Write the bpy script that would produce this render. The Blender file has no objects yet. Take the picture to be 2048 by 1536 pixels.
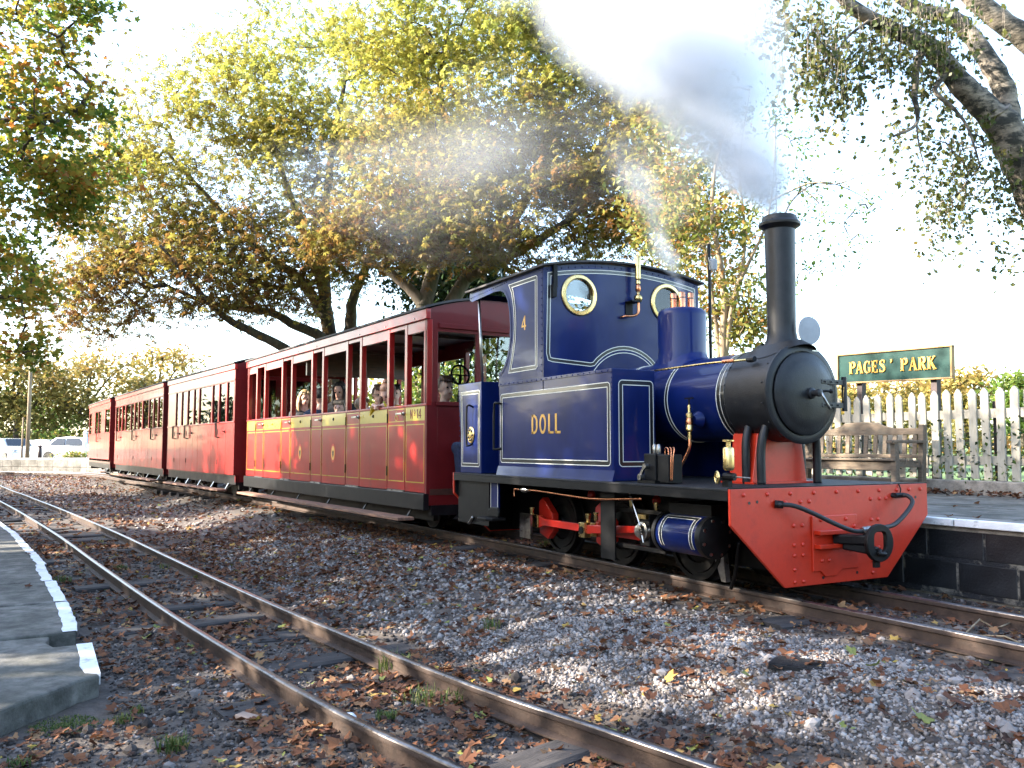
import bpy, bmesh, math, random
import numpy as np
from mathutils import Vector, Matrix
random.seed(7); RNG = np.random.default_rng(11)
rad = math.radians
sc = bpy.context.scene
COL = sc.collection

# ------------------------------------------------------------------ camera
cam_d = bpy.data.cameras.new('camera'); cam = bpy.data.objects.new('camera', cam_d); COL.objects.link(cam)
sc.camera = cam
CAM = Vector((3.613, -4.188, 0.9705)); YAW, PITCH = 0.5014, 0.0733
fw = Vector((-math.cos(YAW) * math.cos(PITCH), math.sin(YAW) * math.cos(PITCH), math.sin(PITCH)))
cam.location = CAM; cam.rotation_mode = 'QUATERNION'; cam.rotation_quaternion = fw.to_track_quat('-Z', 'Y')
cam_d.sensor_width = 36; cam_d.lens = 36 * 1724.7 / 2048; cam_d.clip_start = 0.05; cam_d.clip_end = 2000

# ------------------------------------------------------------------ light
SUN_EL, SUN_H = rad(27), Vector((-0.42, -0.907, 0)).normalized()      # horizontal direction towards the sun
to_sun = Vector((SUN_H.x * math.cos(SUN_EL), SUN_H.y * math.cos(SUN_EL), math.sin(SUN_EL)))
w = bpy.data.worlds.new('World'); sc.world = w; w.use_nodes = True
nt = w.node_tree; bg = nt.nodes['Background']
sky = nt.nodes.new('ShaderNodeTexSky'); sky.sky_type = 'NISHITA'; sky.sun_disc = False
sky.sun_elevation = SUN_EL; sky.sun_rotation = math.atan2(SUN_H.x, SUN_H.y); sky.air_density = 1.0; sky.dust_density = 1.5; sky.ozone_density = 0.7
nt.links.new(sky.outputs['Color'], bg.inputs['Color']); bg.inputs['Strength'].default_value = 0.15
sl = bpy.data.lights.new('sun', 'SUN'); sl.energy = 4.6; sl.angle = rad(0.53); sl.color = (1, 0.90, 0.76)
so = bpy.data.objects.new('sun', sl); COL.objects.link(so); so.rotation_mode = 'QUATERNION'; so.rotation_quaternion = to_sun.to_track_quat('Z', 'Y'); so.location = (0, -20, 20)
sc.view_settings.view_transform = 'Standard'; sc.view_settings.look = 'None'; sc.view_settings.gamma = 1; sc.view_settings.exposure = 2.68
sc.view_settings.use_curve_mapping = False
sc.render.engine = 'CYCLES'; cy = sc.cycles
cy.use_denoising = True; cy.max_bounces = 9; cy.diffuse_bounces = 4; cy.glossy_bounces = 3; cy.transmission_bounces = 6; cy.transparent_max_bounces = 10; cy.volume_bounces = 4
cy.caustics_reflective = False; cy.caustics_refractive = False; cy.sample_clamp_indirect = 6; cy.volume_step_rate = 0.35; cy.volume_max_steps = 96
try: cy.denoiser = 'OPENIMAGEDENOISE'
except Exception: pass

# ------------------------------------------------------------------ helpers
def put(o, parent=None, kind=None, label=None, cat=None, group=None):
    COL.objects.link(o)
    if parent is not None: o.parent = parent
    if kind: o['kind'] = kind
    if label: o['label'] = label
    if cat: o['category'] = cat
    if group: o['group'] = group
    return o
def thing(name, label, cat, loc=(0, 0, 0), rz=0, group=None, kind=None):
    o = bpy.data.objects.new(name, None); o.empty_display_size = 0.2; o.location = loc; o.rotation_euler = (0, 0, rz)
    return put(o, None, kind, label, cat, group)
def keep(o, root):
    """parent o to root while its mesh stays in world coordinates"""
    o.parent = root; o.matrix_parent_inverse = Matrix.LocRotScale(root.location, root.rotation_euler, None).inverted(); return o
def copy_tree(o, parent=None):
    c = o.copy(); COL.objects.link(c); c.parent = parent
    for ch in [k for k in o.children]: copy_tree(ch, c)
    return c

class MB:
    """collects shapes; build() links them as ONE mesh object"""
    def __init__(s): s.v = []; s.f = []; s.m = []
    def add(s, v, f, m=0):
        b = len(s.v); s.v += [tuple(p) for p in v]; s.f += [tuple(i + b for i in q) for q in f]; s.m += [m] * len(f); return s
    def box(s, x0, x1, y0, y1, z0, z1, m=0):
        v = [(x, y, z) for z in (z0, z1) for y in (y0, y1) for x in (x0, x1)]
        return s.add(v, [(0, 2, 3, 1), (4, 5, 7, 6), (0, 1, 5, 4), (2, 6, 7, 3), (0, 4, 6, 2), (1, 3, 7, 5)], m)
    def bar(s, a, b, wx, wz, up=(0, 0, 1), m=0):
        a, b = Vector(a), Vector(b); d = (b - a).normalized(); u = Vector(up); r = d.cross(u)
        if r.length < 1e-4: r = d.cross(Vector((0, 1, 0)))
        r.normalize(); u = r.cross(d); r *= wx / 2; u *= wz / 2
        v = [p + i * r + j * u for p in (a, b) for i, j in ((-1, -1), (1, -1), (1, 1), (-1, 1))]
        return s.add(v, [(0, 1, 2, 3), (7, 6, 5, 4), (0, 4, 5, 1), (1, 5, 6, 2), (2, 6, 7, 3), (3, 7, 4, 0)], m)
    def tube(s, pts, r, n=10, m=0, caps=True):
        pts = [Vector(p) for p in pts]; k = len(pts); rs = r if hasattr(r, '__len__') else [r] * k
        d0 = (pts[1] - pts[0]).normalized(); u = d0.orthogonal().normalized(); v = []
        for i, p in enumerate(pts):
            d = (pts[min(i + 1, k - 1)] - pts[max(i - 1, 0)])
            d = d.normalized() if d.length > 1e-9 else d0
            u = (u - d * u.dot(d)); u = u.normalized() if u.length > 1e-6 else d.orthogonal().normalized(); q = d.cross(u)
            v += [p + rs[i] * (math.cos(2 * math.pi * j / n) * u + math.sin(2 * math.pi * j / n) * q) for j in range(n)]
        f = [(i * n + j, i * n + (j + 1) % n, (i + 1) * n + (j + 1) % n, (i + 1) * n + j) for i in range(k - 1) for j in range(n)]
        if caps: f += [tuple(range(n - 1, -1, -1)), tuple((k - 1) * n + j for j in range(n))]
        return s.add(v, f, m)
    def lathe(s, prof, o=(0, 0, 0), axis=(0, 0, 1), n=32, m=0, sx=1, sy=1, caps=True):
        """prof: (radius, height) pairs turned about axis through o"""
        o, ax = Vector(o), Vector(axis).normalized(); q = Vector((0, 0, 1)).rotation_difference(ax); v = []
        for r, h in prof: v += [o + q @ Vector((sx * r * math.cos(2 * math.pi * j / n), sy * r * math.sin(2 * math.pi * j / n), h)) for j in range(n)]
        k = len(prof)
        f = [(i * n + j, i * n + (j + 1) % n, (i + 1) * n + (j + 1) % n, (i + 1) * n + j) for i in range(k - 1) for j in range(n)]
        if caps:
            if prof[0][0] > 1e-6: f.append(tuple(range(n - 1, -1, -1)))
            if prof[-1][0] > 1e-6: f.append(tuple((k - 1) * n + j for j in range(n)))
        return s.add(v, f, m)
    def prism(s, poly, fn, t0, t1, m=0):
        """poly: 2-D outline; fn(a, b, t) -> point; extruded from t0 to t1"""
        n = len(poly); v = [fn(a, b, t0) for a, b in poly] + [fn(a, b, t1) for a, b in poly]
        return s.add(v, [tuple(range(n))[::-1], tuple(range(n, 2 * n))] + [(i, (i + 1) % n, n + (i + 1) % n, n + i) for i in range(n)], m)
    def sphere(s, c, r, n=12, k=8, m=0, sc=(1, 1, 1)):
        prof = [(max(1e-4, r * math.sin(math.pi * i / k)), -r * math.cos(math.pi * i / k)) for i in range(k + 1)]
        t = MB().lathe(prof, n=n); return s.add([(c[0] + p[0] * sc[0], c[1] + p[1] * sc[1], c[2] + p[2] * sc[2]) for p in t.v], t.f, m)
    def ribbon(s, pts, w, nrm, off=0.0, closed=True, m=0, lift=0.0):
        """flat band of width w along pts, shifted sideways by off (inwards for a counter-clockwise loop seen along nrm)"""
        pts = [Vector(p) for p in pts]; nrm = Vector(nrm).normalized(); n = len(pts); v = []
        for i, p in enumerate(pts):
            if closed: a, b = pts[i - 1], pts[(i + 1) % n]
            else: a, b = pts[max(i - 1, 0)], pts[min(i + 1, n - 1)]
            d1 = (p - a).normalized() if (p - a).length > 1e-9 else (b - p).normalized()
            d2 = (b - p).normalized() if (b - p).length > 1e-9 else d1
            n1, n2 = nrm.cross(d1), nrm.cross(d2); q = (n1 + n2); q = q.normalized() if q.length > 1e-6 else n1
            q = q / max(0.45, q.dot(n1))
            v += [p + q * (off - w / 2) + nrm * lift, p + q * (off + w / 2) + nrm * lift]
        f = [(2 * i, 2 * ((i + 1) % n), 2 * ((i + 1) % n) + 1, 2 * i + 1) for i in range(n if closed else n - 1)]
        return s.add(v, f, m)
    def build(s, name, mats, parent=None, smooth=False, bevel=0, local=False, kind=None, label=None, cat=None, group=None, seg=2, auto=None):
        me = bpy.data.meshes.new(name); me.from_pydata(s.v, [], s.f)
        for mm in (mats if isinstance(mats, (list, tuple)) else [mats]): me.materials.append(mm)
        me.polygons.foreach_set('material_index', s.m)
        bm = bmesh.new(); bm.from_mesh(me); bmesh.ops.recalc_face_normals(bm, faces=bm.faces); bm.to_mesh(me); bm.free()
        if smooth: me.polygons.foreach_set('use_smooth', [True] * len(me.polygons))
        o = bpy.data.objects.new(name, me); put(o, None, kind, label, cat, group)
        if auto is not None:
            me.polygons.foreach_set('use_smooth', [True] * len(me.polygons)); me.set_sharp_from_angle(angle=rad(auto))
        if parent is not None:
            if local: o.parent = parent
            else: keep(o, parent)
        if bevel:
            b = o.modifiers.new('bevel', 'BEVEL'); b.width = bevel; b.segments = seg; b.limit_method = 'ANGLE'; b.angle_limit = rad(40); b.harden_normals = False
        return o

def np_mesh(name, V, F, mat, parent=None, rnd=None, smooth=False, kind=None, label=None, cat=None, nper=4, extra=None):
    """fast mesh from arrays: V (n,3), F (m,k)"""
    me = bpy.data.meshes.new(name); nv, nf, k = len(V), len(F), F.shape[1]
    me.vertices.add(nv); me.vertices.foreach_set('co', np.asarray(V, np.float32).ravel())
    me.loops.add(nf * k); me.loops.foreach_set('vertex_index', np.asarray(F, np.int32).ravel())
    me.polygons.add(nf); me.polygons.foreach_set('loop_start', np.arange(0, nf * k, k, dtype=np.int32)); me.polygons.foreach_set('loop_total', np.full(nf, k, np.int32))
    if smooth: me.polygons.foreach_set('use_smooth', np.ones(nf, bool))
    if rnd is not None: me.attributes.new('rnd', 'FLOAT', 'POINT').data.foreach_set('value', np.asarray(rnd, np.float32))
    me.materials.append(mat); me.update(); me.validate()
    o = bpy.data.objects.new(name, me); put(o, None, kind, label, cat)
    if parent is not None: keep(o, parent)
    return o
def rot_mats(n, tilt=None):
    """random rotations; tilt = max angle of the local z axis from world up, None = any"""
    a = RNG.uniform(0, 2 * np.pi, n); t = np.arccos(RNG.uniform(-1, 1, n)) if tilt is None else RNG.uniform(0, 1, n) ** 0.6 * tilt; b = RNG.uniform(0, 2 * np.pi, n)
    def rz(x): c, s, o, l = np.cos(x), np.sin(x), np.zeros(n), np.ones(n); return np.stack([np.stack([c, -s, o], 1), np.stack([s, c, o], 1), np.stack([o, o, l], 1)], 1)
    def rx(x): c, s, o, l = np.cos(x), np.sin(x), np.zeros(n), np.ones(n); return np.stack([np.stack([l, o, o], 1), np.stack([o, c, -s], 1), np.stack([o, s, c], 1)], 1)
    return rz(a) @ rx(t) @ rz(b)
def scatter(base_v, base_f, pos, size, R=None):
    """copies of one small shape: base_v (k,3), base_f (m,j), at pos (n,3)"""
    n, k = len(pos), len(base_v)
    v = np.broadcast_to(base_v, (n, k, 3)) * np.asarray(size).reshape(n, -1)[:, None, :]
    if R is not None: v = np.einsum('nij,nkj->nki', R, v)
    v = v + pos[:, None, :]
    f = base_f[None] + (np.arange(n) * k)[:, None, None]
    return v.reshape(-1, 3), f.reshape(-1, base_f.shape[1])
def catmull(P, n=8):
    P = [Vector(p) for p in P]; out = []
    for i in range(len(P) - 1):
        p0, p1, p2, p3 = P[max(i - 1, 0)], P[i], P[i + 1], P[min(i + 2, len(P) - 1)]
        for j in range(n):
            t = j / n; out.append(0.5 * ((2 * p1) + (p2 - p0) * t + (2 * p0 - 5 * p1 + 4 * p2 - p3) * t * t + (3 * p1 - p0 - 3 * p2 + p3) * t ** 3))
    return out + [P[-1]]
def arc(cx, cy, r, a0, a1, n=8, ry=None):
    return [(cx + r * math.cos(rad(a0 + (a1 - a0) * i / n)), cy + (ry or r) * math.sin(rad(a0 + (a1 - a0) * i / n))) for i in range(n + 1)]
def rrect(x0, x1, y0, y1, r, n=5):
    return arc(x1 - r, y0 + r, r, -90, 0, n) + arc(x1 - r, y1 - r, r, 0, 90, n) + arc(x0 + r, y1 - r, r, 90, 180, n) + arc(x0 + r, y0 + r, r, 180, 270, n)

# ------------------------------------------------------------------ materials
def mat(name, col, rough=0.6, metal=0.0, coat=0.0, var=0.15, scale=6.0, bump=0.0, bscale=40.0, col2=None, spec=0.5, rvar=0.1, stretch=(1, 1, 1), coat_rough=0.06, dirt_or_sheen=None, dscale=1.5, dlo=0.5, dhi=0.75):
    """Principled paint/wood/stone with noise colour, roughness and bump variation in object space; dirt = a second colour in patches: wear, and painted sheen on the loco blue"""
    m = bpy.data.materials.new(name); m.use_nodes = True; t = m.node_tree; N = t.nodes; L = t.links; b = N['Principled BSDF']
    tc = N.new('ShaderNodeTexCoord'); mp = N.new('ShaderNodeMapping'); mp.inputs['Scale'].default_value = stretch; L.new(tc.outputs['Object'], mp.inputs['Vector'])
    nz = N.new('ShaderNodeTexNoise'); nz.inputs['Scale'].default_value = scale; nz.inputs['Detail'].default_value = 6; nz.inputs['Roughness'].default_value = 0.62; L.new(mp.outputs[0], nz.inputs['Vector'])
    mx = N.new('ShaderNodeMix'); mx.data_type = 'RGBA'
    c2 = col2 or tuple(min(1, c * (1 + 2.2 * var)) for c in col); c1 = tuple(c * (1 - var) for c in col)
    mx.inputs['A'].default_value = (*c1, 1); mx.inputs['B'].default_value = (*c2, 1)
    mr = N.new('ShaderNodeMapRange'); mr.inputs['From Min'].default_value = 0.34; mr.inputs['From Max'].default_value = 0.68; L.new(nz.outputs['Fac'], mr.inputs['Value']); L.new(mr.outputs[0], mx.inputs['Factor'])
    out = mx.outputs['Result']
    if dirt_or_sheen:
        n2 = N.new('ShaderNodeTexNoise'); n2.inputs['Scale'].default_value = dscale; n2.inputs['Detail'].default_value = 8; n2.inputs['Roughness'].default_value = 0.7; L.new(mp.outputs[0], n2.inputs['Vector'])
        r2 = N.new('ShaderNodeMapRange'); r2.inputs['From Min'].default_value = dlo; r2.inputs['From Max'].default_value = dhi; L.new(n2.outputs['Fac'], r2.inputs['Value'])
        m2 = N.new('ShaderNodeMix'); m2.data_type = 'RGBA'; L.new(r2.outputs[0], m2.inputs['Factor']); L.new(out, m2.inputs['A']); m2.inputs['B'].default_value = (*dirt_or_sheen, 1); out = m2.outputs['Result']
    L.new(out, b.inputs['Base Color'])
    rr = N.new('ShaderNodeMapRange'); rr.inputs['To Min'].default_value = max(0.02, rough - rvar); rr.inputs['To Max'].default_value = min(1, rough + rvar); L.new(nz.outputs['Fac'], rr.inputs['Value']); L.new(rr.outputs[0], b.inputs['Roughness'])
    b.inputs['Metallic'].default_value = metal; b.inputs['Coat Weight'].default_value = coat; b.inputs['Coat Roughness'].default_value = coat_rough; b.inputs['Specular IOR Level'].default_value = spec
    if bump:
        nb = N.new('ShaderNodeTexNoise'); nb.inputs['Scale'].default_value = bscale; nb.inputs['Detail'].default_value = 5; L.new(mp.outputs[0], nb.inputs['Vector'])
        bp = N.new('ShaderNodeBump'); bp.inputs['Strength'].default_value = bump; bp.inputs['Distance'].default_value = 0.01; L.new(nb.outputs['Fac'], bp.inputs['Height']); L.new(bp.outputs[0], b.inputs['Normal'])
    return m
def ramp_mat(name, stops, rough=0.7, translucent=0.0, noise=0.0, nscale=30, spec=0.3, bump=0.0):
    """colour picked by the per-piece 'rnd' attribute; translucent share for leaves"""
    m = bpy.data.materials.new(name); m.use_nodes = True; t = m.node_tree; N = t.nodes; L = t.links; b = N['Principled BSDF']
    at = N.new('ShaderNodeAttribute'); at.attribute_name = 'rnd'; fac = at.outputs['Fac']
    if noise:
        tc = N.new('ShaderNodeTexCoord'); nz = N.new('ShaderNodeTexNoise'); nz.inputs['Scale'].default_value = nscale; nz.inputs['Detail'].default_value = 4; L.new(tc.outputs['Object'], nz.inputs['Vector'])
        ma = N.new('ShaderNodeMath'); ma.operation = 'MULTIPLY_ADD'; ma.inputs[1].default_value = noise; L.new(nz.outputs['Fac'], ma.inputs[0])
        sb = N.new('ShaderNodeMath'); sb.operation = 'SUBTRACT'; sb.inputs[1].default_value = noise / 2; L.new(fac, sb.inputs[0]); L.new(sb.outputs[0], ma.inputs[2]); fac = ma.outputs[0]
    cr = N.new('ShaderNodeValToRGB'); e = cr.color_ramp.elements
    while len(e) < len(stops): e.new(0.5)
    for k, (p, c) in enumerate(stops): e[k].position = p; e[k].color = (*c, 1)
    L.new(fac, cr.inputs['Fac']); L.new(cr.outputs['Color'], b.inputs['Base Color']); b.inputs['Roughness'].default_value = rough; b.inputs['Specular IOR Level'].default_value = spec
    if bump:
        tc = N.new('ShaderNodeTexCoord'); nb = N.new('ShaderNodeTexNoise'); nb.inputs['Scale'].default_value = 90; L.new(tc.outputs['Object'], nb.inputs['Vector'])
        bp = N.new('ShaderNodeBump'); bp.inputs['Strength'].default_value = bump; bp.inputs['Distance'].default_value = 0.005; L.new(nb.outputs['Fac'], bp.inputs['Height']); L.new(bp.outputs[0], b.inputs['Normal'])
    if translucent:
        tr = N.new('ShaderNodeBsdfTranslucent'); L.new(cr.outputs['Color'], tr.inputs['Color']); ms = N.new('ShaderNodeMixShader'); ms.inputs[0].default_value = translucent
        L.new(b.outputs[0], ms.inputs[1]); L.new(tr.outputs[0], ms.inputs[2]); L.new(ms.outputs[0], N['Material Output'].inputs['Surface'])
    return m
def glass(name, tint=(0.9, 0.95, 0.95), rough=0.01):
    """thin window glass: see-through with a mirror sheen"""
    m = bpy.data.materials.new(name); m.use_nodes = True; t = m.node_tree; N = t.nodes; L = t.links; N.remove(N['Principled BSDF'])
    tr = N.new('ShaderNodeBsdfTransparent'); tr.inputs[0].default_value = (*tint, 1); gl = N.new('ShaderNodeBsdfGlossy'); gl.inputs['Roughness'].default_value = rough
    fr = N.new('ShaderNodeFresnel'); fr.inputs[0].default_value = 1.65; ms = N.new('ShaderNodeMixShader')
    L.new(fr.outputs[0], ms.inputs[0]); L.new(tr.outputs[0], ms.inputs[1]); L.new(gl.outputs[0], ms.inputs[2]); L.new(ms.outputs[0], N['Material Output'].inputs['Surface']); return m

M = {}
M['blue'] = mat('loco blue paint', (0.0034, 0.0108, 0.074), 0.34, 0, 0.26, 0.14, 3, spec=0.15, dirt_or_sheen=(0.014, 0.028, 0.095), dscale=5, dlo=0.56, dhi=0.80, coat_rough=0.06, bump=0.02, bscale=6, stretch=(1, 1, 0.45))  # paler patches: weathering streaks plus pale reflections painted into the blue
M['red'] = mat('bufferbeam red paint', (0.50, 0.025, 0.006), 0.42, 0, 0.1, 0.12, 5, dirt_or_sheen=(0.17, 0.007, 0.005), dscale=5, dlo=0.5, dhi=0.85, bump=0.05, bscale=25, coat_rough=0.2)
M['redrod'] = mat('rod red enamel', (0.50, 0.018, 0.009), 0.3, 0, 0.8, 0.08, 6)
M['sb_black'] = mat('smokebox heat black', (0.010, 0.0105, 0.012), 0.42, 0.0, 0.0, 0.25, 14, bump=0.12, bscale=120, dirt_or_sheen=(0.020, 0.018, 0.017), dscale=5, dlo=0.5, dhi=0.8, spec=0.32)
M['black'] = mat('satin black paint', (0.005, 0.005, 0.0055), 0.45, 0, 0.0, 0.3, 9, spec=0.2, bump=0.04, bscale=60, dirt_or_sheen=(0.018, 0.016, 0.014), dscale=6, dlo=0.55, dhi=0.85)
M['plate'] = mat('black chequer footplate', (0.012, 0.012, 0.0135), 0.6, 0, 0, 0.3, 18, spec=0.25, bump=0.35, bscale=220, dirt_or_sheen=(0.035, 0.033, 0.032), dscale=4, dlo=0.52, dhi=0.8)
M['frame'] = mat('oily black frame', (0.004, 0.0036, 0.0036), 0.5, 0.0, 0, 0.3, 10, spec=0.2, dirt_or_sheen=(0.013, 0.011, 0.009), dscale=8)
M['white'] = mat('white lining', (0.72, 0.70, 0.62), 0.5, var=0.05)
M['lblack'] = mat('black lining', (0.008, 0.008, 0.008), 0.35, 0, 0.5, 0.1)
M['brass'] = mat('polished brass', (0.62, 0.46, 0.20), 0.28, 1.0, var=0.12, scale=20)
M['copper'] = mat('polished copper', (0.60, 0.25, 0.13), 0.24, 1.0, var=0.15, scale=18)
M['steel'] = mat('bright steel', (0.40, 0.39, 0.37), 0.3, 1.0, var=0.2, scale=15, dirt_or_sheen=(0.12, 0.1, 0.08), dscale=9)
M['gold'] = mat('gold leaf letters', (0.66, 0.36, 0.07), 0.38, 0.25, 0.3, 0.1)
M['rubber'] = mat('black rubber hose', (0.012, 0.012, 0.012), 0.6, var=0.2)
M['lamp'] = mat('pale grey lamp disc', (0.27, 0.285, 0.31), 0.55, 0, 0.1, 0.08, 8, dirt_or_sheen=(0.3, 0.3, 0.3), dscale=9, dlo=0.6, dhi=0.8)
M['cred'] = mat('carriage crimson paint', (0.27, 0.010, 0.008), 0.36, 0, 0.34, 0.09, 2.5, spec=0.3, stretch=(1, 1, 0.3), dirt_or_sheen=(0.12, 0.008, 0.007), dscale=3, coat_rough=0.06, bump=0.03, bscale=9)
M['cyel'] = mat('carriage yellow paint', (0.40, 0.30, 0.02), 0.3, 0, 0.7, 0.08, 4, coat_rough=0.08)
M['maroon'] = mat('dark maroon end paint', (0.115, 0.007, 0.0075), 0.45, 0, 0.1, 0.1, 4, spec=0.25)
M['roof'] = mat('grey black roof felt', (0.045, 0.042, 0.042), 0.8, var=0.25, scale=7, bump=0.2)
M['inner'] = mat('dark varnished interior wood', (0.05, 0.022, 0.014), 0.45, 0, 0.2, 0.3, 6, stretch=(1, 1, 6))
M['seat'] = mat('dark red moquette seat', (0.07, 0.018, 0.02), 0.9, var=0.25, scale=25)
M['step'] = mat('worn brown step board', (0.16, 0.085, 0.055), 0.75, var=0.3, scale=5, stretch=(1, 8, 8), bump=0.2)
M['glass'] = glass('window glass')
M['rust'] = mat('rusty rail side', (0.040, 0.024, 0.017), 0.75, 0.15, 0, 0.35, 14, bump=0.25, bscale=80, dirt_or_sheen=(0.075, 0.045, 0.028), dscale=3)
M['railtop'] = mat('worn rail head', (0.16, 0.15, 0.15), 0.30, 0.9, 0, 0.25, 30, dirt_or_sheen=(0.10, 0.07, 0.05), dscale=6)
M['sleeper'] = mat('tarred old sleeper wood', (0.022, 0.0185, 0.018), 0.85, var=0.45, scale=5, stretch=(6, 1, 6), bump=0.5, bscale=18, dirt_or_sheen=(0.06, 0.05, 0.042), dscale=3, dlo=0.52, dhi=0.8)
M['conc'] = mat('weathered concrete', (0.20, 0.19, 0.17), 0.9, var=0.25, scale=5, bump=0.35, bscale=70, dirt_or_sheen=(0.075, 0.072, 0.06), dscale=2.2, dlo=0.45, dhi=0.7)
M['slab'] = mat('damp grey paving slab', (0.105, 0.10, 0.088), 0.88, var=0.4, scale=9, bump=0.55, bscale=70, dirt_or_sheen=(0.038, 0.040, 0.030), dscale=2.4, dlo=0.44, dhi=0.66)
M['wpaint'] = mat('worn white edge paint', (0.72, 0.72, 0.72), 0.75, var=0.08, scale=6, bump=0.35, bscale=60, dirt_or_sheen=(0.22, 0.21, 0.19), dscale=9, dlo=0.56, dhi=0.72)
M['bitumen'] = mat('black bitumen painted block', (0.007, 0.0075, 0.009), 0.5, 0, 0.15, 0.4, 6, bump=0.3, bscale=60, dirt_or_sheen=(0.03, 0.03, 0.031), dscale=4, dlo=0.5, dhi=0.85)
M['mortar'] = mat('crumbly grey mortar', (0.23, 0.20, 0.165), 0.95, var=0.3, scale=12, bump=0.6, bscale=70)
M['bmortar'] = mat('half-painted mortar', (0.010, 0.010, 0.012), 0.8, var=0.3, scale=12, bump=0.6, bscale=70, dirt_or_sheen=(0.17, 0.15, 0.12), dscale=5, dlo=0.50, dhi=0.60)
M['picket'] = mat('flaking cream picket paint', (0.38, 0.345, 0.275), 0.75, var=0.18, scale=6, stretch=(3, 3, 0.6), bump=0.2, bscale=30, dirt_or_sheen=(0.15, 0.125, 0.09), dscale=6, dlo=0.5, dhi=0.78)
M['teak'] = mat('weathered bench wood', (0.125, 0.092, 0.062), 0.75, var=0.28, scale=5, stretch=(1.5, 8, 8), bump=0.3, bscale=20, dirt_or_sheen=(0.10, 0.095, 0.075), dscale=4)
M['green'] = mat('dark green sign board', (0.004, 0.032, 0.027), 0.4, 0, 0.1, 0.15, 5, spec=0.25, coat_rough=0.15)
M['signframe'] = mat('golden sign frame', (0.24, 0.135, 0.045), 0.55, 0, 0.1, 0.15, 8)
M['post'] = mat('dark brown post', (0.03, 0.018, 0.017), 0.6, var=0.3)
M['bark'] = mat('dark ridged bark', (0.055, 0.043, 0.033), 0.9, var=0.4, scale=5, stretch=(2, 2, 0.6), bump=0.8, bscale=14, dirt_or_sheen=(0.06, 0.07, 0.035), dscale=1.2)
M['elder'] = mat('pale brown bark', (0.20, 0.15, 0.095), 0.9, var=0.3, scale=6, stretch=(2, 2, 0.5), bump=0.6, bscale=20)
M['birch'] = mat('birch bark', (0.125, 0.105, 0.082), 0.85, var=0.55, scale=7.0, stretch=(1, 1, 2.2), bump=1.0, bscale=22, dirt_or_sheen=(0.016, 0.016, 0.012), dscale=4.2, dlo=0.46, dhi=0.56)
M['soil'] = mat('dark ash and soil', (0.050, 0.041, 0.036), 0.95, var=0.5, scale=9, bump=0.9, bscale=45, dirt_or_sheen=(0.085, 0.065, 0.048), dscale=2.2, dlo=0.45, dhi=0.7)
M['grass'] = mat('park grass', (0.07, 0.12, 0.025), 0.9, var=0.3, scale=3, bump=0.6, bscale=40, dirt_or_sheen=(0.11, 0.12, 0.035), dscale=0.6)
M['tarmac'] = mat('pale dusty car park', (0.22, 0.20, 0.18), 0.95, var=0.15, scale=2, bump=0.2)
# ================================================================== SETTING
def sstep(a, b, x): t = np.clip((x - a) / (b - a), 0, 1); return t * t * (3 - 2 * t)
def gz(x, y):
    x = np.asarray(x, float); y = np.asarray(y, float)
    low = -0.20 * (1 - sstep(-2.35, -1.15, y)) * sstep(-27, -20, x)
    near = np.exp(-((x + 6) / 14.0) ** 4) * ((y > -9) & (y < 0.95))
    und = 0.012 * np.sin(3.1 * x + 1.7 * y) + 0.010 * np.sin(1.3 * x - 4.3 * y + 1) + 0.006 * np.sin(7.7 * x + 5.1 * y)
    return low + und * near
xs = np.unique(np.r_[-600, -300, -150, -90, -60, -45, np.arange(-36, -10, 0.5), np.arange(-10, 4.5, 0.12), np.arange(4.5, 12, 0.75), 20, 40, 80, 160, 300, 600])
ys = np.unique(np.r_[-600, -300, -150, -80, -40, -25, -15, np.arange(-11, -6, 0.5), np.arange(-6, 1.3, 0.12), np.arange(1.3, 6, 0.75), 12, 25, 50, 100, 200, 400, 600])
GX, GY = np.meshgrid(xs, ys, indexing='ij'); GV = np.stack([GX, GY, gz(GX, GY)], -1).reshape(-1, 3)
ii, jj = np.meshgrid(np.arange(len(xs) - 1), np.arange(len(ys) - 1), indexing='ij'); a = (ii * len(ys) + jj).ravel()
ground = np_mesh('ground', GV, np.stack([a, a + len(ys), a + len(ys) + 1, a + 1], 1), M['soil'], smooth=True, kind='structure')
ground['label'] = 'dark ash and soil trackbed ground between the two platforms'
MB().box(-600, 600, 4.35, 500, 0.1, 0.45).build('lawn', M['grass'], kind='structure', label='sunlit park lawn behind the picket fence')
MB().box(-170, -39.6, -70, 4.2, -.3, -.05).build('car_park', M['tarmac'], kind='structure', label='pale car park ground beyond the far platform')

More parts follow.
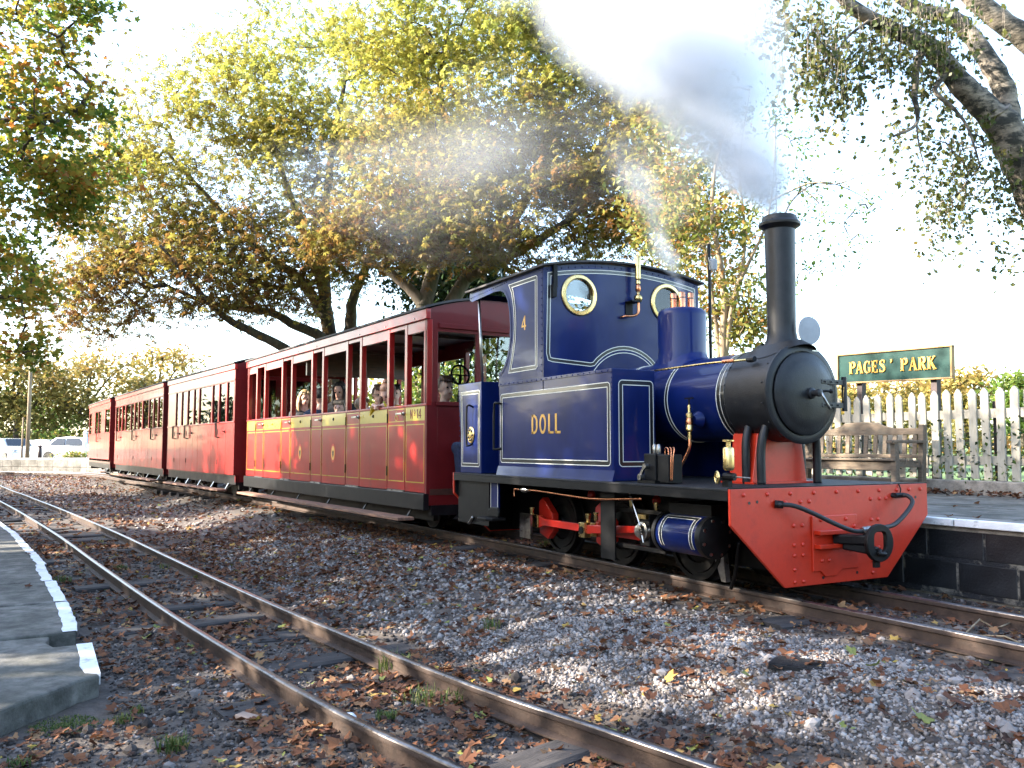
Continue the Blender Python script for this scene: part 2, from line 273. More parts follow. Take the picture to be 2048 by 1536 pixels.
# ---------------- railway tracks
MAINP = [(4.5, 0.0), (0, 0), (-3.6, -0.02), (-7, -0.17), (-10.6, -0.45), (-15.6, -0.97), (-22.5, -1.56), (-26, -1.98), (-29, -2.75), (-31.5, -4.3), (-34, -7.0), (-36.5, -11)]
LEFTP = [(3.2, -2.10), (2.2, -2.30), (1.0, -2.55), (0, -2.76), (-1.6, -2.97), (-3.1, -3.13), (-5.4, -3.34), (-9.2, -3.68), (-15.5, -4.36), (-22, -5.2), (-30, -6.9)]
RAILPROF = [(-0.045, 0.0), (0.045, 0.0), (0.045, 0.008), (0.009, 0.016), (0.008, 0.060), (0.0185, 0.066), (0.019, 0.085), (0.013, 0.092), (-0.013, 0.092), (-0.019, 0.085), (-0.0185, 0.066), (-0.008, 0.060), (-0.009, 0.016), (-0.045, 0.008)]
def rail_mesh(path, off, z0):
    mb = MB(); k = len(RAILPROF); V = []; n = len(path)
    for i, p in enumerate(path):
        d = (path[min(i + 1, n - 1)] - path[max(i - 1, 0)]).normalized(); nn = Vector((-d.y, d.x, 0))
        c = Vector((p.x, p.y, 0)) + nn * off; zz = z0 + float(gz_smooth(p.x, p.y))
        V += [(c.x + nn.x * a, c.y + nn.y * a, zz + b) for a, b in RAILPROF]
    F = []; MI = []
    for i in range(n - 1):
        for j in range(k):
            F.append((i * k + j, i * k + (j + 1) % k, (i + 1) * k + (j + 1) % k, (i + 1) * k + j)); MI.append(1 if j in (6, 7, 8) else 0)
    F += [tuple(range(k)), tuple((n - 1) * k + j for j in range(k))]; MI += [0, 0]
    mb.v = V; mb.f = F; mb.m = MI; return mb
def gz_smooth(x, y): return -0.20 * (1 - sstep(-2.35, -1.15, np.asarray(float(y)))) * sstep(-27, -20, np.asarray(float(x)))
def track(name, label, P, sleepers, slen, seed, sz):
    root = thing(name, label, None, (P[1][0], P[1][1], 0), kind='structure')
    path = catmull([(x, y, 0) for x, y in P], 10)
    for off in (-0.33, 0.33): rail_mesh(path, off, 0.008).build('rail', [M['rust'], M['railtop']], root, auto=50)
    rr = random.Random(seed); cum = [0]
    for i in range(1, len(path)): cum.append(cum[-1] + (path[i] - path[i - 1]).length)
    d = 0.45; proto = []
    for k in range(4):
        b = MB(); l, wd = slen / 2 + rr.uniform(-.05, .05), 0.10 + rr.uniform(-.012, .012)
        v = []
        for xx in np.linspace(-l, l, 7):
            jz = rr.uniform(-.006, .006); jy = rr.uniform(-.008, .008)
            v += [(-wd + jy, xx, -0.08), (wd + jy, xx, -0.08), (wd + jy, xx, 0.002 + jz), (wd - .02 + jy, xx, 0.014 + jz), (-wd + .02 + jy, xx, 0.014 + jz), (-wd + jy, xx, 0.002 + jz)]
        f = [(i * 6 + j, i * 6 + (j + 1) % 6, (i + 1) * 6 + (j + 1) % 6, (i + 1) * 6 + j) for i in range(6) for j in range(6)] + [tuple(range(6)), tuple(36 + j for j in range(6))]
        b.add(v, f); me = b.build('sleeper', M['sleeper']); proto.append(me.data); bpy.data.objects.remove(me)
    while d < cum[-1] and sleepers > 0:
        i = max(j for j in range(len(cum)) if cum[j] <= d); i = min(i, len(path) - 2); t = (d - cum[i]) / (cum[i + 1] - cum[i]); p = path[i].lerp(path[i + 1], t); dr = path[i + 1] - path[i]
        o = bpy.data.objects.new('sleeper', proto[rr.randrange(4)]); COL.objects.link(o); o.parent = root
        o.location = (p.x - P[1][0], p.y - P[1][1], float(gz_smooth(p.x, p.y)) + sz + rr.uniform(-.008, .006)); o.rotation_euler = (rr.uniform(-.01, .01), rr.uniform(-.02, .02), math.atan2(dr.y, dr.x) + math.pi + rr.uniform(-.03, .03))
        d += 0.66 + rr.uniform(-.05, .05); sleepers -= 1
    return root
track('railway_track', 'narrow gauge main track with brown rails under the train', MAINP, 34, 1.25, 3, -0.006)
track('railway_track', 'empty curving siding track with dark wooden sleepers beside the low platform', LEFTP, 34, 1.35, 5, -0.002)

# ---------------- platform with the picket fence
pf = thing('station_platform', 'concrete platform with black block wall and white edge behind the blue engine', 'platform', (-4, 1.0, 0))
MB().box(-26, 9, 1.03, 4.35, -0.1, 0.470).build('platform_core', M['mortar'], pf)
rr = random.Random(21)
BW, BH = 0.39, 0.195
protos = []
for k in range(4):
    b = MB().box(0, BW - 0.012, 0, 0.12, 0, BH - 0.012); o = b.build('block', M['bitumen'], bevel=0.006); protos.append(o.data); bpy.data.objects.remove(o)
for row in range(2):
    for i in range(-9, 14):
        x = 0.085 + i * BW - (0.205 if row else 0)
        o = bpy.data.objects.new('block', protos[rr.randrange(4)]); COL.objects.link(o); o.parent = pf; o.location = (x + 4, rr.uniform(-.004, .004), 0.055 + row * 0.208)
        bv = o.modifiers.new('bevel', 'BEVEL'); bv.width = 0.005; bv.segments = 1
MB().box(-26, 9, 1.004, 1.03, 0.02, 0.435).build('mortar_face', M['bmortar'], pf)
MB().box(-26, 9, 1.0, 1.03, 0.4355, 0.4695).build('bedding_mortar', M['mortar'], pf)
MB().box(-26, -3.43, 0.99, 1.003, 0.0, 0.45).build('rendered_wall', M['bitumen'], pf)
x = -26.0
for ln in [2.2] * 9 + [0.9] * 16:                      # coping stones with a white painted nose
    o = MB().box(x, x + ln - 0.008, 0.955, 1.20, 0.470, 0.512).build('coping_stone', [M['conc']], pf, bevel=0.008)
    MB().box(x + .001, x + ln - 0.009, 0.950, 1.005, 0.467, 0.5145).build('painted_nose', M['wpaint'], o, bevel=0.006); x += ln
for r, (y0, y1) in enumerate(((1.207, 1.62), (1.627, 2.2), (2.207, 2.78), (2.787, 3.36), (3.367, 3.80))):
    x = -6.0 + 0.3 * (r % 2)
    while x < 3.6:
        ln = 0.78 if r else 0.9
        MB().box(x, x + ln - 0.007, y0, y1, 0.460, 0.5085 + rr.uniform(-.003, .003)).build('paving_slab', M['slab'], pf, bevel=0.005); x += ln

# ---------------- picket fence
fx0, fx1, fy = -7.4, 1.2, 3.90
fence = thing('picket_fence', 'flaking cream picket fence along the back of the platform', 'fence', (-2.5, fy, 0.5))
MB().box(-8, 4, 3.81, 4.0, 0.45, 0.645).build('concrete_kerb', M['mortar'], fence, bevel=0.012)
for z in (0.84, 1.30): MB().box(fx0, fx1, fy + .022, fy + .062, z - .045, z + .045).build('fence_rail', M['picket'], fence, bevel=0.004)
x = -3.183 - 0.137 * 30; k = 0
while x < fx1:
    hh = 1.553 + rr.uniform(-.012, .012); wd = 0.041; pw = rr.uniform(.045, .06); dz = rr.uniform(-.012, .012)
    poly = [(-wd, 0.66 + dz), (wd, 0.66 + dz), (wd, hh - pw), (wd * .55, hh - pw * .42), (0, hh), (-wd * .55, hh - pw * .42), (-wd, hh - pw)]
    ln = rr.uniform(-.022, .022)
    MB().prism(poly, lambda a, b, t, x=x, ln=ln: (x + a + ln * (b - .66), fy + t, b), 0, 0.02).build('picket', M['picket'], fence, bevel=0.003, seg=1); x += 0.137; k += 1
for x in (-6.5, -4.9, -1.47, 0.3): MB().box(x - .04, x + .04, fy + .065, fy + .145, 0.4, 1.42).build('fence_post', M['post'], fence, bevel=0.004)

# ---------------- station sign
def ribbon_poly(pts, wds):
    P = [Vector((p[0], p[1], 0)) for p in pts]; n = len(P); Lf = []; Rt = []
    for i in range(n):
        d = (P[min(i + 1, n - 1)] - P[max(i - 1, 0)]).normalized(); q = Vector((-d.y, d.x, 0)) * (wds[i] / 2); Lf.append(P[i] + q); Rt.append(P[i] - q)
    return Lf, Rt
def glyph_mesh(mb, strokes, ox, oy, s, fn, t0, t1, m=0, sx=1):
    for pts, wd in strokes:
        ww = wd if hasattr(wd, '__len__') else [wd] * len(pts)
        Lf, Rt = ribbon_poly([(p[0] * sx, p[1]) for p in pts], ww); n = len(Lf)
        v = [fn(ox + p.x * s, oy + p.y * s, t) for t in (t0, t1) for p in Lf + Rt]; N2 = 2 * n
        f = []
        for i in range(n - 1):
            f += [(i, i + 1, n + i + 1, n + i)[::-1], (N2 + i, N2 + i + 1, N2 + n + i + 1, N2 + n + i), (i, i + 1, N2 + i + 1, N2 + i), (n + i, n + i + 1, N2 + n + i + 1, N2 + n + i)]
        f += [(0, n, N2 + n, N2), (n - 1, 2 * n - 1, N2 + 2 * n - 1, N2 + n - 1)]
        mb.add(v, f, m)
TK, TN, SF = 0.19, 0.075, 0.055
def serif(x, y, w=0.34): return ([(x - w / 2, y), (x + w / 2, y)], SF)
def lerp_w(n, a, b, c): return [a + (b - a) * math.sin(math.pi * i / (n - 1)) ** 1.2 * 1 if c else a for i in range(n)]
SER = {}
bowl = [(0.2, 0.97)] + [(0.36 + 0.27 * math.cos(rad(a)), 0.745 + 0.225 * math.sin(rad(a))) for a in range(90, -91, -15)] + [(0.2, 0.52)]
bw = [TN] + [TN + (TK - TN) * max(0, math.cos(rad(a))) for a in range(90, -91, -15)] + [TN]
SER['P'] = [([(0.17, 0), (0.17, 1)], TK), (bowl, bw), serif(.17, .027, .36), ([(0.0, .973), (0.3, .973)], SF)]
SER['R'] = SER['P'][:2] + [([(0.38, .52), (0.52, .3), (0.68, .0)], [TK * .8, TK, TK]), serif(.17, .027, .36), ([(0, .973), (.3, .973)], SF), ([(.6, .027), (.82, .027)], SF)]
SER['A'] = [([(0.08, 0), (0.38, 1)], TN), ([(0.38, 1), (0.68, 0)], TK), ([(0.17, .33), (0.6, .33)], TN), serif(.09, .027, .26), serif(.68, .027, .34)]
SER['E'] = [([(0.17, 0), (0.17, 1)], TK), ([(0, .965), (.6, .965)], TN), ([(.17, .52), (.48, .52)], TN), ([(0, .035), (.62, .035)], TN), ([(.59, 1), (.60, .74)], [.09, .03]), ([(.61, 0), (.64, .28)], [.1, .03]), ([(.47, .62), (.47, .42)], .05)]
SER['K'] = [([(0.17, 0), (0.17, 1)], TK), ([(.2, .42), (.68, .97)], TN), ([(.34, .57), (.74, .0)], TK), serif(.17, .027, .36), serif(.17, .973, .36), serif(.66, .973, .28), serif(.72, .027, .32)]
gp = [(0.40 + 0.30 * math.cos(rad(a)), 0.5 + 0.47 * math.sin(rad(a))) for a in range(45, 316, 15)] + [(.63, .14)]
SER['G'] = [(gp, [TN + (TK - TN) * max(0, -math.cos(rad(a))) for a in range(45, 316, 15)] + [TN]), ([(.64, .42), (.64, .06)], TK * .9), ([(.48, .43), (.78, .43)], SF), ([(.64, .98), (.63, .7)], [.09, .03])]
sp = [(.56, .86), (.44, .96), (.28, .96), (.15, .86), (.15, .70), (.28, .59), (.42, .50), (.56, .38), (.58, .2), (.45, .05), (.28, .035), (.12, .14)]
SER['S'] = [(sp, [TN, TN, TN, TK * .7, TK * .9, TK, TK, TK, TK * .8, TN, TN, TN]), ([(.57, .98), (.57, .72)], [.09, .03]), ([(.1, .02), (.1, .28)], [.09, .03])]
SER["'"] = [([(.15, 1), (.16, .84), (.08, .70)], [.17, .13, .03])]
sg = thing('station_sign', 'dark green station nameboard with gold letters reading PAGES PARK behind the fence', 'sign', (-2.67, 4.06, 0.45))
SA = -0.024
def sfn(u, v, t): return (-3.39 + u * math.cos(SA) - v * math.sin(SA), 4.02 - t, 1.720 + u * math.sin(SA) + v * math.cos(SA))
MB().prism([(0, 0), (1.435, 0), (1.435, .325), (0, .325)], sfn, -0.03, 0.0).build('board', M['green'], sg)
for nm, pl in (('frame_strip', [(-.012, -.012), (1.447, -.012), (1.447, .006), (-.012, .006)]), ('frame_strip', [(-.012, .319), (1.447, .319), (1.447, .337), (-.012, .337)]), ('frame_strip', [(-.012, .0065), (.006, .0065), (.006, .3185), (-.012, .3185)]), ('frame_strip', [(1.425, .0065), (1.447, .0065), (1.447, .3185), (1.425, .3185)])):
    MB().prism(pl, sfn, -0.034, 0.018).build(nm, M['signframe'], sg, bevel=0.004)
for ch, u in (('P', .163), ('A', .255), ('G', .362), ('E', .468), ('S', .566), ("'", .705), ('P', .84), ('A', .945), ('R', 1.055), ('K', 1.163)):
    b = MB(); glyph_mesh(b, SER[ch], u, .098, .137, sfn, 0.0005, 0.014, sx=.86); b.build('letter', M['gold'], sg)
for u in (.262, 1.2): MB().prism([(u - .035, -1.28), (u + .035, -1.28), (u + .035, .30), (u - .035, .30)], sfn, -0.105, -0.036).build('post', M['post'], sg)

# ---------------- bench
bn = thing('park_bench', 'weathered wooden memorial bench with raised back rail on the platform', 'bench', (-2.8, 3.4, 0.51))
bx0, bx1, bf, bb = -3.56, -2.03, 3.20, 3.62
def tw(nm, b, bev=0.006): return b.build(nm, M['teak'], bn, bevel=bev)
for x in (bx0, bx1 - .06):
    tw('front_leg', MB().box(x, x + .06, bf, bf + .06, .512, 1.01)); tw('back_leg', MB().bar((x + .03, bb, .512), (x + .03, bb + .05, 1.20), .06, .06, (0, 1, 0)))
    tw('armrest', MB().box(x - .01, x + .07, bf - .05, bb + .01, 1.012, 1.042)); tw('side_rail', MB().box(x + .01, x + .05, bf + .06, bb - .03, .77, .83))
for k in range(4): tw('seat_slat', MB().box(bx0 + .005, bx1 - .005, bf - .02 + k * .103, bf + .072 + k * .103, .835 - .006 * k, .858 - .006 * k))
tw('seat_rail', MB().box(bx0 + .06, bx1 - .06, bf + .01, bf + .04, .74, .832))
L_ = bx1 - bx0 - .12; top = [(0, 1.10), (L_, 1.10), (L_, 1.165), (L_ * .78, 1.17), (L_ * .70, 1.20), (L_ * .64, 1.235), (L_ * .5, 1.245), (L_ * .36, 1.235), (L_ * .30, 1.20), (L_ * .22, 1.17), (0, 1.165)]
tw('back_rail', MB().prism(top, lambda a, b, t: (bx0 + .06 + a, bb + .045 + t, b), -.02, .02)); tw('lower_back_rail', MB().box(bx0 + .06, bx1 - .06, bb, bb + .035, .86, .90))
n = 12
for k in range(n): x = bx0 + .11 + (bx1 - bx0 - .22) * k / (n - 1); tw('back_slat', MB().bar((x, bb + .02, .902), (x, bb + .042, 1.098), .05, .016, (0, 1, 0)), .003)

# ---------------- low platform by the siding (left edge of the picture)
lp = thing('low_platform', 'low platform of broken concrete slabs with worn white edge beside the siding', 'platform', (-3, -5, -0.2))
ED = [(-0.99, -3.885), (-1.72, -3.889), (-2.10, -3.95), (-2.40, -3.942), (-3.24, -3.975), (-4.31, -4.03), (-5.45, -4.085), (-6.55, -4.171), (-7.6, -4.27), (-9.05, -4.398), (-10.8, -4.62), (-12.5, -4.83), (-14.5, -5.07), (-17, -5.4)]
def ey(x):
    for (x1, y1), (x0, y0) in zip(ED, ED[1:]):
        if x0 <= x <= x1: return y0 + (y1 - y0) * (x - x0) / (x1 - x0)
    return ED[0][1]
def slab(x0, x1, wob, zt, front=0.0):
    n = 12; out = []
    for i in range(n + 1):
        x = x1 + (x0 - x1) * i / n; out.append((x, ey(x) - front + random.Random(int(x * 1000)).uniform(-wob, wob)))
    poly = [(x1, -6.4)] + out + [(x0, -6.4)]
    o = MB().prism(poly, lambda a, b, t: (a, b, t), zt - .09, zt).build('slab', M['slab'], lp, bevel=0.012)
    rdn = random.Random(int(x0 * 77)); inn = [(x, y - .075 - rdn.uniform(-.007, .007)) for x, y in out]
    e = MB(); v = []
    for (a, b), (c, d) in zip(out, inn): v += [(a, b + .004, zt - .05), (a, b + .004, zt + .001), (a, b - .004, zt + .004), (c, d, zt + .004)]
    e.add(v, [(i * 4 + j, i * 4 + j + 1, i * 4 + 5 + j, i * 4 + 4 + j) for i in range(n) for j in range(3)])
    p = e.build('painted_edge', M['wpaint'], lp); return o
for (a, b, z, fr) in ((-3.235, -2.13, -.105, 0), (-4.305, -3.245, -.10, .0), (-5.45, -4.315, -.098, 0.02), (-6.54, -5.46, -.10, 0), (-7.6, -6.55, -.097, .01), (-9.0, -7.61, -.1, 0), (-10.7, -9.01, -.1, 0), (-12.6, -10.71, -.1, 0), (-14.6, -12.61, -.1, 0), (-16.8, -14.61, -.1, 0)):
    slab(a, b, .006, z, fr)
MB().prism([(-1.745, -6.4), (-1.745, -4.15), (-1.80, -4.07), (-1.95, -4.11), (-2.12, -4.09), (-2.12, -6.4)], lambda a, b, t: (a, b, t), -.20, -.118).build('broken_slab', M['slab'], lp, bevel=0.012)
e = MB().prism([(-0.985, -3.895), (-1.735, -3.895), (-1.735, -6.4), (-.30, -6.4), (-.46, -4.5), (-.56, -4.28), (-.70, -4.18), (-.80, -4.08), (-.93, -3.985)], lambda a, b, t: (a, b, t), -.22, -.102).build('end_slab', M['slab'], lp, bevel=0.014)
MB().prism([(-0.99, -3.890), (-1.73, -3.890), (-1.728, -3.968), (-1.4, -3.962), (-1.2, -3.972), (-1.045, -3.955)], lambda a, b, t: (a, b, t), -.15, -.0985).build('painted_edge', M['wpaint'], lp)

# ---------------- far platform at the end of the line
fp = thing('far_platform', 'pale block-walled platform at the far end of the line behind the last carriage', 'platform', (-34, -4, 0))
path = [p for p in catmull([(x, y, 0) for x, y in MAINP], 10) if -36.8 < p.x < -25.4]; off = []
for i, p in enumerate(path):
    d = (path[min(i + 1, len(path) - 1)] - path[max(i - 1, 0)]).normalized(); off.append((p.x + d.y * 1.15, p.y - d.x * 1.15))
poly = off + [(-39.4, -11.5), (-39.4, 1.6), (-26, 1.6)]
MB().prism(poly, lambda a, b, t: (a, b, t), -.1, .46).build('platform_body', M['mortar'], fp)
MB().prism([(a + .03, b - .03) for a, b in off] + [(-39.4, -11.5), (-39.4, 1.6), (-26, 1.6)], lambda a, b, t: (a, b, t), .462, .52).build('platform_top', M['conc'], fp)
cum = 0
for a, b in zip(off, off[1:]):
    a, b = Vector((*a, 0)), Vector((*b, 0)); d = (b - a); L = d.length; n = max(1, round(L / .44)); d.normalize(); q = Vector((d.y, -d.x, 0)); q = q if q.dot(Vector((0.3, -1, 0))) > 0 else -q
    for r in range(2):
        for k in range(n):
            p0 = a + d * (L * k / n + .006); p1 = a + d * (L * (k + 1) / n - .006)
            MB().bar(p0 + q * .02 + Vector((0, 0, .14 + .22 * r)), p1 + q * .02 + Vector((0, 0, .14 + .22 * r)), .05, .205).build('block', M['conc'], fp)
# ================================================================== LOCOMOTIVE
lo = thing('steam_locomotive', 'blue tank engine DOLL with tall black chimney and red buffer beam', 'locomotive', (-1.8, 0, 0.1))
def P(b, nm, m, **k): return b.build(nm, M[m] if isinstance(m, str) else m, lo if 'parent' not in k else k.pop('parent'), **k)
ZF, HW = 0.74, 0.8375
BZ, BR = 1.306, 0.297
# --- running plate, valances, beams
P(MB().box(-3.61, -0.022, -HW, HW, ZF - .014, ZF), 'running_plate', 'plate', bevel=.003)
for s in (-1, 1): P(MB().box(-3.61, -.022, s * HW - (.0 if s < 0 else .012), s * HW + (.012 if s < 0 else .0), ZF - .066, ZF - .0145), 'valance', 'black')
beam = [(-HW, ZF), (-HW, .539), (-.435, .172), (.435, .172), (HW, .539), (HW, ZF)]
bmF = P(MB().prism(beam, lambda a, b, t: (t, a, b), -.02, 0), 'front_buffer_beam', 'red', bevel=.004)
bmR = P(MB().prism([(-HW, ZF + .0), (-HW, .55), (-.46, .19), (.46, .19), (HW, .55), (HW, ZF)], lambda a, b, t: (t, a, b), -3.632, -3.612), 'rear_buffer_beam', 'red', bevel=.003)
P(MB().prism([(-HW + .012, ZF - .02), (-HW + .012, .56), (-.46, .20), (.46, .2), (HW - .012, .56), (HW - .012, ZF - .02)], lambda a, b, t: (t, a, b), -3.6115, -3.603), 'beam_backing', 'black', parent=bmR)
P(MB().bar((-.011, -HW, ZF + .003), (-.011, HW, ZF + .003), .022, .006), 'beam_top_angle', 'black', parent=bmF)
# --- rivets on the beam: one shape, many objects
def rivet_data(r, m, nm='rivet'):
    o = MB().lathe([(r, 0), (r * .95, r * .35), (r * .6, r * .7), (r * .2, r * .82)], n=8).build(nm, M[m], smooth=True); d = o.data; bpy.data.objects.remove(o); return d
RV = rivet_data(.0125, 'red'); RVB = rivet_data(.006, 'blue'); RVK = rivet_data(.007, 'sb_black')
def rivet(data, p, axis, parent=lo, nm='rivet'):
    o = bpy.data.objects.new(nm, data); COL.objects.link(o); o.rotation_mode = 'QUATERNION'; o.rotation_quaternion = Vector((0, 0, 1)).rotation_difference(Vector(axis)); o.location = p
    o.parent = parent; o.matrix_parent_inverse = (Matrix.Translation(-Vector(lo.location)) if parent is lo else Matrix.Identity(4))
for y in (-.74, -.56, -.38, -.19, 0, .19, .38, .54, .66, .77): rivet(RV, (.0, y, .705), (1, 0, 0), bmF)
for y in (-.30, -.23, .30, .38, -.49, -.42, .44): rivet(RV, (0, y, .655), (1, 0, 0), bmF)
for z in (.52, .41, .35, .27, .20):
    for y in (-.36, -.29, .30, .36): 
        if (z, y) not in ((.2, .36), (.41, .36), (.27, -.29)): rivet(RV, (0, y, z + (.01 if y > 0 else 0)), (1, 0, 0), bmF)
for y, z in ((-.15, .545), (-.09, .545), (.06, .545), (.13, .50), (-.15, .31), (-.09, .31), (.1, .36)): rivet(RV, (0.012, y, z), (1, 0, 0), bmF)
hd = MB().lathe([(.009, 0), (.009, .002)], n=10).build('bolt_hole', M['lblack']).data
bpy.data.objects.remove(bpy.data.objects['bolt_hole'])
for y, z in ((-.70, .66), (-.64, .665), (-.2, .275), (-.1, .285), (.05, .30), (.12, .31), (-.13, .21), (.16, .22), (.72, .655)): rivet(hd, (.0005, y, z), (1, 0, 0), bmF, 'bolt_hole')
# draw plate and coupling
P(MB().prism([(-.22, .57), (.16, .57), (.16, .25), (.02, .25), (-.03, .215), (-.12, .215), (-.16, .25), (-.22, .25)], lambda a, b, t: (t, a, b), .0005, .012), 'draw_plate', 'red', bevel=.004)
for z in (.475, .395): P(MB().box(.0125, .06, -.21, .14, z - .012, z + .012), 'draw_channel', 'red', bevel=.003)
cp = thing_part = P(MB().bar((.01, -.03, .432), (.20, .03, .440), .09, .055).bar((.06, -.02, .40), (.24, .05, .375), .05, .05), 'coupling_arm', 'black', bevel=.01)
ring = [(.05 + .112 * math.cos(rad(a)), .425 + .108 * math.sin(rad(a))) for a in range(0, 360, 12)]; hole = [(.05 + q[0], .43 + q[1]) for q in [(x * .052 / .5, y * .055 / .5) for x, y in rrect(-.5, .5, -.5, .5, .2, 7)]]
b = MB(); n = len(ring); hole = [(.05 + .052 * (abs(math.cos(rad(a))) ** .5) * (1 if math.cos(rad(a)) >= 0 else -1), .432 + .056 * (abs(math.sin(rad(a))) ** .5) * (1 if math.sin(rad(a)) >= 0 else -1)) for a in range(0, 360, 12)]
v = [(t, *q) for t in (.235, .262) for q in ring + hole]
b.add(v, [(i, (i + 1) % n, n + (i + 1) % n, n + i)[::-1] for i in range(n)] + [(2 * n + i, 2 * n + (i + 1) % n, 3 * n + (i + 1) % n, 3 * n + i) for i in range(n)] + [(i, (i + 1) % n, 2 * n + (i + 1) % n, 2 * n + i) for i in range(n)] + [(n + i, n + (i + 1) % n, 3 * n + (i + 1) % n, 3 * n + i) for i in range(n)])
P(b, 'coupling_ring', 'frame', bevel=.005, parent=cp)
P(MB().tube(catmull([(.255, .05, .385), (.275, .02, .37), (.27, .07, .362), (.262, .085, .36)]), .012, 8), 'coupling_pin', 'frame', smooth=True, parent=cp)
P(MB().box(.225, .245, .02, .06, .285, .335), 'coupling_tab', 'frame', parent=cp)
# brake hoses
hz = P(MB().tube(catmull([(.02, -.50, .648), (.06, -.42, .64), (.10, -.32, .60), (.14, -.18, .535), (.16, -.05, .49), (.165, .05, .487), (.16, .15, .497)]), .0135, 10), 'brake_hose', 'rubber', smooth=True)
P(MB().tube([(.0, -.505, .65), (.03, -.47, .645)], .022, 8), 'hose_union', 'frame', parent=hz, smooth=False)
P(MB().lathe([(.02, 0), (.024, .02), (.016, .03), (.024, .045), (.024, .07), (.016, .08), (.022, .1), (.018, .12)], (.165, .015, .488), (0, 1, 0.05), n=12), 'hose_coupling', 'steel', parent=hz)
hz2 = P(MB().tube(catmull([(.02, .56, .672), (.06, .57, .668), (.10, .555, .63), (.12, .45, .56), (.14, .33, .51), (.155, .22, .498), (.16, .15, .497)]), .0135, 10), 'brake_hose', 'rubber', smooth=True)
P(MB().tube([(.0, .50, .672), (.02, .50, .672), (.022, .585, .672)], .016, 8), 'hose_union', 'frame', parent=hz2)
P(MB().tube(catmull([(0.004, .56, .74), (.012, .565, .71), (.012, .56, .685)]), .004, 6), 'chain', 'frame', parent=hz2)

# --- main frames, saddle, smokebox
for s in (-1, 1): P(MB().box(-3.55, -.03, s * .24 - .012, s * .24 + .012, .22, .725), 'main_frame', 'frame')
P(MB().prism([(-.24, ZF), (.24, ZF), (.19, 1.06), (-.19, 1.06)], lambda a, b, t: (t, a, b), -.66, -.44), 'smokebox_saddle', 'red', bevel=.006)
P(MB().box(-.70, -.40, -.27, .27, ZF + .0005, ZF + .012), 'saddle_flange', 'red')
for s in (-1, 1):
    for x, dx in ((-.36, .01), (-.49, -.01)): P(MB().tube(catmull([(x, s * .245, ZF), (x, s * .245, .92), (x + dx * .5, s * .235, 1.02), (x + dx, s * .20, 1.12)]), .027, 12), 'steam_pipe', 'sb_black', smooth=True)
P(MB().lathe([(.298, 0), (.303, .004), (.303, .39), (.298, .405)], (-.65, 0, BZ), (1, 0, 0), 56), 'smokebox', 'sb_black', auto=40)
P(MB().lathe([(.0, -.012), (.28, -.012), (.304, -.01), (.316, .002), (.316, .016), (.300, .027), (.268, .027)], (-.258, 0, BZ), (1, 0, 0), 56, caps=False), 'smokebox_ring', 'sb_black', auto=35)
dr = P(MB().lathe([(.258, 0), (.262, .012), (.250, .022), (.232, .024), (.215, .036), (.16, .050), (.08, .057), (.001, .058)], (-.232, 0, BZ), (1, 0, 0), 56), 'smokebox_door', 'sb_black', auto=35)
for z in (1.382, 1.236):
    P(MB().prism([(.10, z - .014), (.32, z - .018), (.32, z + .018), (.10, z + .014)], lambda a, b, t: (t - .08 * max(0, (a - .16)) , a, b), -.188, -.176), 'hinge_strap', 'sb_black', parent=dr, bevel=.003)
    for y in (.13, .19, .25): rivet(RVK, (-.174 - .08 * max(0, y - .16), y, z), (1, 0, 0), dr)
P(MB().tube([(-.195, .325, 1.20), (-.195, .325, 1.42)], .017, 10), 'hinge_post', 'sb_black', parent=dr)
P(MB().tube([(-.195, .312, 1.265), (-.187, .312, 1.355)], .004, 6), 'hinge_pin', 'brass', parent=dr)
hb = P(MB().lathe([(.035, 0), (.035, .02), (.02, .026), (.018, .06), (.024, .064), (.024, .08), (.010, .085)], (-.18, .0, BZ - .002), (1, 0, 0), 14), 'dart_boss', 'sb_black', parent=dr, auto=40)
P(MB().tube([(-.12, 0, BZ), (-.11, .06, BZ + .012), (-.105, .10, BZ + .01)], .008, 8).sphere((-.105, .10, BZ + .01), .014), 'door_handle', 'frame', parent=dr, smooth=True)
P(MB().tube([(-.10, .01, BZ), (-.095, .045, BZ - .06), (-.093, .075, BZ - .10)], .0075, 8).tube([(-.112, .02, BZ), (-.108, .06, BZ - .055), (-.106, .09, BZ - .095)], .006, 8), 'door_handle', 'steel', parent=dr, smooth=True)
for a in (35, 148): rivet(rivet_data(.014, 'sb_black'), (-.205, .215 * math.cos(rad(a)), BZ + .215 * math.sin(rad(a)) - .02), (1, 0, 0), dr)
for xx in (-.62, -.29):
    for k in range(14): a = rad(20 + k * 24.6); rivet(RVK, (xx, .303 * math.cos(a), BZ + .303 * math.sin(a)), (0, math.cos(a), math.sin(a)))
# --- boiler
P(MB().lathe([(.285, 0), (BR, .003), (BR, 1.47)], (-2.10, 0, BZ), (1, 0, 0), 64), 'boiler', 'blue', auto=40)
for xx, w_ in ((-.68, .03), (-1.215, .022), (-1.76, .022)):
    b = MB()
    for dx, ww, m_ in ((0, w_, 0), (-w_ / 2 - .004, .005, 1), (w_ / 2 + .004, .005, 1)): b.lathe([(BR + .002 + m_ * .0007, -ww / 2), (BR + .0035 + m_ * .0007, 0), (BR + .002 + m_ * .0007, ww / 2)], (xx + dx, 0, BZ), (1, 0, 0), 64, m=m_)
    P(b, 'boiler_band', [M['lblack'], M['white']], auto=40)
P(MB().lathe([(.30, 0), (.306, .004), (.306, .035), (.30, .04)], (-.655, 0, BZ), (1, 0, 0), 64), 'smokebox_strap', 'lblack', auto=40)
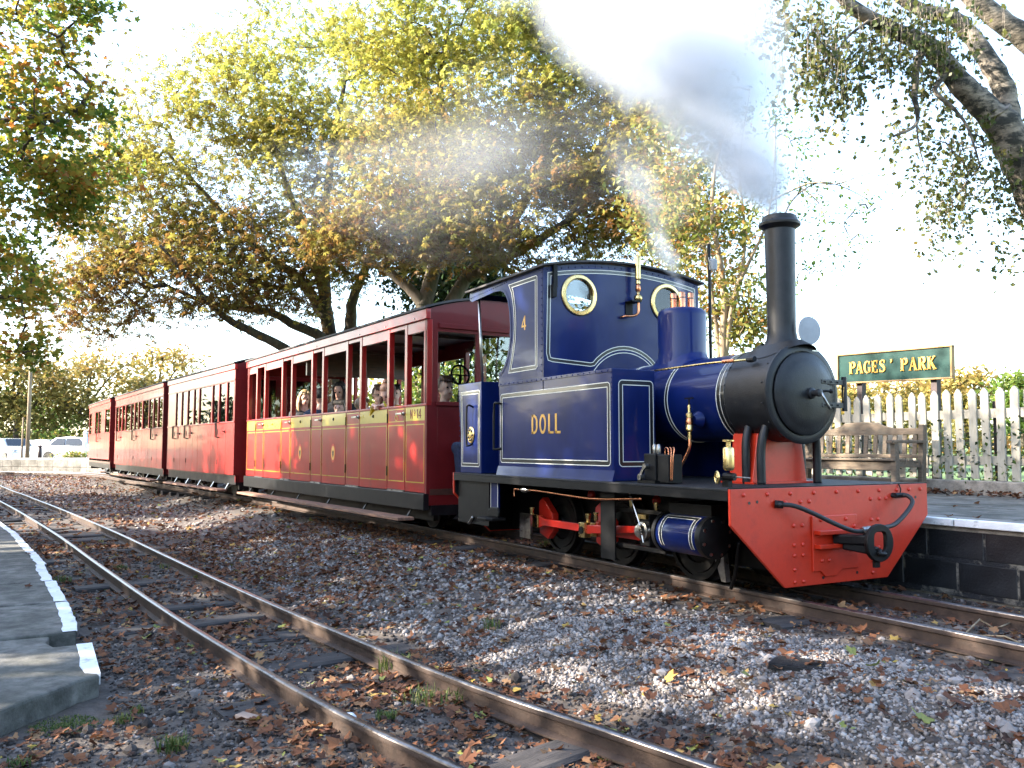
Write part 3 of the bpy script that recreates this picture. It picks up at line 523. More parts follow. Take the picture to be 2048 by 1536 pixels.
# --- chimney
ch = P(MB().lathe([(.135, -.01), (.118, .02), (.100, .06), (.091, .11), (.089, .16), (.0965, .782), (.102, .788), (.113, .795), (.132, .808), (.134, .822), (.124, .834), (.112, .842), (.109, .868), (.100, .874), (.085, .874), (.08, .80), (.078, .5)], (-.40, 0, 1.598), n=48), 'chimney', 'sb_black', auto=40)
b = MB(); N = 40; v = []
for r, lift in ((.205, .004), (.135, .012)):
    for k in range(N):
        a = 2 * math.pi * k / N; xx = -.40 + r * 1.05 * math.cos(a); yy = r * math.sin(a); v.append((xx, yy, BZ + math.sqrt(.303 ** 2 - yy ** 2) + lift + (.03 if r < .15 else 0)))
b.add(v, [(k, (k + 1) % N, N + (k + 1) % N, N + k) for k in range(N)]); P(b, 'chimney_base', 'sb_black', smooth=True, parent=ch)
# --- dome, safety valve pipes, whistle post behind
dm = [(.205, -.06), (.19, .02), (.182, .06), (.179, .10), (.179, .36), (.174, .39), (.155, .412), (.12, .42), (.001, .424)]
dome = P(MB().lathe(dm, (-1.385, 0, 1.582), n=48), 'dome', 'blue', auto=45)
b = MB(); v = []
for r, lift in ((.26, .003), (.22, .018), (.184, .06)):
    for k in range(N):
        a = 2 * math.pi * k / N; xx = -1.385 + r * math.cos(a); yy = r * math.sin(a); v.append((xx, yy, BZ + math.sqrt(max(0, BR ** 2 - yy ** 2)) + lift))
b.add(v, [(q * N + k, q * N + (k + 1) % N, (q + 1) * N + (k + 1) % N, (q + 1) * N + k) for q in range(2) for k in range(N)]); P(b, 'dome_flange', 'blue', smooth=True, parent=dome)
for k, (dx, dy) in enumerate(((-.035, -.05), (-.035, .035), (.045, -.035), (.045, .05))):
    t = P(MB().lathe([(.024, 0), (.024, .115), (.021, .12), (.021, .08)], (-1.385 + dx, dy, 2.0), n=16), 'safety_valve_pipe', 'copper', auto=40)
    P(MB().lathe([(.0255, .075), (.0255, .083)], (-1.385 + dx, dy, 2.0), n=16), 'pipe_clip', 'lblack', parent=t)
rod = P(MB().tube([(-1.30, .20, 1.58), (-1.30, .20, 2.50)], .012, 10), 'lamp_rod', 'black')
P(MB().lathe([(.03, 0), (.032, .02), (.032, .075), (.022, .085)], (-1.28, .22, 2.30), n=14), 'rod_cup', 'lamp', parent=rod, auto=40)
P(MB().tube(catmull([(-1.30, .2, 2.4), (-1.27, .17, 2.38), (-1.27, .19, 2.30), (-1.27, .23, 2.28)]), .003, 6), 'rod_wire', 'steel', parent=rod)
# --- handrail/regulator rod along the boiler
P(MB().tube([(-.42, -.262, 1.525), (-.80, -.285, 1.53), (-1.18, -.30, 1.525), (-1.6, -.31, 1.52)], .0075, 8), 'blower_rod', 'brass', smooth=True)
P(MB().lathe([(.013, -.05), (.013, .05)], (-.60, -.275, 1.5285), (-1, -.05, .01), 10), 'rod_sleeve', 'copper')
P(MB().lathe([(.018, -.03), (.022, 0), (.018, .03)], (-.41, -.262, 1.525), (1, 0, 0), 10), 'rod_joint', 'sb_black')
# --- smokebox-top lamp disc
ld = P(MB().lathe([(.001, -.004), (.088, -.004), (.091, 0), (.088, .006), (.001, .009)], (-.275, .11, 1.715), (1, -.12, 0), 40), 'lamp_disc', 'lamp', auto=35)
P(MB().tube([(-.28, .08, 1.785), (-.28, .08, 1.842), (-.28, .087, 1.848), (-.28, .143, 1.848), (-.28, .15, 1.842), (-.28, .15, 1.785)], .0028, 6), 'disc_handle', 'steel', parent=ld)
P(MB().box(-.295, -.265, .09, .14, 1.585, 1.615).bar((-.28, .115, 1.58), (-.28, .115, 1.625), .02, .02).box(-.33, -.23, .085, .15, 1.577, 1.584), 'disc_bracket', 'steel', parent=ld)

# --- side tanks, bunker, cab
TY0, TY1, TX0, TX1, TZ1 = .415, .78, -2.836, -1.187, 1.509
BL = (0, -1, 0)
def lining(root, pts, nrm, w=.03, lw=.0055, nm='lining', lift=.0015):
    b = MB(); b.ribbon(pts, w, nrm, w / 2, m=0, lift=lift); b.ribbon(pts, lw, nrm, 0, m=1, lift=lift + .0008); b.ribbon(pts, lw, nrm, w, m=1, lift=lift + .0008)
    return P(b, nm, [M['lblack'], M['white']], parent=root)
for s in (-1, 1):
    ya, yb = (s * TY1, s * TY0) if s < 0 else (s * TY0, s * TY1)
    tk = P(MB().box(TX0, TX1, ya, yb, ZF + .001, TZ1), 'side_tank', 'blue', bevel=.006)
    P(MB().prism([(s * .78, .815), (s * .795, .76), (s * .80, ZF + .0005), (s * .775, ZF + .0005)], lambda a, b, t: (t, a, b), TX0 - .01, TX1 + .02), 'tank_skirt', 'blue', parent=tk)
    P(MB().bar((TX0, s * .781, TZ1 - .012), (TX1, s * .781, TZ1 - .012), .008, .024), 'tank_top_angle', 'blue', parent=tk, bevel=.002)
    for k in range(22): rivet(RVB, (TX0 + .04 + k * .0745, s * .785, TZ1 - .012), (0, s, 0), tk)
    for k in range(20): rivet(RVB, (TX1 - .012, s * .78, .86 + k * .0325), (0, s, 0), tk)
    pts = [(a, s * .78, b) for a, b in (rrect(-2.80, -1.212, .845, 1.415, .03))]
    if s > 0: pts = pts[::-1]
    lining(tk, pts, (0, s, 0), .032)
    if s < 0: lining(tk, [(TX1, a, b) for a, b in rrect(-.728, -.435, .84, 1.43, .03)], (1, 0, 0), .032)
    else: lining(tk, [(TX1, a, b) for a, b in rrect(.435, .728, .84, 1.43, .03)], (1, 0, 0), .032)
    # bunker
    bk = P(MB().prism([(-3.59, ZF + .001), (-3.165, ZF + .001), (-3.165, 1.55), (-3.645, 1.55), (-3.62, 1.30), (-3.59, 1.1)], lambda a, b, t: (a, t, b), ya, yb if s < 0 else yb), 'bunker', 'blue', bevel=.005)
    pts = [(a, s * .78, b) for a, b in [(-3.565, .80), (-3.21, .80), (-3.195, .815), (-3.195, 1.46), (-3.21, 1.475), (-3.585, 1.475), (-3.575, 1.30), (-3.56, 1.1)]]
    lining(bk, pts if s < 0 else pts[::-1], (0, s, 0), .028)
    P(MB().tube(catmull([(-3.33, s * .78, 1.33), (-3.335, s * .825, 1.345), (-3.36, s * .83, 1.30), (-3.36, s * .83, 1.02), (-3.345, s * .825, .985), (-3.34, s * .78, 1.0)]), .009, 8), 'handrail', 'black', parent=bk, smooth=True)
    cr = P(MB().lathe([(.075, 0), (.075, .008), (.066, .011), (.062, .006), (.03, .008), (.028, .014), (.001, .016)], (-3.36, s * .782, 1.08), (0, s, 0), 28, sx=.85), 'brass_crest', 'brass', parent=bk, auto=30)
    for k in range(7): a_ = k * 2 * math.pi / 7; P(MB().sphere((-3.36 + .042 * math.cos(a_), s * .793, 1.08 + .047 * math.sin(a_)), .011, 8, 6), 'crest_relief', 'lblack', parent=bk, smooth=True)
    for k in range(16): rivet(RVB, (-3.605 - .03 * max(0, (k / 15 - .4)), s * .78, .80 + k * .046), (0, s, 0), bk)
    # cab entrance handrail
    P(MB().tube(catmull([(-2.79, s * .78, 1.335), (-2.80, s * .815, 1.34), (-2.845, s * .82, 1.31), (-2.85, s * .82, .99), (-2.84, s * .815, .955), (-2.79, s * .78, .96)]), .010, 8), 'handrail', 'black', smooth=True)
    # cab side sheet with curved doorway cut-out
    side = [(-2.103, 1.51), (-2.103, 2.372), (-3.40, 2.372), (-3.41, 2.335), (-3.40, 2.30), (-3.36, 2.295)] + [(-2.93, 2.318)] + [(-2.80, 2.31), (-2.72, 2.275), (-2.665, 2.20), (-2.635, 2.10), (-2.622, 1.98), (-2.63, 1.85), (-2.66, 1.75), (-2.71, 1.66), (-2.78, 1.60), (-2.836, 1.58), (-2.836, 1.51)]
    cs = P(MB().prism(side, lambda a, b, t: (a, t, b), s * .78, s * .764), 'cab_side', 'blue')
    P(MB().ribbon([(a, s * .772, b) for a, b in side[5:17]], .022, (0, s, 0), closed=False, lift=.012), 'door_beading', 'blue', parent=cs)
    pts = [(a, s * .78, b) for a, b in [(-2.21, 1.585), (-2.19, 1.60), (-2.19, 2.315), (-2.205, 2.325), (-2.66, 2.325), (-2.61, 2.25), (-2.575, 2.12), (-2.562, 1.98), (-2.575, 1.84), (-2.61, 1.71), (-2.66, 1.585)]]
    lining(cs, pts if s < 0 else pts[::-1], (0, s, 0), .03)
    for k in range(16): rivet(RVB, (-2.125, s * .78, 1.56 + k * .052), (0, s, 0), cs)
    for k in range(18): rivet(RVB, (-2.70 - k * .04, s * .78, 2.355 - .002 * k), (0, s, 0), cs)
    P(MB().tube([(-3.27, s * .755, 2.30), (-3.195, s * .755, 1.55)], .012, 10), 'cab_pillar', 'steel', smooth=True)
P(MB().box(-3.645, -3.60, -.41, .41, ZF + .002, 1.54).box(-3.205, -3.165, -.41, .41, ZF + .002, 1.50), 'bunker_plate', 'black')
# number 4
NUM4 = [([(.46, 0), (.46, 1.0)], .14), ([(.46, .97), (.04, .30)], .10), ([(0, .27), (.66, .27)], .12)]
for s in (-1,):
    b = MB(); glyph_mesh(b, NUM4, -2.44, 1.915, .115, lambda u, v, t: (u, -.78 - t, v), .0008, .002, sx=.95); P(b, 'number_four', 'gold')
DOLL = {'D': [([(.11, 0), (.11, 1)], .17), ([(.05, .94), (.30, .94), (.46, .84), (.53, .68), (.53, .32), (.46, .16), (.30, .06), (.05, .06)], [.12, .13, .15, .16, .16, .15, .13, .12])],
        'O': [([(.33 + .24 * math.cos(rad(a)), .5 + .44 * math.sin(rad(a))) for a in range(90, 451, 20)], .15)],
        'L': [([(.11, 0), (.11, 1)], .17), ([(.05, .06), (.50, .06)], .12)]}
for ch_, ox in (('D', 0), ('O', .122), ('L', .252), ('L', .352)):
    b = MB(); glyph_mesh(b, DOLL[ch_], -2.285 + ox, 1.075, .150, lambda u, v, t: (u, -.78 - t, v), .0008, .0022, sx=1.08); P(b, 'name_letter', 'gold')
# cab front with two round spectacle openings
def arcz(y, z0=2.372, rise=.085): return z0 + rise * (1 - (y / .78) ** 2)
NA = 26; outer = [(-.78, 1.40)] + [(-.78 + 1.56 * k / NA, arcz(-.78 + 1.56 * k / NA)) for k in range(NA + 1)] + [(.78, 1.40)]
bm = bmesh.new(); C1 = [(-.45, 2.18), (.43, 2.185)]; RW = .132
ov = [bm.verts.new((-2.103, y, z)) for y, z in outer]; ed = [bm.edges.new((ov[i], ov[(i + 1) % len(ov)])) for i in range(len(ov))]
for c in C1:
    cv = [bm.verts.new((-2.103, c[0] + RW * math.cos(2 * math.pi * k / 36), c[1] + RW * math.sin(2 * math.pi * k / 36))) for k in range(36)]; ed += [bm.edges.new((cv[i], cv[(i + 1) % 36])) for i in range(36)]
bmesh.ops.triangle_fill(bm, use_beauty=True, edges=ed); bmesh.ops.recalc_face_normals(bm, faces=bm.faces)
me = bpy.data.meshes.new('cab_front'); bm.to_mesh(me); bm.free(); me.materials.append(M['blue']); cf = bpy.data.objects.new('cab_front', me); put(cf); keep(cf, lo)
sf = cf.modifiers.new('thick', 'SOLIDIFY'); sf.thickness = .014; sf.offset = 0
for c in C1:
    r = P(MB().lathe([(.128, -.012), (.128, .012), (.136, .018), (.160, .016), (.167, .010), (.168, .001)], (-2.096, c[0], c[1]), (1, 0, 0), 44, caps=False), 'spectacle_ring', 'brass', parent=cf, auto=30)
    P(MB().lathe([(.131, 0), (.131, .003)], (-2.106, c[0], c[1]), (1, 0, 0), 40), 'spectacle_glass', 'glass', parent=cf)
fl = [(y, arcz(y, 2.325, .085)) for y in [.74 - 1.48 * k / 20 for k in range(21)]] + [(-.755, 1.70), (-.74, 1.645), (-.70, 1.635), (-.43, 1.62), (-.345, 1.615), (-.33, 1.625)]
arcp = [(-.33 + .0, 1.63)] + [(.40 * math.cos(rad(a)), BZ + .06 + .40 * math.sin(rad(a))) for a in range(140, 39, -8)] + [(.33, 1.625), (.345, 1.615), (.43, 1.62), (.70, 1.635), (.74, 1.645), (.755, 1.70)]
lp_ = [(-2.0955, y, z) for y, z in fl[:-1] + arcp[1:]]
lining(cf, lp_, (1, 0, 0), .028, lift=.001)
P(MB().ribbon([(-2.0955, .385 * math.cos(rad(a)), BZ + .05 + .385 * math.sin(rad(a))) for a in range(28, 153, 6)], .006, (1, 0, 0), closed=False, lift=.002), 'arch_line', 'white', parent=cf)
for k in range(24): y = -.74 + 1.48 * k / 23; rivet(RVB, (-2.0955, y, arcz(y) - .022), (1, 0, 0), cf)
# cab roof
b = MB(); v = []; NR = 24
for t in (0, .016):
    for xx in (-3.44, -2.05):
        for k in range(NR + 1): y = -.815 + 1.63 * k / NR; v.append((xx, y, 2.375 + t + .092 * (1 - (y / .815) ** 2)))
n1 = NR + 1
f = [(k, k + 1, n1 + k + 1, n1 + k) for k in range(NR)] + [(2 * n1 + k, 3 * n1 + k, 3 * n1 + k + 1, 2 * n1 + k + 1) for k in range(NR)] + [(k, 2 * n1 + k, 2 * n1 + k + 1, k + 1) for k in range(NR)] + [(n1 + k, n1 + k + 1, 3 * n1 + k + 1, 3 * n1 + k) for k in range(NR)] + [(0, n1, 3 * n1, 2 * n1), (NR, 2 * n1 + NR, 3 * n1 + NR, n1 + NR)]
b.add(v, f); P(b, 'cab_roof', 'roof', auto=40)
P(MB().bar((-3.40, -.765, 2.345), (-3.40, .765, 2.345), .02, .05), 'roof_rear_beam', 'blue')
P(MB().box(-2.15, -2.115, -.74, .74, 1.0, 1.40), 'cab_bulkhead', 'black')
P(MB().box(-3.16, -2.12, -.40, .40, ZF + .0005, ZF + .02), 'cab_floor', 'frame')
# brackets on the cab front (left)
P(MB().box(-2.094, -2.07, -.70, -.665, 2.22, 2.40).box(-2.094, -2.055, -.715, -.68, 2.14, 2.24), 'lamp_bracket', 'black')
# whistle
wh = P(MB().lathe([(.012, 0), (.02, .01), (.02, .03), (.014, .04), (.024, .05), (.024, .22), (.018, .235), (.006, .25), (.006, .265), (.001, .27)], (-2.03, .085, 2.30), n=18), 'whistle', 'brass', auto=35)
P(MB().lathe([(.012, -.06), (.022, -.045), (.022, -.01), (.016, 0)], (-2.03, .085, 2.30), n=14), 'whistle_union', 'copper', parent=wh, auto=40)
P(MB().sphere((-2.03, .085, 2.19), .035, 12, 8).tube([(-2.03, .085, 2.17), (-2.03, .085, 2.25)], .014, 8), 'whistle_valve', 'brass', parent=wh, smooth=True)
P(MB().box(-2.095, -2.0, .0, .10, 2.155, 2.165).box(-2.095, -2.085, .0, .07, 2.05, 2.16), 'whistle_bracket', 'black', parent=wh)
P(MB().tube(catmull([(-2.03, .085, 2.16), (-2.03, .085, 2.08), (-2.035, .05, 2.045), (-2.05, -.03, 2.035), (-2.09, -.05, 2.03)]), .011, 8), 'whistle_pipe', 'copper', parent=wh, smooth=True)

# --- clack valve with copper pipe on the boiler side
cv = P(MB().lathe([(.014, -.02), (.014, .03), (.026, .04), (.026, .075), (.018, .085), (.016, .12), (.024, .125), (.024, .15), (.012, .16), (.010, .21)], (-.90, -.355, 1.045), n=14), 'clack_valve', 'brass', auto=40)
P(MB().lathe([(.022, .0), (.028, .03), (.022, .06)], (-.90, -.355, 1.105), n=14), 'valve_body', 'copper', parent=cv, auto=40)
P(MB().tube([(-.90, -.355, 1.25), (-.90, -.355, 1.30)], .006, 6).bar((-.94, -.355, 1.30), (-.86, -.355, 1.30), .016, .01), 'valve_handle', 'frame', parent=cv)
P(MB().lathe([(.06, 0), (.05, .025), (.03, .05)], (-.90, -.27, 1.16), (0, -1, -.1), 18), 'boiler_flange', 'blue', parent=cv, auto=40)
P(MB().tube(catmull([(-.90, -.355, 1.03), (-.90, -.358, .97), (-.93, -.37, .90), (-.965, -.385, .83), (-.975, -.39, .745)]), .011, 10), 'feed_pipe', 'copper', smooth=True, parent=cv)
# --- mechanical lubricator on the running plate
lb = P(MB().box(-.90, -.78, -.74, -.63, ZF + .02, .93), 'lubricator', 'black', bevel=.006)
P(MB().box(-.775, -.66, -.73, -.62, ZF + .004, .925), 'oil_box', 'black', parent=lb, bevel=.005)
P(MB().box(-.93, -.75, -.77, -.60, ZF + .001, ZF + .02), 'lubricator_foot', 'frame', parent=lb)
for k in range(2): P(MB().lathe([(.012, 0), (.015, .01), (.015, .05), (.009, .06)], (-.855 + .04 * k, -.685, .93), n=12), 'sight_glass', 'steel', parent=lb, auto=40)
for k in range(3): P(MB().tube(catmull([(-.745 + .03 * k, -.69, .92), (-.74 + .035 * k, -.69, .965), (-.70 + .03 * k, -.70, .96), (-.675 + .02 * k, -.715, .90), (-.67 + .015 * k, -.72, .76)]), .0035, 6), 'oil_pipe', 'copper', parent=lb, smooth=True)
P(MB().tube([(-.86, -.742, .85), (-.86, -.77, .85)], .018, 10).bar((-.86, -.765, .85), (-.90, -.765, .79), .012, .02).tube([(-.90, -.75, .78), (-.90, -.78, .78)], .02, 10), 'ratchet_lever', 'steel', parent=lb)
# --- brass displacement lubricator near the front
bl = P(MB().lathe([(.022, 0), (.031, .01), (.033, .02), (.033, .125), (.028, .135), (.013, .14), (.013, .165), (.034, .17), (.034, .178), (.010, .182)], (-.20, -.66, .835), n=20), 'brass_lubricator', 'brass', auto=40)
P(MB().bar((-.215, -.66, ZF), (-.215, -.66, .79), .05, .03, (0, 1, 0)), 'lubricator_foot', 'black', parent=bl)
P(MB().lathe([(.022, -.03), (.025, 0), (.022, .045)], (-.205, -.66, .80), (1, .2, 0), 12), 'drain_cock', 'frame', parent=bl)
t = MB(); t.lathe([(.034 + .006 * math.cos(2 * math.pi * k / 8), .006 * math.sin(2 * math.pi * k / 8)) for k in range(9)], (-.255, -.70, .795), (-.4, -1, 0), 20, caps=False); t.bar((-.285, -.69, .795), (-.225, -.71, .795), .008, .006).bar((-.255, -.70, .765), (-.255, -.70, .825), .008, .006, (0, 1, 0)); P(t, 'hand_wheel', 'brass', parent=bl, smooth=True)
P(MB().tube([(-.17, -.65, .80), (-.07, -.62, .795)], .004, 6), 'lubricator_pipe', 'steel', parent=bl)

# --- running gear
WX = (-.86, -1.70, -2.54); WR, WZ = .255, .355
def wheel_part(x, s):
    y = s * .325
    wl = P(MB().lathe([(WR - .028, -.03), (WR, -.03), (WR, .03), (WR + .022, .032), (WR + .022, .052), (WR - .03, .052)], (x, y, WZ), (0, -s, 0), 40, caps=False), 'wheel', 'frame', auto=40)
    P(MB().lathe([(.14, .0), (.145, .02), (.205, .02), (.21, .0)], (x, y, WZ), (0, s, 0), 32).lathe([(.21, .01), (.23, .012)], (x, y, WZ), (0, s, 0), 32, caps=False).lathe([(.001, .012), (.14, .012), (.06, .03), (.05, .045), (.001, .045)], (x, y, WZ), (0, s, 0), 32), 'wheel_centre', 'frame', parent=wl, auto=40)
for x in WX:
    for s in (-1, 1): wheel_part(x, s)
    P(MB().tube([(x, -.36, WZ), (x, .36, WZ)], .045, 14), 'axle', 'frame')
for s in (-1, 1):
    cyb = P(MB().lathe([(.118, 0), (.121, .006), (.121, .37), (.118, .376)], (-.79, s * .62, .43), (1, 0, 0), 44), 'cylinder', 'blue', auto=40)
    P(MB().lathe([(.125, 0), (.128, .01), (.128, .045), (.11, .055), (.08, .07), (.001, .075)], (-.412, s * .62, .43), (1, 0, 0), 36), 'cylinder_cover', 'black', parent=cyb, auto=35)
    P(MB().lathe([(.128, 0), (.128, -.03), (.06, -.045), (.04, -.09), (.02, -.09)], (-.792, s * .62, .43), (1, 0, 0), 36), 'cylinder_cover', 'black', parent=cyb, auto=35)
    for k in range(8): a = k * math.pi / 4 + .3; P(MB().lathe([(.011, 0), (.011, .012)], (-.362, s * .62 + .105 * math.cos(a), .43 + .105 * math.sin(a)), (1, 0, 0), 6), 'cover_nut', 'steel', parent=cyb)
    P(MB().box(-.80, -.40, s * .62 - (.0 if s < 0 else .30), s * .62 + (.30 if s < 0 else 0), .36, .62), 'steam_chest', 'frame', parent=cyb)
    cl = []
    for a in range(-50, 91, 10): cl.append((rad(a)))
    rr_ = .1225; outl = [(-.765, math.radians(a)) for a in range(215, 109, -8)] + [(-.45, math.radians(a)) for a in range(110, 216, 8)]
    outl = [(-.75, a) for a in [math.radians(q) for q in range(216, 112, -8)]] + [(-.44, a) for a in [math.radians(q) for q in range(112, 217, 8)]]
    for ww, dd, mm, lf in ((.026, .013, 'lblack', 0), (.005, 0, 'white', .0006), (.005, .026, 'white', .0006)):
        b = MB(); rr2 = rr_ + lf
        def cpt(x_, a_): return Vector((x_, s * (.62 - rr2 * math.cos(a_)), .43 + rr2 * math.sin(a_))) if False else Vector((x_, s * .62 + s * -rr2 * math.cos(a_), .43 + rr2 * math.sin(a_)))
        fl_ = [(x_ + (dd if x_ < -.6 else -dd), a_) for x_, a_ in outl]
        # side bands and the top bar, laid on the cylinder wall
        h_ = ww / 2
        v = []; A1 = [math.radians(q) for q in range(216, 112, -8)]
        top_a = math.radians(112) + dd / rr_
        for x_ in (-.75 + dd, -.44 - dd):
            A2 = [a_ for a_ in A1 if a_ > top_a] + [top_a]; base = len(b.v); vv = []
            for a_ in A2: vv += [cpt(x_ - h_, a_), cpt(x_ + h_, a_)]
            b.add(vv, [(2 * i, 2 * i + 1, 2 * i + 3, 2 * i + 2) for i in range(len(A2) - 1)])
        b.add([cpt(-.75 + dd - h_, top_a - h_ / rr_), cpt(-.44 - dd + h_, top_a - h_ / rr_), cpt(-.44 - dd + h_, top_a + h_ / rr_), cpt(-.75 + dd - h_, top_a + h_ / rr_)], [(0, 1, 2, 3)])
        if s < 0: P(b, 'lining', mm, parent=cyb)
    for z in (.545, .30): P(MB().box(-1.34, -.81, s * .62 - .025, s * .62 + .025, z - .014, z + .014), 'slide_bar', 'frame', bevel=.003)
    ch2 = P(MB().box(-1.06, -.96, s * .62 - .035, s * .62 + .035, .32, .528), 'crosshead', 'frame', bevel=.008)
    P(MB().box(-1.06, -.965, s * .66 - .02, s * .66 + .02, .500, .528), 'slipper', 'brass', parent=ch2)
    P(MB().lathe([(.06, 0), (.06, .03), (.045, .036), (.04, .06), (.02, .065)], (-1.01, s * .65, .42), (0, s, 0), 18), 'crosshead_boss', 'steel', parent=ch2, auto=40)
    P(MB().tube([(-1.0, s * .62, .43), (-.86, s * .62, .43)], .018, 12).lathe([(.03, 0), (.038, .01), (.03, .03), (.038, .05), (.028, .06)], (-.95, s * .62, .43), (1, 0, 0), 14), 'piston_rod', 'steel', smooth=True)
    # crank at the third quarter: pins sit at the wheels' level
    px, pz = -.085, .005
    pins = [(x + px, WZ + pz) for x in WX]
    P(MB().prism([(pins[1][0] - .03, pins[1][1] - .03), (-1.05, .40), (-1.05, .445), (pins[1][0] - .03, pins[1][1] + .035)], lambda a, b, t: (a, s * .60 + t, b), -.018, .018), 'connecting_rod', 'redrod', bevel=.005)
    big = P(MB().box(pins[1][0] - .045, pins[1][0] + .03, s * .61 - .03, s * .61 + .03, pins[1][1] - .055, pins[1][1] + .055), 'big_end', 'brass', bevel=.004)
    P(MB().lathe([(.028, 0), (.028, .012)], (pins[1][0] - .005, s * .637, pins[1][1]), (0, s, 0), 16), 'crank_pin', 'frame', parent=big)
    for (xx, zz) in ((pins[1][0] - .005, pins[1][1] + .055), (pins[2][0], pins[2][1] + .05), (pins[1][0] + .10, pins[1][1] + .07)):
        P(MB().lathe([(.012, 0), (.016, .012), (.016, .05), (.02, .054), (.02, .064)], (xx, s * .58, zz), n=12), 'oil_cup', 'brass', auto=40)
    for i in (0, 1):
        a_, b_ = pins[i + 1], pins[i]
        prof = [(a_[0] + .05, a_[1] - .05), (a_[0] + .13, a_[1] - .028), (b_[0] - .13, b_[1] - .028), (b_[0] - .05, b_[1] - .05), (b_[0] - .05, b_[1] + .05), (b_[0] - .13, b_[1] + .028), (a_[0] + .13, a_[1] + .028), (a_[0] + .05, a_[1] + .05)]
        P(MB().prism(prof, lambda a, b, t: (a, s * .53 + t, b), -.016, .016), 'coupling_rod', 'redrod', bevel=.004)
    for i, (xx, zz) in enumerate(pins):
        P(MB().box(xx - .048, xx + .048, s * .53 - .026, s * .53 + .026, zz - .05, zz + .05), 'rod_bearing', 'brass', bevel=.004)
        cw = [(WX[i] - .02, WZ - .14), (WX[i] - .15, WZ - .10), (WX[i] - .16, WZ + .16), (WX[i] - .10, WZ + .20), (WX[i] + .06, WZ + .07), (WX[i] + .06, WZ - .07)]
        if i: P(MB().prism(cw, lambda a, b, t: (a, s * .44 + t, b), -.03, .03), 'crank_web', 'redrod', bevel=.006)
    for x in (-2.10, -1.28): P(MB().lathe([(.001, -.04), (.03, -.02), (.034, .0), (.026, .02), (.012, .03), (.008, .12)], (x, s * .34, .60), n=14), 'spring_hanger', 'redrod', smooth=True)
    for x in WX: P(MB().prism([(x - .30, .64), (x, .60), (x + .30, .64), (x + .3, .655), (x, .63), (x - .3, .655)], lambda a, b, t: (a, s * .34 + t, b), -.03, .03), 'leaf_spring', 'frame')
    P(MB().box(-1.46, -1.29, s * .69 - .006, s * .69 + .006, .20, .675), 'motion_plate', 'black')
    P(MB().tube([(-1.12, s * .70, .68), (-1.00, s * .70, .46), (-.965, s * .70, .35)], .006, 6), 'drive_link', 'steel')
    P(MB().tube(catmull([(-2.60, s * .76, .57), (-2.60, s * .76, .625), (-2.55, s * .76, .632), (-2.2, s * .76, .632), (-1.8, s * .76, .618), (-1.4, s * .76, .612), (-.9, s * .76, .64)]), .009, 8), 'drain_pipe', 'copper', smooth=True)
    P(MB().lathe([(.012, 0), (.016, .03), (.022, .04), (.022, .09), (.014, .10), (.014, .15)], (-2.50, s * .76, .632), (1, 0, 0), 12), 'pipe_union', 'steel', auto=40)
    for x in (-1.20, -.93): P(MB().lathe([(.012, 0), (.015, .015), (.015, .05), (.008, .055)], (x, s * .62, .56), n=10), 'oil_cup', 'brass', auto=40)
    # cab step
    st = P(MB().box(-2.96, -2.82, s * .785 - .008, s * .785 + .008, .37, .73), 'step_hanger', 'blue')
    lining(st, [(a, s * .793, b) for a, b in ((-2.955, .40), (-2.825, .40), (-2.825, .72), (-2.955, .72))][::-s], (0, s, 0), .005, .004)
    P(MB().prism([(-2.99, .40), (-2.98, .44), (-2.92, .47), (-2.80, .47), (-2.78, .43), (-2.79, .385), (-2.98, .385)], lambda a, b, t: (a, s * .80 + t, b), -.012, .012), 'step_bracket', 'frame', bevel=.01)
    P(MB().prism([(s * .74, -3.02), (s * .90, -3.0), (s * .92, -2.95), (s * .91, -2.82), (s * .87, -2.78), (s * .74, -2.78)], lambda a, b, t: (b, a, t), .36, .385), 'step_tread', 'frame', bevel=.006)
    P(MB().box(-3.58, -2.97, s * .80 - .004, s * .80 + .004, .30, .70), 'rear_plate', 'frame')
    P(MB().box(-2.78, -2.60, s * .60 - .01, s * .60 + .01, .22, .42), 'sand_plate', 'steel')
    P(MB().prism([(-.62, .12), (-.58, .12), (-.60, .30), (-.70, .30)], lambda a, b, t: (a, s * .33 + t, b), -.02, .02), 'rail_guard', 'steel')
    P(MB().tube(catmull([(-.48, s * .40, .10), (-.42, s * .42, .2), (-.35, s * .45, .4)]), .012, 8), 'sand_pipe', 'frame', smooth=True)
P(MB().box(-3.4, -.5, -.23, .23, .30, .70), 'frame_stretcher', 'frame')
P(MB().lathe([(.10, 0), (.10, .2)], (-3.70, .0, .42), (1, 0, 0), 16), 'rear_coupling', 'frame')
P(MB().tube(catmull([(-3.5, -.70, .45), (-3.46, -.76, .32), (-3.36, -.80, .30), (-3.25, -.82, .36)]), .012, 8), 'injector_pipe', 'steel', smooth=True)
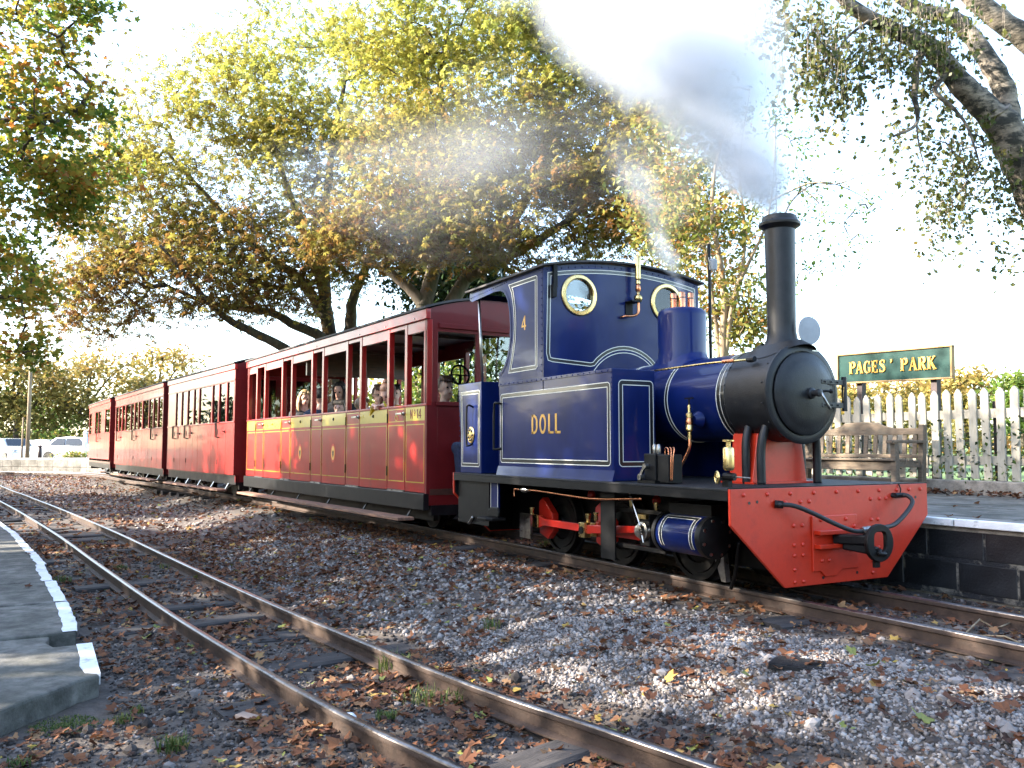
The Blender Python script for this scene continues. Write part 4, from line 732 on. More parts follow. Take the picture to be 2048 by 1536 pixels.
# ================================================================== CARRIAGES
CW = .8375
def wheelset(root, xc, n=2, pitch=.9):
    """a bogie: side frames, axle boxes and wheels under a carriage"""
    bg_ = MB()
    for s in (-1, 1): bg_.box(xc - pitch * .75, xc + pitch * .75, s * .43 - .02, s * .43 + .02, .30, .40)
    bg_.box(xc - .12, xc + .12, -.43, .43, .29, .37); bo = bg_.build('bogie_frame', M['frame'], root, local=True)
    for i in range(n):
        x = xc + (i - (n - 1) / 2) * pitch
        for s in (-1, 1):
            wl = MB().lathe([(.001, -.02), (.12, -.02), (.16, -.03), (.20, -.03), (.20, .03), (.215, .032), (.215, .05), (.16, .05), (.10, .0), (.001, .0)], (x, s * .325, .30), (0, -s, 0), 26).build('wheel', M['frame'], root, local=True, auto=35)
            MB().box(x - .06, x + .06, s * .46 - .03, s * .46 + .03, .25, .38).build('axle_box', M['rust'], root, local=True, bevel=.006)
        MB().tube([(x, -.34, .30), (x, .34, .30)], .035, 10).build('axle', M['frame'], root, local=True)
def roof_mesh(root, L, z0, rise, over=.04, m='roof', name='roof'):
    b = MB(); v = []; K = 20; hw = CW + over; n1 = K + 1
    for t in (0, .022):
        for x in (-L - .03, .03):
            for k in range(n1): y = -hw + 2 * hw * k / K; v.append((x, y, z0 + t + rise * (1 - (y / hw) ** 2)))
    f = [(k, k + 1, n1 + k + 1, n1 + k) for k in range(K)] + [(2 * n1 + k, 3 * n1 + k, 3 * n1 + k + 1, 2 * n1 + k + 1) for k in range(K)] + [(k, 2 * n1 + k, 2 * n1 + k + 1, k + 1) for k in range(K)] + [(n1 + k, n1 + k + 1, 3 * n1 + k + 1, 3 * n1 + k) for k in range(K)] + [(0, n1, 3 * n1, 2 * n1), (K, 2 * n1 + K, 3 * n1 + K, n1 + K)]
    b.add(v, f); return b.build(name, M[m], root, local=True, auto=35)
def end_arch(z0, rise, zb, hw=CW):
    return [(-hw, zb)] + [(hw, zb)] + [(hw - 2 * hw * k / 16, z0 + rise * (1 - (1 - 2 * k / 16) ** 2)) for k in range(17)]

# ---------------- carriage No 14: open-sided, crimson and yellow
A_, B_ = Vector((-4.25, -.8375)), Vector((-10.6, -1.25)); dd = (A_ - B_).normalized(); rz1 = math.atan2(dd.y, dd.x); nn = Vector((-dd.y, dd.x)); f1 = A_ + nn * CW
c1 = thing('railway_carriage', 'open-sided crimson carriage No 14 with yellow band and passengers behind the engine', 'carriage', (f1.x, f1.y, 0), rz1)
L1 = 6.40
def C1P(b, nm, m, parent=None, **k): return b.build(nm, [M[q] for q in m] if isinstance(m, tuple) else M[m], parent or c1, local=True, **k)
for s in (-1, 1): C1P(MB().box(-L1, -.0, s * CW - .03, s * CW + .03 if s > 0 else -CW + .03, .355, .515), 'solebar', 'black', bevel=.004)
C1P(MB().box(-L1, 0, -CW + .04, CW - .04, .50, .56), 'floor', 'inner')
DIV = [.03, .4875, .9275, 1.6975, 2.1225, 2.9425, 3.3525, 4.1825, 4.6125, 5.4575, 5.8825, 6.37]
YL = ('cyel',)
for s in (-1, 1):
    for i in range(11):
        a, b_ = DIV[i] + .004, DIV[i + 1] - .004; door = i % 2 == 1; y0, y1 = sorted((s * CW, s * (CW - .035)))
        zb = .53 if door else .522
        pn = C1P(MB().box(-b_, -a, y0, y1, zb, 1.382), 'door' if door else 'side_panel', 'cred', bevel=.004)
        if s > 0: continue
        N_ = (0, -1, 0); Y_ = -CW
        def rect(x0, x1, z0, z1, w_): return MB().ribbon([(-x1, Y_, z0), (-x0, Y_, z0), (-x0, Y_, z1), (-x1, Y_, z1)], w_, N_, w_ / 2, lift=.0012)
        C1P(rect(a + .016, b_ - .016, .615, 1.205, .010), 'lining', 'cyel', parent=pn)
        if door:
            C1P(rect(a + .016, b_ - .016, 1.235, 1.372, .009), 'lining', 'cyel', parent=pn)
            hx = -(a + .035)
            h = C1P(MB().lathe([(.02, 0), (.02, .012), (.010, .016), (.010, .035)], (hx, Y_, 1.318), N_, 12).bar((hx - .11, Y_ - .04, 1.318), (hx + .03, Y_ - .04, 1.318), .014, .018), 'door_handle', 'steel', parent=pn, bevel=.002)
            C1P(MB().box(-b_ + .02, -a - .02, Y_ - .012, Y_ + .0, zb - .022, zb - .002), 'threshold', 'steel', parent=pn)
            for z in (.72, 1.28): C1P(MB().tube([(-b_ - .003, Y_ - .004, z - .05), (-b_ - .003, Y_ - .004, z + .05)], .008, 8), 'hinge', 'frame', parent=pn)
        else:
            C1P(MB().box(-b_ + .006, -a - .006, Y_ - .0022, Y_ - .0004, 1.238, 1.378), 'yellow_band', 'cyel', parent=pn)
            if i in (2, 4, 6, 8): C1P(MB().lathe([(.02, 0), (.018, .006), (.008, .012), (.001, .012)], (-(a + b_) / 2, Y_ - .002, 1.315), N_, 14), 'vent_knob', 'frame', parent=pn, auto=40)
        if i in (4, 6):
            cx = -(a + b_) / 2 + .0; cz = .90
            e = C1P(MB().lathe([(.001, 0), (.075, 0), (.075, .0012)], (cx, Y_ - .001, cz), N_, 32, sy=1.55), 'emblem', 'red', parent=pn)
            C1P(MB().lathe([(.001, 0), (.055, 0), (.055, .0012)], (cx, Y_ - .0024, cz), N_, 32, sy=1.6), 'emblem_field', 'gold', parent=e)
            C1P(MB().prism([(cx - .03, cz + .03), (cx - .012, cz + .015), (cx, cz + .035), (cx + .012, cz + .015), (cx + .03, cz + .03), (cx + .02, cz - .02), (cx, cz - .055), (cx - .02, cz - .02)], lambda p, q, t: (p, Y_ - t, q), .0038, .005), 'emblem_bird', 'lblack', parent=e)
    # pillars between sill and cant rail
    for i, dv in enumerate(DIV):
        wd = .03 if i not in (0, 11) else .045; x0 = dv - wd if i else 0.0; x1 = dv + wd if i < 11 else 6.40
        y0, y1 = sorted((s * (CW - .001), s * (CW - .06)))
        C1P(MB().box(-x1, -x0, y0, y1, 1.4055, 2.2445), 'pillar', 'cred', bevel=.004)
    C1P(MB().box(-L1, 0, *sorted((s * (CW + .006), s * (CW - .055))), 1.3825, 1.405), 'window_sill', 'cred', bevel=.004)
    for i in range(11):
        a, b_ = DIV[i] + .031, DIV[i + 1] - .031; zt = 2.205 if i % 2 else 2.135
        C1P(MB().box(-b_, -a, *sorted((s * (CW - .006), s * (CW - .045))), zt, 2.2445), 'window_header', 'cred')
    C1P(MB().box(-L1 - .02, .02, *sorted((s * (CW + .022), s * (CW - .03))), 2.245, 2.348), 'cornice', 'cred', bevel=.006)
    for k in range(9): x = -.25 - k * .72; C1P(MB().lathe([(.008, 0), (.006, .006)], (x, s * (CW + .022), 2.275), (0, s, 0), 6), 'roof_bolt', 'steel')
    # step board with hangers
    C1P(MB().box(-6.15, -.22, *sorted((s * (CW + .02), s * (CW + .20))), .245, .278), 'step_board', 'step', bevel=.006)
    for k in range(6): x = -.35 - k * 1.14; C1P(MB().bar((x, s * (CW - .02), .36), (x, s * (CW + .06), .235), .03, .012), 'step_hanger', 'frame')
    C1P(MB().box(-6.0, -.3, *sorted((s * .60, s * .55)), .22, .34), 'truss_beam', 'frame')
# number and access symbol on the near side
NUM1 = [([(.2, 0), (.2, 1)], .16), ([(.2, .97), (.02, .80)], .10)]
NUMN = [([(.1, 0), (.1, 1)], .15), ([(.1, 1), (.55, 0)], .15), ([(.55, 0), (.55, 1)], .15)]; NUMO = [([(.2 + .16 * math.cos(rad(a)), .72 + .22 * math.sin(rad(a))) for a in range(0, 361, 30)], .09), ([(.02, .36), (.38, .36)], .08)]
fn1 = lambda u, v, t: (u, -CW - .0025 - t, v)
for g, ox in ((NUMN, 0), (NUMO, .085), (NUM1, .155), (NUM4, .195)):
    b = MB(); glyph_mesh(b, g, -.37 + ox, 1.262, .093, fn1, .0004, .0016, sx=1.0); C1P(b, 'number_mark', 'maroon')
b = MB(); glyph_mesh(b, [([(.5, 1), (.5, .45), (.75, .45), (.85, .1)], .10), ([(.5, .66), (.75, .66)], .09), ([(.45 + .3 * math.cos(rad(a)), .28 + .28 * math.sin(rad(a))) for a in range(100, 331, 20)], .09)], -.75, 1.25, .10, fn1, -.0012, .0006); C1P(b, 'access_symbol', 'cyel')
# ends
for xe, sg_ in ((0, 1), (-L1, -1)):
    x0, x1 = sorted((xe - sg_ * .004, xe - sg_ * .05))
    ep = C1P(MB().box(x0, x1, -CW + .061, CW - .061, .40, 1.40), 'end_panel', 'maroon', bevel=.003)
    for y in (-.775, .775): C1P(MB().box(xe - sg_ * .003, xe - sg_ * .052, y - .0615, y + .0615, .40, 2.244) if sg_ < 0 else MB().box(xe - .052, xe - .003, y - .0615, y + .0615, .40, 2.244), 'corner_post', 'maroon', bevel=.004)
    C1P(MB().prism([(p, q) for p, q in end_arch(2.345, .15, 2.13, CW - .0)], lambda p, q, t: (xe - sg_ * t, p, q), .002, .05), 'end_header', 'maroon')
    C1P(MB().box(*sorted((xe + sg_ * .016, xe - sg_ * .003)), -.71, .71, 2.165, 2.215), 'drip_rail', 'maroon', bevel=.003)
    C1P(MB().box(*sorted((xe + sg_ * .018, xe - sg_ * .003)), -.74, .74, 1.385, 1.425), 'end_sill', 'maroon', bevel=.003)
    for y in (-.235, .235): C1P(MB().box(*sorted((xe - sg_ * .006, xe - sg_ * .05)), y - .035, y + .035, 1.4005, 2.1295), 'mullion', 'maroon', bevel=.003)
    for ya, yb in ((-.713, -.27), (-.20, .20), (.27, .713)): C1P(MB().box(xe - sg_ * .03, xe - sg_ * .026, ya, yb, 1.40, 2.13) if sg_ < 0 else MB().box(xe - .03, xe - .026, ya, yb, 1.40, 2.13), 'window_pane', 'glass')
    C1P(MB().box(*sorted((xe, xe - sg_ * .06)), -CW + .06, CW - .06, .30, .40), 'headstock', 'black')
roof_mesh(c1, L1, 2.349, .15)
C1P(MB().box(-L1 + .06, -.06, -CW + .07, CW - .07, 2.33, 2.344), 'ceiling', 'inner')
for k in range(6): x = -.55 - k * 1.06; C1P(MB().box(x - .02, x + .02, -CW + .07, CW - .07, 2.29, 2.329), 'ceiling_beam', 'inner')
for x in (-1.28, -2.53, -3.77, -5.03):
    st = C1P(MB().box(x - .02, x + .02, -CW + .07, CW - .07, .56, 1.42), 'seat_back', 'inner')
    for s in (-1, 1): C1P(MB().box(*sorted((x + s * .021, x + s * .40)), -CW + .07, CW - .07, .90, .97), 'seat_cushion', 'seat', parent=st, bevel=.02)
C1P(MB().box(-6.30, -5.95, -CW + .07, CW - .07, .90, .97), 'seat_cushion', 'seat', bevel=.02)
# partial glazed partition in the middle and the guard's hand-brake wheel at the front
C1P(MB().box(-3.79, -3.75, -CW + .07, CW - .07, 1.95, 2.33), 'partition_top', 'inner')
hwheel = C1P(MB().lathe([(.105 + .012 * math.cos(2 * math.pi * k / 10), .012 * math.sin(2 * math.pi * k / 10)) for k in range(11)], (-.20, -.35, 1.72), (1, 0, .2), 26, caps=False).tube([(-.20, -.455, 1.72), (-.20, -.245, 1.72)], .008, 6).tube([(-.2, -.35, 1.83), (-.2, -.35, 1.61)], .008, 6), 'brake_wheel', 'black', smooth=True)
C1P(MB().tube([(-.20, -.35, 1.72), (-.26, -.35, 1.2), (-.26, -.35, .56)], .018, 10), 'brake_column', 'frame')
wheelset(c1, -1.25); wheelset(c1, -5.15)

# ---------------- the glazed carriages behind
def glazed(near_f, near_r, bays, label, end_window=True, roof_box=False, seed=1, step_L=None, zb=.52):
    A, B = Vector(near_f), Vector(near_r); d = (A - B).normalized(); rz = math.atan2(d.y, d.x); q = Vector((-d.y, d.x)); f = A + q * CW; L = (A - B).length
    root = thing('railway_carriage', label, 'carriage', (f.x, f.y, 0), rz)
    def C(b, nm, m, parent=None, **k): return b.build(nm, M[m], parent or root, local=True, **k)
    tot = sum(bw_ for bw_, _ in bays); sc_ = (L - .10) / tot; rr = random.Random(seed)
    C(MB().box(-L, 0, -CW + .03, CW - .03, .50, .56), 'floor', 'inner')
    for s in (-1, 1):
        Y = s * CW; ya, yb = sorted((Y, s * (CW - .035))); x = .05
        C(MB().box(-L, 0, *sorted((s * (CW - .04), s * (CW - .10))), .36, .515), 'solebar', 'black')
        for (bw_, kd) in bays:
            a, b_ = x, x + bw_ * sc_; x = b_; g = .003
            pn = C(MB().box(-b_ + g, -a - g, ya, yb, zb, 1.375), 'door' if kd == 'd' else 'side_panel', 'cred', bevel=.003)
            C(MB().box(-b_ + g, -a - g, ya, yb, 2.06, 2.25), 'top_panel', 'cred', bevel=.003)
            if kd == 'p': C(MB().box(-b_ + g, -a - g, ya, yb, 1.4, 2.06), 'side_panel', 'cred', bevel=.003)
            else:
                fr = .035
                C(MB().box(-a - fr, -a - g, ya, yb, 1.401, 2.059), 'window_post', 'cred'); C(MB().box(-b_ + g, -b_ + fr, ya, yb, 1.401, 2.059), 'window_post', 'cred')
                lo_ = 1.5 if kd == 'd' else 1.40
                C(MB().box(-b_ + fr, -a - fr, s * (CW - .022) - .002, s * (CW - .022) + .002, 1.40, 2.06), 'window_pane', 'glass')
            if kd == 'd' and s < 0:
                C(MB().lathe([(.02, 0), (.02, .012), (.008, .016), (.008, .04)], (-a - .06, Y, 1.24), (0, s, 0), 10).bar((-a - .13, Y - .04, 1.24), (-a - .02, Y - .04, 1.24), .014, .016), 'door_handle', 'frame', parent=pn)
                C(MB().tube([(-b_ + .10, Y, 1.40), (-b_ + .10, Y - .05, 1.39), (-b_ + .10, Y - .05, 1.15), (-b_ + .10, Y, 1.14)], .009, 6).tube([(-b_ + .02, Y, 1.40), (-b_ + .02, Y - .05, 1.39), (-b_ + .02, Y - .05, 1.15), (-b_ + .02, Y, 1.14)], .009, 6), 'grab_rail', 'frame', parent=pn)
                for z in (.72, 1.24): C(MB().box(-b_ - .01, -b_ + .01, Y - .006, Y + .002, z - .04, z + .04), 'hinge', 'frame', parent=pn)
        C(MB().box(-L, 0, *sorted((s * (CW + .012), s * (CW - .03))), 1.376, 1.4), 'waist_moulding', 'cred', bevel=.003)
        C(MB().box(-L, 0, *sorted((s * (CW + .010), s * (CW - .002))), 2.075, 2.095), 'window_moulding', 'cred', bevel=.003)
        C(MB().box(-L - .02, .02, *sorted((s * (CW + .02), s * (CW - .03))), 2.252, 2.345), 'cornice', 'cred', bevel=.006)
        C(MB().box(-.049, 0, ya, yb, zb, 2.25), 'corner_post', 'maroon'); C(MB().box(-L, -L + .049, ya, yb, zb, 2.25), 'corner_post', 'maroon')
        sL = step_L or (L * .9)
        C(MB().box(-sL, -.3, *sorted((s * (CW + .01), s * (CW + .17))), .25, .28), 'step_board', 'step', bevel=.005)
        for k in range(5): xx = -.4 - k * (sL - .7) / 4; C(MB().bar((xx, s * (CW - .06), .40), (xx, s * (CW + .03), .24), .03, .012), 'step_hanger', 'steel')
        C(MB().tube([(-L * .8, s * .5, .36), (-L * .62, s * .5, .2), (-L * .38, s * .5, .2), (-L * .2, s * .5, .36)], .014, 8), 'truss_rod', 'steel')
    for xe, sg_ in ((0, 1), (-L, -1)):
        C(MB().box(*sorted((xe, xe - sg_ * .04)), -CW + .036, CW - .036, .40, 1.45), 'end_panel', 'maroon')
        C(MB().prism(end_arch(2.345, .15, 2.1, CW - .037), lambda p, q_, t: (xe - sg_ * t, p, q_), .0, .04), 'end_header', 'maroon')
        for y0, y1 in ((-CW + .036, -.62), (-.16, .16), (.62, CW - .036)): C(MB().box(*sorted((xe, xe - sg_ * .04)), y0, y1, 1.4505, 2.0995), 'end_post', 'maroon')
        for y0, y1 in ((-.62, -.16), (.16, .62)): C(MB().box(*sorted((xe - sg_ * .018, xe - sg_ * .022)), y0, y1, 1.45, 2.1), 'window_pane', 'glass')
        C(MB().box(*sorted((xe, xe - sg_ * .06)), -CW + .1, CW - .1, .28, .40), 'headstock', 'black')
        C(MB().lathe([(.06, 0), (.05, .18), (.09, .2), (.09, .22)], (xe, 0, .42), (sg_, 0, 0), 14), 'buffer', 'frame')
    roof_mesh(root, L, 2.347, .15)
    if roof_box: C(MB().prism([(-.28, 2.47), (.28, 2.47), (.22, 2.56), (-.22, 2.56)], lambda p, q_, t: (t, p, q_), -L * .92, -L * .25), 'roof_ventilator', 'roof')
    C(MB().box(-L + .06, -.06, -CW + .04, CW - .04, 2.33, 2.343), 'ceiling', 'inner')
    nst = max(2, int(L / 1.25))
    for k in range(nst):
        xx = -(k + .5) * L / nst; C(MB().box(xx - .02, xx + .02, -CW + .05, CW - .05, .56, 1.5), 'seat_back', 'inner'); C(MB().box(xx - .38, xx + .38, -CW + .05, CW - .05, .88, .955), 'seat_cushion', 'seat', bevel=.02)
    wheelset(root, -min(1.1, L * .25)); wheelset(root, -L + min(1.1, L * .25))
    return root
glazed((-10.95, -1.384), (-15.62, -1.832), [(.42, 'w'), (.45, 'd'), (.40, 'w'), (.85, 'w'), (.36, 'w'), (.45, 'd'), (.45, 'w'), (.45, 'd'), (.55, 'p')], 'glazed crimson carriage coupled directly behind the open-sided one', seed=4)
glazed((-16.05, -1.876), (-22.5, -2.345), [(.5, 'w'), (.5, 'd'), (.5, 'w'), (.75, 'w'), (.5, 'w'), (.5, 'd'), (.5, 'w'), (.75, 'w'), (.5, 'w'), (.5, 'd'), (.5, 'w')], 'long glazed crimson carriage with dark roof ventilator, third behind the engine', roof_box=True, seed=5)
glazed((-23.2, -2.43), (-28.2, -2.733), [(.9, 'w'), (.7, 'p'), (.6, 'd'), (.7, 'w'), (.7, 'p'), (.6, 'w')], 'last small crimson carriage at the tail of the train', seed=6, step_L=1.2, zb=.62)
# ================================================================== TREES AND PLANTS
_r = Vector((math.sin(YAW), math.cos(YAW), 0)); _u = _r.cross(fw)
def W(px, py, D):
    """a place seen from the path: picture column, row and its real distance in metres along the view"""
    return CAM + D * (fw + _r * ((px - 1024) / 1724.7) - _u * ((py - 768) / 1724.7))
def leaf_shape(kind):
    V = []; F = []
    def lobe(a, l, wd, drop, base=0.0):
        c, s = math.cos(a), math.sin(a); k = len(V)
        for u, v, z in ((base, 0, 0), (l * .6, wd, -drop * .35), (l, 0, -drop), (l * .6, -wd, -drop * .35)): V.append((u * c - v * s, u * s + v * c, z))
        F.append((k, k + 1, k + 2, k + 3))
    if kind == 'palm':
        for a, l in ((-2.0, .62), (-1.15, .85), (-.40, 1), (.40, 1), (1.15, .85), (2.0, .62)): lobe(a, l, .17, .32)
    elif kind == 'maple':
        for a, l, wd in ((-1.9, .55, .22), (-.95, .85, .26), (0, 1, .28), (.95, .85, .26), (1.9, .55, .22)): lobe(a, l, wd, .12, -.12)
    elif kind == 'birch': lobe(0, 1, .36, .1)
    else: lobe(0, 1, .27, .15); 
    return np.array(V, float), np.array(F, int)
LEAF = {k: leaf_shape(k) for k in ('palm', 'maple', 'birch', 'ovate')}
def crown_points(blobs, rg):
    """clump centres in ellipsoids given by (centre, lateral, vertical, depth radii, count), set along the view axes"""
    C = []; 
    for c, rl, rv, rd, n in blobs:
        d = rg.normal(size=(n, 3)); d /= np.linalg.norm(d, axis=1)[:, None]; q = rg.uniform(.25, 1, n) ** .55; d *= q[:, None]
        fh = Vector((fw.x, fw.y, 0)).normalized()
        P_ = np.array(c)[None] + d[:, :1] * rl * np.array(_r)[None] + d[:, 1:2] * rd * np.array(fh)[None] + d[:, 2:3] * rv * np.array((0, 0, 1.))[None]
        C.append(P_)
    return np.concatenate(C)
def tree(name, label, cat, base, limbs, blobs, leaf, lsize, per, crad, lmat, bark, seed=1, flat=.6, tilt=1.2, twig=.007, colour=None, group=None, hang=0.0, twig_sides=4, ragged=1.0):
    rg = np.random.default_rng(seed); root = thing(name, label, cat, base, group=group)
    nodes = []; par = []; rad_fix = []
    for k, (pts, r0, r1) in enumerate(limbs):
        pp = catmull(pts, 5); n = len(pp); rs = [r0 + (r1 - r0) * (i / (n - 1)) ** .8 for i in range(n)]
        rj = [r * (1 + .035 * math.sin(i * 2.1 + k)) for i, r in enumerate(rs)]
        pj = [p + Vector(rg.normal(size=3) * r * .05) for p, r in zip(pp, rs)]
        MB().tube(pj, rj, 12 if r0 > .06 else 7).build('trunk' if k == 0 else 'limb', bark, root, smooth=True)
        for p in pp: nodes.append(np.array(p)); par.append(-1); rad_fix.append(0)
    C = crown_points(blobs, rg); sk = np.array(nodes); dist = np.array([np.min(np.linalg.norm(sk - c, axis=1)) for c in C]); C = C[np.argsort(dist)]
    chains = []; tips = []
    for c in C:
        sk = np.array(nodes); dv = np.linalg.norm(sk - c, axis=1) + .25 * np.maximum(0, sk[:, 2] - c[2]); j = int(np.argmin(dv)); a = sk[j]; L = np.linalg.norm(c - a)
        side = rg.normal(size=3) * L * .12; m1 = a * .66 + c * .34 + side + np.array((0, 0, .06 * L)); m2 = a * .33 + c * .67 + side * .8 + np.array((0, 0, .08 * L))
        k = len(nodes); nodes += [m1, m2, c]; par += [j, k, k + 1]; rad_fix += [1, 1, 1]; chains.append((j, k)); tips.append(k + 2)
    cnt = np.zeros(len(nodes)); cnt[tips] = 1
    for i in range(len(nodes) - 1, -1, -1):
        if par[i] >= 0: cnt[par[i]] += cnt[i]
    tw = MB()
    for j, k in chains:
        q = [nodes[j], nodes[k], nodes[k + 1], nodes[k + 2]]; rs = [twig * math.sqrt(cnt[k]) * 1.15, twig * math.sqrt(cnt[k]), twig * math.sqrt(cnt[k + 1]), twig * .6]; tw.tube(q, rs, twig_sides, caps=False)
    tw.build('twigs', bark, root, smooth=True, kind='stuff')
    n = len(C); pc = np.maximum(1, (per * rg.uniform(.5, 1.5, n) * ragged).astype(int)); idx = np.repeat(np.arange(n), pc); N = len(idx)
    off = rg.normal(size=(N, 3)) * crad * .55; off[:, 2] *= flat; off[:, 2] -= hang * rg.uniform(0, 1, N) ** 1.5
    pos = C[idx] + off
    if hang:                                                   # leaves strung along thin hanging shoots
        S = 5; so_ = rg.normal(size=(n, S, 3)) * crad * .6; ln_ = hang * rg.uniform(.5, 1.5, (n, S)); st = MB(); pick = rg.integers(0, S, N); tt = rg.uniform(0, 1, N)
        sway = rg.normal(size=(n, S, 3)) * .10; sway[:, :, 2] = -1
        for i in range(n):
            for q in range(S): a0 = C[i] + so_[i, q]; st.tube([a0, a0 + sway[i, q] * ln_[i, q] * .5 + np.array((.01, 0, 0)), a0 + sway[i, q] * ln_[i, q]], [.0022, .0016, .001], 3, caps=False)
        st.build('shoots', bark, root, kind='stuff')
        pos = C[idx] + so_[idx, pick] + sway[idx, pick] * (ln_[idx, pick] * tt)[:, None] + rg.normal(size=(N, 3)) * .022
    lv, lf = LEAF[leaf]; global RNG; RNG = rg
    R = rot_mats(N, tilt); size = lsize * rg.uniform(.45, 1.4, N)
    V, F = scatter(lv, lf, pos, size, R)
    cr = rg.uniform(0, 1, n); h = (pos[:, 2] - pos[:, 2].min()) / (np.ptp(pos[:, 2]) + 1e-6)
    col = (colour or (lambda h, c, l: .5 * c + .5 * l))(h, cr[idx], rg.uniform(0, 1, N))
    o = np_mesh('crown', V, F, lmat, root, rnd=np.repeat(np.clip(col, 0, 1), len(lv)))
    return root
LM = {}
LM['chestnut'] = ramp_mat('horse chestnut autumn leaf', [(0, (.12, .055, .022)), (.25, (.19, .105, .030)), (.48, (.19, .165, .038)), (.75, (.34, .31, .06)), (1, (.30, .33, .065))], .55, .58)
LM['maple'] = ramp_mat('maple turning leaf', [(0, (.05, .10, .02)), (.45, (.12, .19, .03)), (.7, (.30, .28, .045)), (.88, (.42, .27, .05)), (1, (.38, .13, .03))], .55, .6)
LM['birch'] = ramp_mat('birch leaf', [(0, (.03, .05, .015)), (.5, (.075, .09, .02)), (.8, (.15, .13, .03)), (1, (.38, .22, .05))], .5, .35)
LM['green'] = ramp_mat('fresh green leaf', [(0, (.045, .085, .02)), (.5, (.10, .17, .03)), (.85, (.22, .24, .045)), (1, (.34, .20, .05))], .55, .42)
LM['elder'] = ramp_mat('elder turning leaf', [(0, (.05, .08, .02)), (.45, (.11, .145, .03)), (.7, (.20, .20, .045)), (.88, (.30, .24, .055)), (1, (.34, .16, .045))], .55, .45)
LM['holly'] = ramp_mat('dark evergreen leaf', [(0, (.010, .022, .008)), (.6, (.022, .045, .014)), (1, (.05, .085, .02))], .35, .15)
LM['far'] = ramp_mat('pale autumn leaf', [(0, (.10, .11, .03)), (.4, (.20, .18, .045)), (.7, (.34, .24, .07)), (1, (.36, .19, .06))], .7, .4)

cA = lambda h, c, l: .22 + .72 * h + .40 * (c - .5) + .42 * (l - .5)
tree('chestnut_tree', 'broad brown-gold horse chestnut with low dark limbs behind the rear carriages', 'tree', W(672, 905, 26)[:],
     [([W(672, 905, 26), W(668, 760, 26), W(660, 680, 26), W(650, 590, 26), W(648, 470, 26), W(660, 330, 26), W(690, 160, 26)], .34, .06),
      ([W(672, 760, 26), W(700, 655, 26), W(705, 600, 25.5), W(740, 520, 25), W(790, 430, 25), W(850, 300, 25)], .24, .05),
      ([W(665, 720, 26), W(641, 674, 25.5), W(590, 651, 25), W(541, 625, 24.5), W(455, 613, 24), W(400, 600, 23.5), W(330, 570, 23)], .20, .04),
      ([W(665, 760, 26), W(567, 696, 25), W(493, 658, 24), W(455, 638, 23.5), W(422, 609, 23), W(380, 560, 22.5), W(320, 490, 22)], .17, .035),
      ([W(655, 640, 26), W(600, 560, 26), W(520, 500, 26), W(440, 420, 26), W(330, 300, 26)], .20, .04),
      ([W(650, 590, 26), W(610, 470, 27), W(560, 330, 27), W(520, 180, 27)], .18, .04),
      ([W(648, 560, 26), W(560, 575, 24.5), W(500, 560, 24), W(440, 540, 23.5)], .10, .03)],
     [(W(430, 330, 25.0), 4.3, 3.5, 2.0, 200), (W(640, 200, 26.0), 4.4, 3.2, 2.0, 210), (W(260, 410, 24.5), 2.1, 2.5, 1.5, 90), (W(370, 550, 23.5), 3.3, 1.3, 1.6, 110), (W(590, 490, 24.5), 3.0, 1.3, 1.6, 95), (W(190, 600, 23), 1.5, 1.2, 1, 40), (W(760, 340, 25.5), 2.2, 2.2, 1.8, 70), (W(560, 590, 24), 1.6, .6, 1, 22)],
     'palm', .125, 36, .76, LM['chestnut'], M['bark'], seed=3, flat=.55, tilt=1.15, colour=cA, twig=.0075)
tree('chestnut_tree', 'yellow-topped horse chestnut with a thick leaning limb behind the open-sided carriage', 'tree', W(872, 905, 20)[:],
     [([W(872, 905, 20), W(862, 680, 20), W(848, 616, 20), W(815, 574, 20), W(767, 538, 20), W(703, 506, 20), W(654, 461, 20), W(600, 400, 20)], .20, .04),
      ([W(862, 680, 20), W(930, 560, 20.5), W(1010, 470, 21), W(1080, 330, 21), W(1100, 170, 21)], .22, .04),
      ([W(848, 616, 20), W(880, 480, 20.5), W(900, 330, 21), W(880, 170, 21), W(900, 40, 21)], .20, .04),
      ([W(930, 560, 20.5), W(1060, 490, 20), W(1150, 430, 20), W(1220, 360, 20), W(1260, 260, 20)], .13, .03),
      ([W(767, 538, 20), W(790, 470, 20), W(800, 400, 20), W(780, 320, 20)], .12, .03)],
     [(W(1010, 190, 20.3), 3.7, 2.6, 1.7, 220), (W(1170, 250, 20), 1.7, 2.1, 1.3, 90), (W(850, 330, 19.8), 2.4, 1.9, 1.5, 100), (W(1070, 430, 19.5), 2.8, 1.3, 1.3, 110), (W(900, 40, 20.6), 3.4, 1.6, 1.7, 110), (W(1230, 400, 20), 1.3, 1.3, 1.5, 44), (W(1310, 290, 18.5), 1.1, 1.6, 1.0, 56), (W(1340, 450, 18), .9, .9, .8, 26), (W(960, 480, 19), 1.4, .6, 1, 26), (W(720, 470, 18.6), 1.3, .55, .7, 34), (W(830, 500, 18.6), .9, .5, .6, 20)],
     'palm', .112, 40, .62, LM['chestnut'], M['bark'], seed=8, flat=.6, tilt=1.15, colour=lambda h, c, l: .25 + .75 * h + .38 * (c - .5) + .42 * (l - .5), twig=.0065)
tree('evergreen_tree', 'dense dark evergreen tree filling the gap behind the engine cab', 'tree', W(930, 905, 25)[:],
     [([W(930, 905, 25), W(930, 760, 25), W(925, 640, 25), W(905, 500, 25)], .2, .05)],
     [(W(890, 545, 24.5), 1.8, 1.5, 1.6, 80), (W(950, 620, 24.5), 1.7, 1.6, 1.6, 90), (W(930, 770, 24.5), 2.0, 1.3, 1.6, 60), (W(1080, 720, 24), 1.6, 2.0, 1.5, 60)],
     'ovate', .16, 90, .62, LM['holly'], M['bark'], seed=5, flat=.8, tilt=1.6)
